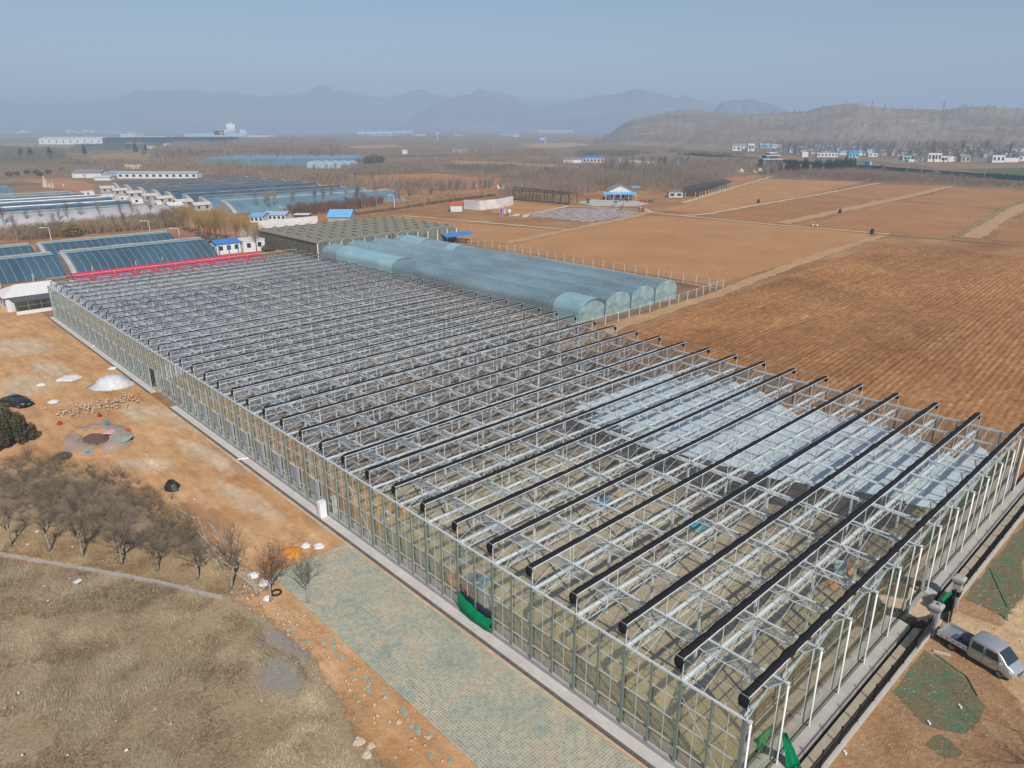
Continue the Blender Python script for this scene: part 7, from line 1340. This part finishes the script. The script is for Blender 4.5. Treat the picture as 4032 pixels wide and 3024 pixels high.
hs('blue_container', 'bright blue container standing right of the brick huts', 'container', t9, 1795, 1865, 440, 46, BLUER, BLUER, depth=6, roof='flat'); hs('white_hut', 'small white shed below the blue container', 'shed', t9, 1820, 1930, 460, 28, WHW, WHW, depth=6, roof='flat')
hs('cream_building', 'cream building with a row of dark windows and blue roof', 'building', u9, 195, 410, 335, 48, CRW, BLUEL, depth=30, wins=7, rise=.2); hs('cream_building', 'brownish building with red roof right of the cream one', 'building', u9, 415, 600, 325, 40, mat('tan_wall', (.45, .34, .26), .85, 0, .1, .3), mat('dull_red_roof', (.28, .09, .09), .7, 0, .15, .3), depth=30, wins=7, rise=.3)
hs('cream_building', 'white row of market sheds left of the cream building', 'building', u9, -20, 190, 355, 25, WHW, DKR, depth=12, wins=9); hs('blue_container', 'blue container behind the large blue greenhouse', 'container', u9, 1100, 1180, 412, 38, BLUER, BLUER, depth=8, roof='flat'); hs('blue_container', 'darker blue container under the billboard pole', 'container', u9, 770, 825, 436, 28, BLUER, BLUER, depth=8, roof='flat')
hs('white_building', 'small white building beside the entrance road', 'building', u9, 140, 280, 400, 36, WHW, TIL2, depth=10, wins=3)
# silos
a = G(*u9(775, 215)); b = G(*u9(880, 215)); D_ = math.dist((CAM[0], CAM[1]), a); L = math.dist(a, b); rz = math.atan2(b[1]-a[1], b[0]-a[0]); o = thing('silo_block', 'tall block of white silos standing out on the horizon', 'silos', ((a[0]+b[0])/2, (a[1]+b[1])/2, 0), rz); HS = L*1.12; SIL = mat('silo_white', (.85, .85, .83), .7, 0, .04, .01)
for k in range(4): r_ = L/8; MB().path([(-L/2+r_*(2*k+1), 0, 0), (-L/2+r_*(2*k+1), 0, HS)], r_*1.0, 14).build('silo', SIL, o, True)
MB().span((-L*.15, -r_*.6, HS), (L*.3, r_*.6, HS*1.12)).build('head_house', SIL, o); MB().span((-L*.85, -r_*.8, 0), (-L*.5, r_*.8, HS*.47)).build('annex', SIL, o)
for i, (x0, x1, ht) in enumerate(((935, 962, 62), (975, 1000, 60))): hs('white_tower', ['left white tower right of the silos', 'right white tower right of the silos'][i], 'tower', u9, x0, x1, 216, ht, SIL, SIL, depth=14, roof='flat')
hs('long_roof', 'long pale blue roofed works at the foot of the silos', 'works', u9, 240, 1010, 244, 34, mat('pale_blue_works', (.40, .52, .60), .7, 0, .1, .01), WHW, depth=90, roof='flat'); hs('long_roof', 'long white works right of the silos', 'works', u9, 1040, 1320, 250, 18, WHW, WHW, depth=60, roof='flat')
m9 = lambda x, y: c9(1, 0, x, y)
hs('warehouse', 'white warehouse with bright blue roof, left of the pair', 'warehouse', m9, 100, 330, 384, 24, WHW, BLUEL, depth=80, rise=.4, wins=6); hs('warehouse', 'white warehouse with bright blue roof, right of the pair', 'warehouse', m9, 300, 440, 374, 24, WHW, BLUER, depth=80, rise=.4, wins=4)
# far town
g_ = random.Random(17)
for i in range(46):
    x = g_.choice([g_.uniform(0, 340), g_.uniform(600, 1160), g_.uniform(1270, 1720), g_.uniform(0, 1720)]); y = g_.uniform(250, 300) if x < 1250 else g_.uniform(232, 250); w_ = g_.uniform(18, 46)
    hs('apartment_block', 'pale apartment block in the hazy town on the far left', 'building', t9, x, x+w_, y, g_.uniform(10, 26) if i % 9 else 46, [WHW, CRW, GRW][i % 3], [WHW, TIL2, BLUEL][i % 3], depth=40, roof='flat', group='apartment blocks of the far town')
# buildings on the plain
for args in ((1565, 1700, 562, 30, WHW, BLUER, 6, 'long white building with blue roof at the end of the green bank'), (1440, 1560, 562, 22, WHW, TIL2, 0, 'white wall and sheds left of the blue roofed building'), (720, 815, 500, 20, GRW, TIL2, 2, 'lone pale building on the left part of the plain'), (395, 425, 505, 18, WHW, WHW, 0, 'small white hut left of the lone pale building'), (1830, 1950, 585, 24, WHW, WHW, 0, 'long plain white wall block before the wood'), (1960, 2050, 570, 22, WHW, TIL, 3, 'white house with brown roof right of the white wall block'), (2065, 2110, 572, 32, mat('dark_green_shed', (.06, .09, .08), .7, 0, .2, .3), DKR, 0, 'dark green shed among the yard buildings'), (2150, 2212, 575, 20, WHW, BLUER, 2, 'white house with blue roof right of the dark green shed'), (1855, 1915, 555, 18, GRW, TIL, 0, 'grey shed behind the white wall block'), (1800, 1815, 556, 14, BLUEL, BLUEL, 0, 'tiny blue hut between the two blue roofed houses'), (1030, 1150, 392, 14, CRW, BLUEL, 3, 'cream farm building far off in the middle of the plain'), (480, 540, 388, 14, WHW, TIL, 2, 'white farmhouse with brown roof left of the blue road sign'), (730, 780, 396, 10, WHW, WHW, 0, 'white lorry shaped hut beside the far road'), (1860, 1900, 380, 12, WHW, WHW, 0, 'white hut before the long light blue greenhouse'), (1620, 1710, 380, 20, SFILM2, SFILM2, 0, 'small light blue film greenhouse far across the plain'), (1280, 1500, 352, 12, mat('pale_far_film', (.42, .44, .44), .6, 0, .1, .05), WHW, 0, 'low pale greenhouse far across the plain'), (870, 905, 340, 14, CRW, TIL, 1, 'cream house on the rise beyond the trees')):
    x0, x1, yb, ht, wm, rm, wn, lb = args; hs('farm_building', lb, 'building', m9, x0, x1, yb, ht, wm, rm, depth=9 if yb > 450 else 25, wins=wn)
# signs, poles, pylons
def pole(label, fn, x, yb, yt, r_=.16, m_=None, cat='pole', group=None, arm=None, name='utility_pole'):
    u, v = fn(x, yb); _, vt = fn(x, yt); p = G(u, v); D = math.dist((CAM[0], CAM[1]), p); h_ = (v-vt)*D/1653*1.03; o = thing(name, label, cat, (*p, 0), 0, group); rr = max(r_, D*.00030); MB().tube((0, 0, 0), (0, 0, h_), rr*1.2, rr*.8, 6).build('shaft', m_ or PTW, o)
    if arm == 'lamp':
        MB().path([(0, 0, h_*.97), (-.9, .9, h_*1.04), (-1.7, 1.7, h_*1.02)], rr*.7, 5).build('lamp_arm', m_ or PTW, o); MB().box((-1.9, 1.9, h_*1.02), (.9, .35, .18), -.78).build('lamp_head', WHITEP, o)
    elif arm: MB().bar((-1.1, .9, h_*.93), (1.1, -.9, h_*.93), rr*1.1).build('cross_arm', m_ or PTW, o)
    return o, h_, D, p
PL = [(985, 500, 420), (916, 635, 585), (1122, 695, 612), (1228, 690, 625), (750, 612, 568), (618, 585, 530), (1322, 432, 388), (1414, 445, 393), (1511, 448, 400), (1622, 452, 398), (495, 540, 500), (1495, 655, 630), (860, 895, 850), (1310, 940, 905), (542, 850, 735)]
for x, yb, yt in PL: pole('slender pale utility pole standing on the plain', m9, x, yb, yt, .12, None, 'pole', 'utility poles on the plain', True)
for x, yb, yt in [(443, 628, 570), (497, 560, 520), (910, 470, 408), (1130, 590, 490), (1255, 560, 505), (1450, 650, 590), (1545, 640, 545), (1945, 690, 608), (200, 520, 455), (415, 525, 488), (1485, 545, 490), (1845, 400, 330), (1380, 560, 520)]: pole('slender pale utility pole near the highway and village', lambda a, b: c9(2, 0, a, b), x, yb, yt, .12, None, 'pole', 'utility poles near the village', True)
for fn, x, yb, yt, lb in ((m9, 885, 757, 712, 'white street lamp by the hedge road beyond the net greenhouse'), (m9, 345, 850, 775, 'white street lamp at the left of the hedge road'), (lambda a, b: c9(0, 0, a, b), 972, 1003, 945, 'white street lamp behind the right end of the rear blue greenhouse'), (lambda a, b: c9(0, 0, a, b), 332, 1062, 995, 'white street lamp behind the left part of the rear blue greenhouse'), (w9, 1520, 150, 55, 'white street lamp right of the pale blue roofed house'), (w9, 180, 400, 320, 'white street lamp at the corner of the front blue greenhouse')): pole(lb, fn, x, yb, yt, .09, WHITEP, 'street lamp', None, 'lamp', 'street_lamp')
BRD = mat('sign_blue', (.02, .14, .62), .5, 0, .05, 1); BRK = mat('billboard_dark', (.05, .06, .11), .6, 0, .2, .05)
def sign(label, fn, x, yb, yt, x0, x1, pt, pb, m_, n=1, marks=None):
    o, h_, D, p = pole(label, fn, x, yb, yt, .3, WHITEP, 'sign', None, None, 'road_sign'); a = math.atan2(p[1]-CAM[1], p[0]-CAM[0])-math.pi/2; k = D/1653; (u0, v0), (u1, v1) = fn(x0, pt), fn(x1, pb); uc = fn(x, yb)[0]; zb = (fn(x, yb)[1]-v1)*k; zt = (fn(x, yb)[1]-v0)*k
    b_ = MB().span(((u0-uc)*k, -.5, zb), ((u1-uc)*k, -.1, zt)).build('panel', m_, o); b_.rotation_euler = (0, 0, a)
    if marks:
        mk = MB()
        for (f0_, f1_, g0, g1) in marks[1]: mk.span(((u0-uc)*k+(u1-u0)*k*f0_, -.56, zb+(zt-zb)*g0), ((u0-uc)*k+(u1-u0)*k*f1_, -.5, zb+(zt-zb)*g1))
        mk = mk.build('lettering', marks[0], b_)
    return o
TXT = (WHITEP, [(.08, .3, .6, .8), (.36, .5, .6, .8), (.58, .9, .6, .8), (.08, .45, .22, .42), (.55, .8, .22, .42)])
sign('large blue road sign with white lettering on the plain', m9, 1320, 434, 388, 1286, 1317, 396, 418, BRD, marks=TXT); sign('smaller blue road sign left of the large one', m9, 624, 420, 362, 614, 636, 362, 381, BRD, marks=TXT)
sign('dark billboard with an orange disc on a thick white pole', u9, 705, 330, 190, 635, 748, 190, 238, BRK, marks=(mat('billboard_orange', (.55, .28, .06), .6, 0, .1, .05), [(.52, .9, .25, .75), (.6, .82, .15, .85)])); sign('blue billboard on a pole right of the silos', u9, 2150, 300, 232, 2133, 2172, 235, 268, BRD)
sign('blue topped billboard on a white pole far across the plain', m9, 980, 342, 296, 962, 997, 296, 312, BLUEL); sign('white billboard on a pole below the blue mountains', m9, 1565, 284, 258, 1549, 1582, 258, 274, WHW)
def pylon(label, fn, x, yb, yt):
    u, v = fn(x, yb); _, vt = fn(x, yt); p = G(u, max(v, 280)); D = math.dist((CAM[0], CAM[1]), p); h_ = (v-vt)*D/1653; z0 = max(0, (275-v)*D/1653+35 if v < 280 else 0); o = thing('pylon', label, 'pylon', (*p, z0-8 if z0 else 0)); m = MB(); w_ = h_*.11; r_ = max(.25, D*.00025)
    for a, b in ((-1, -1), (1, -1), (1, 1), (-1, 1)): m.bar((a*w_, b*w_, 0), (a*w_*.15, b*w_*.15, h_+8), r_)
    for f in (.2, .4, .6): q = w_*(1-.85*f); m.bar((-q, -q, f*h_), (q*.8, q*.8, (f+.18)*h_), r_*.8); m.bar((q, -q, f*h_), (-q*.8, q*.8, (f+.18)*h_), r_*.8)
    for f, l in ((.78, .17), (.88, .13), (.97, .09)): m.bar((-h_*l, h_*l*.8, f*h_), (h_*l, -h_*l*.8, f*h_), r_)
    m.build('lattice', mat('pylon_steel', (.2, .21, .23), .6, .2, .1, .1) if 'pylon_steel' not in bpy.data.materials else bpy.data.materials['pylon_steel'], o)
pylon('lattice pylon in haze left of the warehouses', m9, 112, 345, 240); pylon('small lattice pylon at the far left of the warehouses', m9, 72, 352, 312); pylon('lattice pylon in haze above the middle of the plain', m9, 722, 345, 280); pylon('thin lattice mast right of the silos', u9, 1370, 195, 105); pylon('thin lattice mast left of the billboard', u9, 605, 195, 95)
for i, (x, yb, yt, D) in enumerate(((1205, 186, 155, 2150), (1668, 212, 158, 2150))):
    u, v = c9(2, 0, x, yb); p = GD(u, D); _, vt = c9(2, 0, x, yt); z0 = CAM[2]+D*elev(u, v); h_ = D*(elev(u, vt)-elev(u, v)); o = thing('pylon', ['lattice pylon on the crest of the terraced hill', 'tall lattice pylon on the ridge right of the terraced hill'][i], 'pylon', (*p, z0-14)); m = MB(); h_ += 14; w_ = h_*.09
    for a, b in ((-1, -1), (1, -1), (1, 1), (-1, 1)): m.bar((a*w_, b*w_, 0), (a*w_*.2, b*w_*.2, h_), .5)
    for f in (.3, .5, .7): q = w_*(1-.8*f); m.bar((-q, -q, f*h_), (q*.8, q*.8, (f+.18)*h_), .7); m.bar((q, -q, f*h_), (-q*.8, q*.8, (f+.18)*h_), .7)
    for f, l in ((.8, .16), (.93, .12)): m.bar((-h_*l, h_*l*.8, f*h_), (h_*l, -h_*l*.8, f*h_), .8)
    m.build('lattice', bpy.data.materials['pylon_steel'], o)
# ================================================================ highway
v9 = lambda x, y: c9(2, 0, x, y)
hw = [G(*v9(x, y)) for x, y in ((-900, 470), (-300, 490), (0, 506), (380, 535), (700, 562), (1120, 592), (1600, 630), (2212, 674), (2700, 708))]
ROAD = ground_mat('highway_asphalt', [(.3, (.22, .21, .20)), (.7, (.27, .255, .24))], .1, (.92, 1.06), 1, .01, 6)
strip('road', hw, 15, .05, ROAD); FEN = mat('green_guard_fence', (.02, .10, .065), .7, 0, .15, .3)
def off(pts, d):
    out = []
    for i, p in enumerate(pts):
        a = pts[max(0, i-1)]; b = pts[min(len(pts)-1, i+1)]; L = math.dist(a, b); out.append((p[0]+(b[1]-a[1])/L*d, p[1]-(b[0]-a[0])/L*d))
    return out
for d, h_, lb in ((8.4, 1.6, 'dark green guard fence on the near side of the highway'), (-8.4, 2.2, 'dark green guard fence on the far side of the highway'), (0.6, 1.2, 'dark green median screen along the middle of the highway')):
    o = thing('guard_fence', lb, 'fence'); q = off(hw, d)
    for a, b in zip(q[2:], q[3:]): MB().bar((*a, h_/2), (*b, h_/2), .4, h_).build('fence_panel', FEN, o)
hedge('hedge', 'dark shrub hedge along the right end of the highway', off([G(*v9(x, y)) for x, y in ((1890, 648), (2212, 672), (2400, 684))], -10.5), 3, 2.6, 1400, .4, 5)
a = G(*v9(1180, 598)); b = G(*v9(1305, 606)); rz = math.atan2(b[1]-a[1], b[0]-a[0]); L = math.dist(a, b); o = thing('lorry', 'long dark lorry with red cab and a light blue load on the highway', 'lorry', ((a[0]+b[0])/2, (a[1]+b[1])/2, .05), rz)
MB().span((-L/2, -1.4, 1.1), (L*.33, 1.4, 3.0)).build('trailer', mat('maroon_trailer', (.10, .035, .045), .7, 0, .2, .5), o); MB().loft([rrect(L*.36, 1.35, .7, 3.7, .2), rrect(L*.47, 1.35, .7, 3.6, .3), rrect(L*.5, 1.2, .7, 2.2, .3)]).build('cab', mat('red_cab', (.32, .03, .05), .4, 0, .1, 1), o); MB().span((-L*.48, -1.35, 3.0), (-L*.22, 1.35, 6.2)).build('blue_load', mat('sky_blue_tarp', (.12, .48, .68), .6, 0, .1, .5), o); MB().span((L*.485, -1.1, 2.3), (L*.505, 1.1, 3.2)).build('windscreen', CGL, o)
for x in (-L*.42, -L*.34, -L*.26, L*.26, L*.42):
    for y in (-1.2, 1.2): wheel(o, x, y, .55, .35)
a = G(*v9(1635, 632)); o = sedan('grey_car', 'silver grey car driving on the highway right of the lorry', (*a, .05), rz, PAINTS, PLASTIC); o.scale = (1.75, 1.5, 1.6)
a = G(*v9(305, 524)); o = thing('van', 'dark van on the far left part of the highway', 'van', (*a, .05), rz); MB().loft([rrect(-3.5, 1.3, .5, 3.0, .2), rrect(2.2, 1.3, .5, 3.0, .25), rrect(3.6, 1.2, .5, 1.8, .25)]).build('body', DKB, o); MB().span((2.35, -1.32, 1.9), (3.1, 1.32, 2.7)).build('side_window', CGL, o)
for x in (-2.2, 2.3):
    for y in (-1.15, 1.15): wheel(o, x, y, .5, .3)
# grey stepped house near the conifers
q1 = lambda x, y: CZ(2800, 500, 620, 2212, x, y); q2 = lambda x, y: CZ(3412, 480, 620, 2212, x, y)
a, b = G(*q1(720, 620)), G(*q1(985, 620)); rz = math.atan2(b[1]-a[1], b[0]-a[0]); L = math.dist(a, b); o = thing('stepped_house', 'grey rendered house with stepped white edged parapet among bare trees', 'house', ((a[0]+b[0])/2, (a[1]+b[1])/2, 0), rz); DGW = mat('dark_grey_render', (.17, .165, .165), .9, 0, .15, .2)
for i, (f, h_) in enumerate(((1.0, 9.5), (.72, 12.5), (.42, 14.5))): MB().span((-L/2*f, 0, 0), (L/2*f, 14-i*.1, h_)).build('wall', DGW, o); MB().span((-L/2*f-.3, -.3, h_), (L/2*f+.3, 14.3, h_+.6)).build('parapet', WHW, o)
# garden stones left of it
for i in range(14): rag('garden_rock', (*G(*q1(340+i*24+(i*37) % 50, 470+(i*53) % 180)), 0), 2.2, bpy.data.materials['pale_rock'], 'pale rock among the brush left of the stepped house', 'rock', 150+i, 2.6, 8, 'pale rocks among the brush')
# ================================================================ village
HV = []
def H1(fn, x0, x1, yb, ht, wm, rm, **k): HV.append((fn(x0, yb)[0], fn, x0, x1, yb, ht, wm, rm, k))
BR, LB = BLUER, BLUEL
for a in ((295, 510, 335, 62, WHW, TIL2), (515, 605, 340, 95, WHW, WHW, 'f'), (690, 860, 300, 40, GRW, LB), (870, 985, 300, 50, WHW, TIL, 'f'), (1025, 1105, 240, 18, GRW, LB), (1110, 1240, 275, 40, CRW, TIL), (1105, 1210, 360, 42, WHW, BR), (1205, 1310, 380, 30, CRW, TIL2), (1275, 1360, 422, 62, WHW, WHW, 'f'), (1490, 1780, 422, 48, WHW, WHW, 'f'), (1555, 1675, 385, 28, CRW, LB), (1665, 1780, 372, 22, BRW, BR), (1790, 1905, 395, 32, CRW, LB), (1935, 2070, 437, 60, TEW, BR), (2075, 2210, 400, 30, WHW, LB), (1800, 1960, 285, 35, WHW, WHW, 'f'), (1930, 2065, 250, 45, CRW, BR), (1455, 1550, 325, 45, GRW, TIL2), (1620, 1712, 302, 25, ORW, LB), (1770, 1850, 325, 22, CRW, BR), (2000, 2180, 318, 22, WHW, LB), (1550, 1612, 305, 25, WHW, TIL2), (1400, 1500, 380, 26, CRW, TIL), (1215, 1330, 320, 26, GRW, LB), (1340, 1450, 335, 30, GRW, TIL), (2080, 2180, 345, 24, CRW, TIL2), (900, 1000, 345, 24, GRW, TIL), (1900, 1990, 340, 24, GRW, TIL)): H1(q1, *a[:6], **({'roof': 'flat'} if len(a) > 6 else {}))
for a in ((25, 145, 492, 45, WHW, WHW, 'f'), (80, 175, 425, 18, CRW, BR), (150, 250, 468, 32, ORW, TIL), (0, 75, 435, 45, WHW, TIL2, 'f'), (255, 380, 250, 40, PKW, TIL2, 'f'), (505, 620, 542, 55, TEW, BRW, 'f'), (590, 670, 560, 25, WHW, WHW, 'f'), (855, 1040, 562, 105, WHW, BRW, 'f'), (1035, 1135, 562, 65, WHW, WHW, 'f'), (1145, 1220, 560, 60, WHW, WHW, 'f'), (1320, 1450, 562, 55, GRW, TIL2), (1760, 1935, 572, 80, WHW, WHW, 'f'), (1938, 2130, 566, 50, WHW, TIL2, 'f'), (2138, 2300, 550, 60, WHW, TIL), (1225, 1430, 355, 25, GRW, DKR), (1190, 1265, 388, 15, CRW, LB), (1435, 1555, 395, 25, TEW, WHW, 'f'), (1480, 1780, 455, 35, GRW, TIL2), (1780, 1890, 412, 50, GRW, TIL, 'f'), (1920, 2035, 402, 16, CRW, LB), (1890, 2100, 460, 25, GRW, DKR), (2040, 2212, 425, 45, mat('pale_wall', (.55, .55, .56), .85, 0, .1, .3), TIL2, 'f'), (620, 700, 372, 18, GRW, LB), (700, 775, 280, 28, CRW, TIL2), (870, 1000, 250, 50, mat('pale_plaster', (.5, .49, .47), .85, 0, .1, .3), TIL2, 'f'), (1100, 1150, 280, 32, CRW, WHW, 'f'), (860, 980, 170, 20, GRW, LB), (990, 1060, 192, 18, GRW, BR), (1060, 1140, 222, 25, WHW, TIL2), (1380, 1460, 248, 15, GRW, LB), (2040, 2200, 300, 25, WHW, TIL), (2060, 2212, 340, 25, GRW, TIL2), (560, 700, 180, 15, WHW, TIL2), (1840, 1920, 128, 16, GRW, LB), (930, 990, 330, 18, GRW, BR), (250, 420, 460, 25, GRW, TIL), (680, 830, 545, 30, GRW, TIL), (1210, 1320, 545, 40, CRW, TIL, 'f'), (980, 1100, 420, 24, CRW, TIL), (1290, 1400, 410, 24, CRW, TIL2), (1100, 1190, 345, 20, CRW, TIL), (1460, 1600, 345, 20, GRW, BR), (1650, 1760, 380, 25, GRW, BR), (300, 400, 380, 20, GRW, TIL), (500, 600, 400, 22, GRW, TIL), (750, 860, 430, 22, GRW, TIL2), (1130, 1180, 440, 40, CRW, WHW, 'f'), (1640, 1760, 500, 40, GRW, TIL, 'f')): H1(q2, *a[:6], **({'roof': 'flat'} if len(a) > 6 else {}))
HV.sort(key=lambda h: h[0]); cnt = {}; WN = {}
for n_, t_ in ((WHW, 'white'), (CRW, 'cream'), (GRW, 'grey'), (BRW, 'brick'), (TEW, 'teal walled'), (PKW, 'pink'), (ORW, 'orange walled')): WN[n_.name] = t_
RN = {BLUER.name: 'bright blue roof', BLUEL.name: 'light blue roof', TIL.name: 'brown tiled roof', TIL2.name: 'grey roof', WHW.name: 'white flat roof', DKR.name: 'dark slate roof', BRW.name: 'red edged flat roof'}
tot = {}
for h_ in HV: k = (WN.get(h_[6].name, 'pale'), RN[h_[7].name]); tot[k] = tot.get(k, 0)+1
for (_, fn, x0, x1, yb, ht, wm, rm, k) in HV:
    key = (WN.get(wm.name, 'pale'), RN[rm.name]); cnt[key] = cnt.get(key, 0)+1; n_ = cnt[key]-1
    lb = ('the only %s village house with a %s' % key) if tot[key] == 1 else '%s %s house with %s counted from the left in the village' % (ORD[n_], key[0], key[1])
    hs('village_house', lb, 'house', fn, x0, x1, yb, ht, wm, rm, depth=9, wins=0 if (x1-x0 < 90 or n_ % 2) else max(2, int((x1-x0)/45)), door=n_ % 3 == 0, rise=.45, group='village houses', **k)
# painted end wall of the large white house: a teal landscape daub
mu = G(*q2(900, 563)); u, v = q2(900, 563)
VT = [far_tree('bare_tree', 'dark bare village tree', 500+i, 10, 4, .6, .3, bpy.data.materials['village_tree_twigs'], WIL2) for i in range(2)]
g_ = random.Random(23); place_trees(VT, [G(*q2(g_.uniform(-600, 2200), g_.uniform(230, 470))) for _ in range(55)], 'dark bare tree among the village houses', 'bare trees among the houses', 1.0, 1.8, 12)
place_trees(VT, [G(*q1(g_.uniform(600, 2200), g_.uniform(200, 330))) for _ in range(24)], 'dark bare tree behind the left part of the village', 'bare trees behind the left houses', .8, 1.4, 13)
for i, (x, y, r_) in enumerate(((1960, 330, 9), (1850, 345, 6))): o = thing('evergreen_tree', ['dark green evergreen standing on the right of the village', 'smaller dark evergreen left of the large village one'][i], 'tree', (*G(*q2(x, y)), 0)); leafball('crown', [(0, 0, r_*.8, r_, r_*.8, r_*.8)], 700, .5, CON, o, 60+i); MB().tube((0, 0, 0), (0, 0, r_*.6), .3).build('trunk', WIL2, o)
g_ = random.Random(29)
for i in range(52):
    fn = q2 if i % 3 else q1; x = g_.uniform(-100, 2150) if i % 3 else g_.uniform(1000, 2150); y = g_.uniform(260, 500) if i % 3 else g_.uniform(240, 370); m_ = g_.choice([GRW, CRW, GRW, BRW]); q_ = g_.random() < .55
    hs('village_house', 'small house with tiled roof crowded among the larger village houses' if q_ else 'small grey roofed house crowded among the larger village houses', 'house', fn, x, x+g_.uniform(60, 130), y, g_.uniform(16, 26), m_, TIL if q_ else TIL2, depth=8, rise=.5, group='small tiled village houses' if q_ else 'small grey roofed village houses')
# quarry faces on the hills are rock outcrops
ROCK = mat('quarry_rock', (.42, .34, .26), .95, 0, .3, .02, 1.0, .08, streak=(1, 1, .3)); ROCK2 = mat('quarry_rock_shade', (.22, .19, .165), .95, 0, .3, .02)
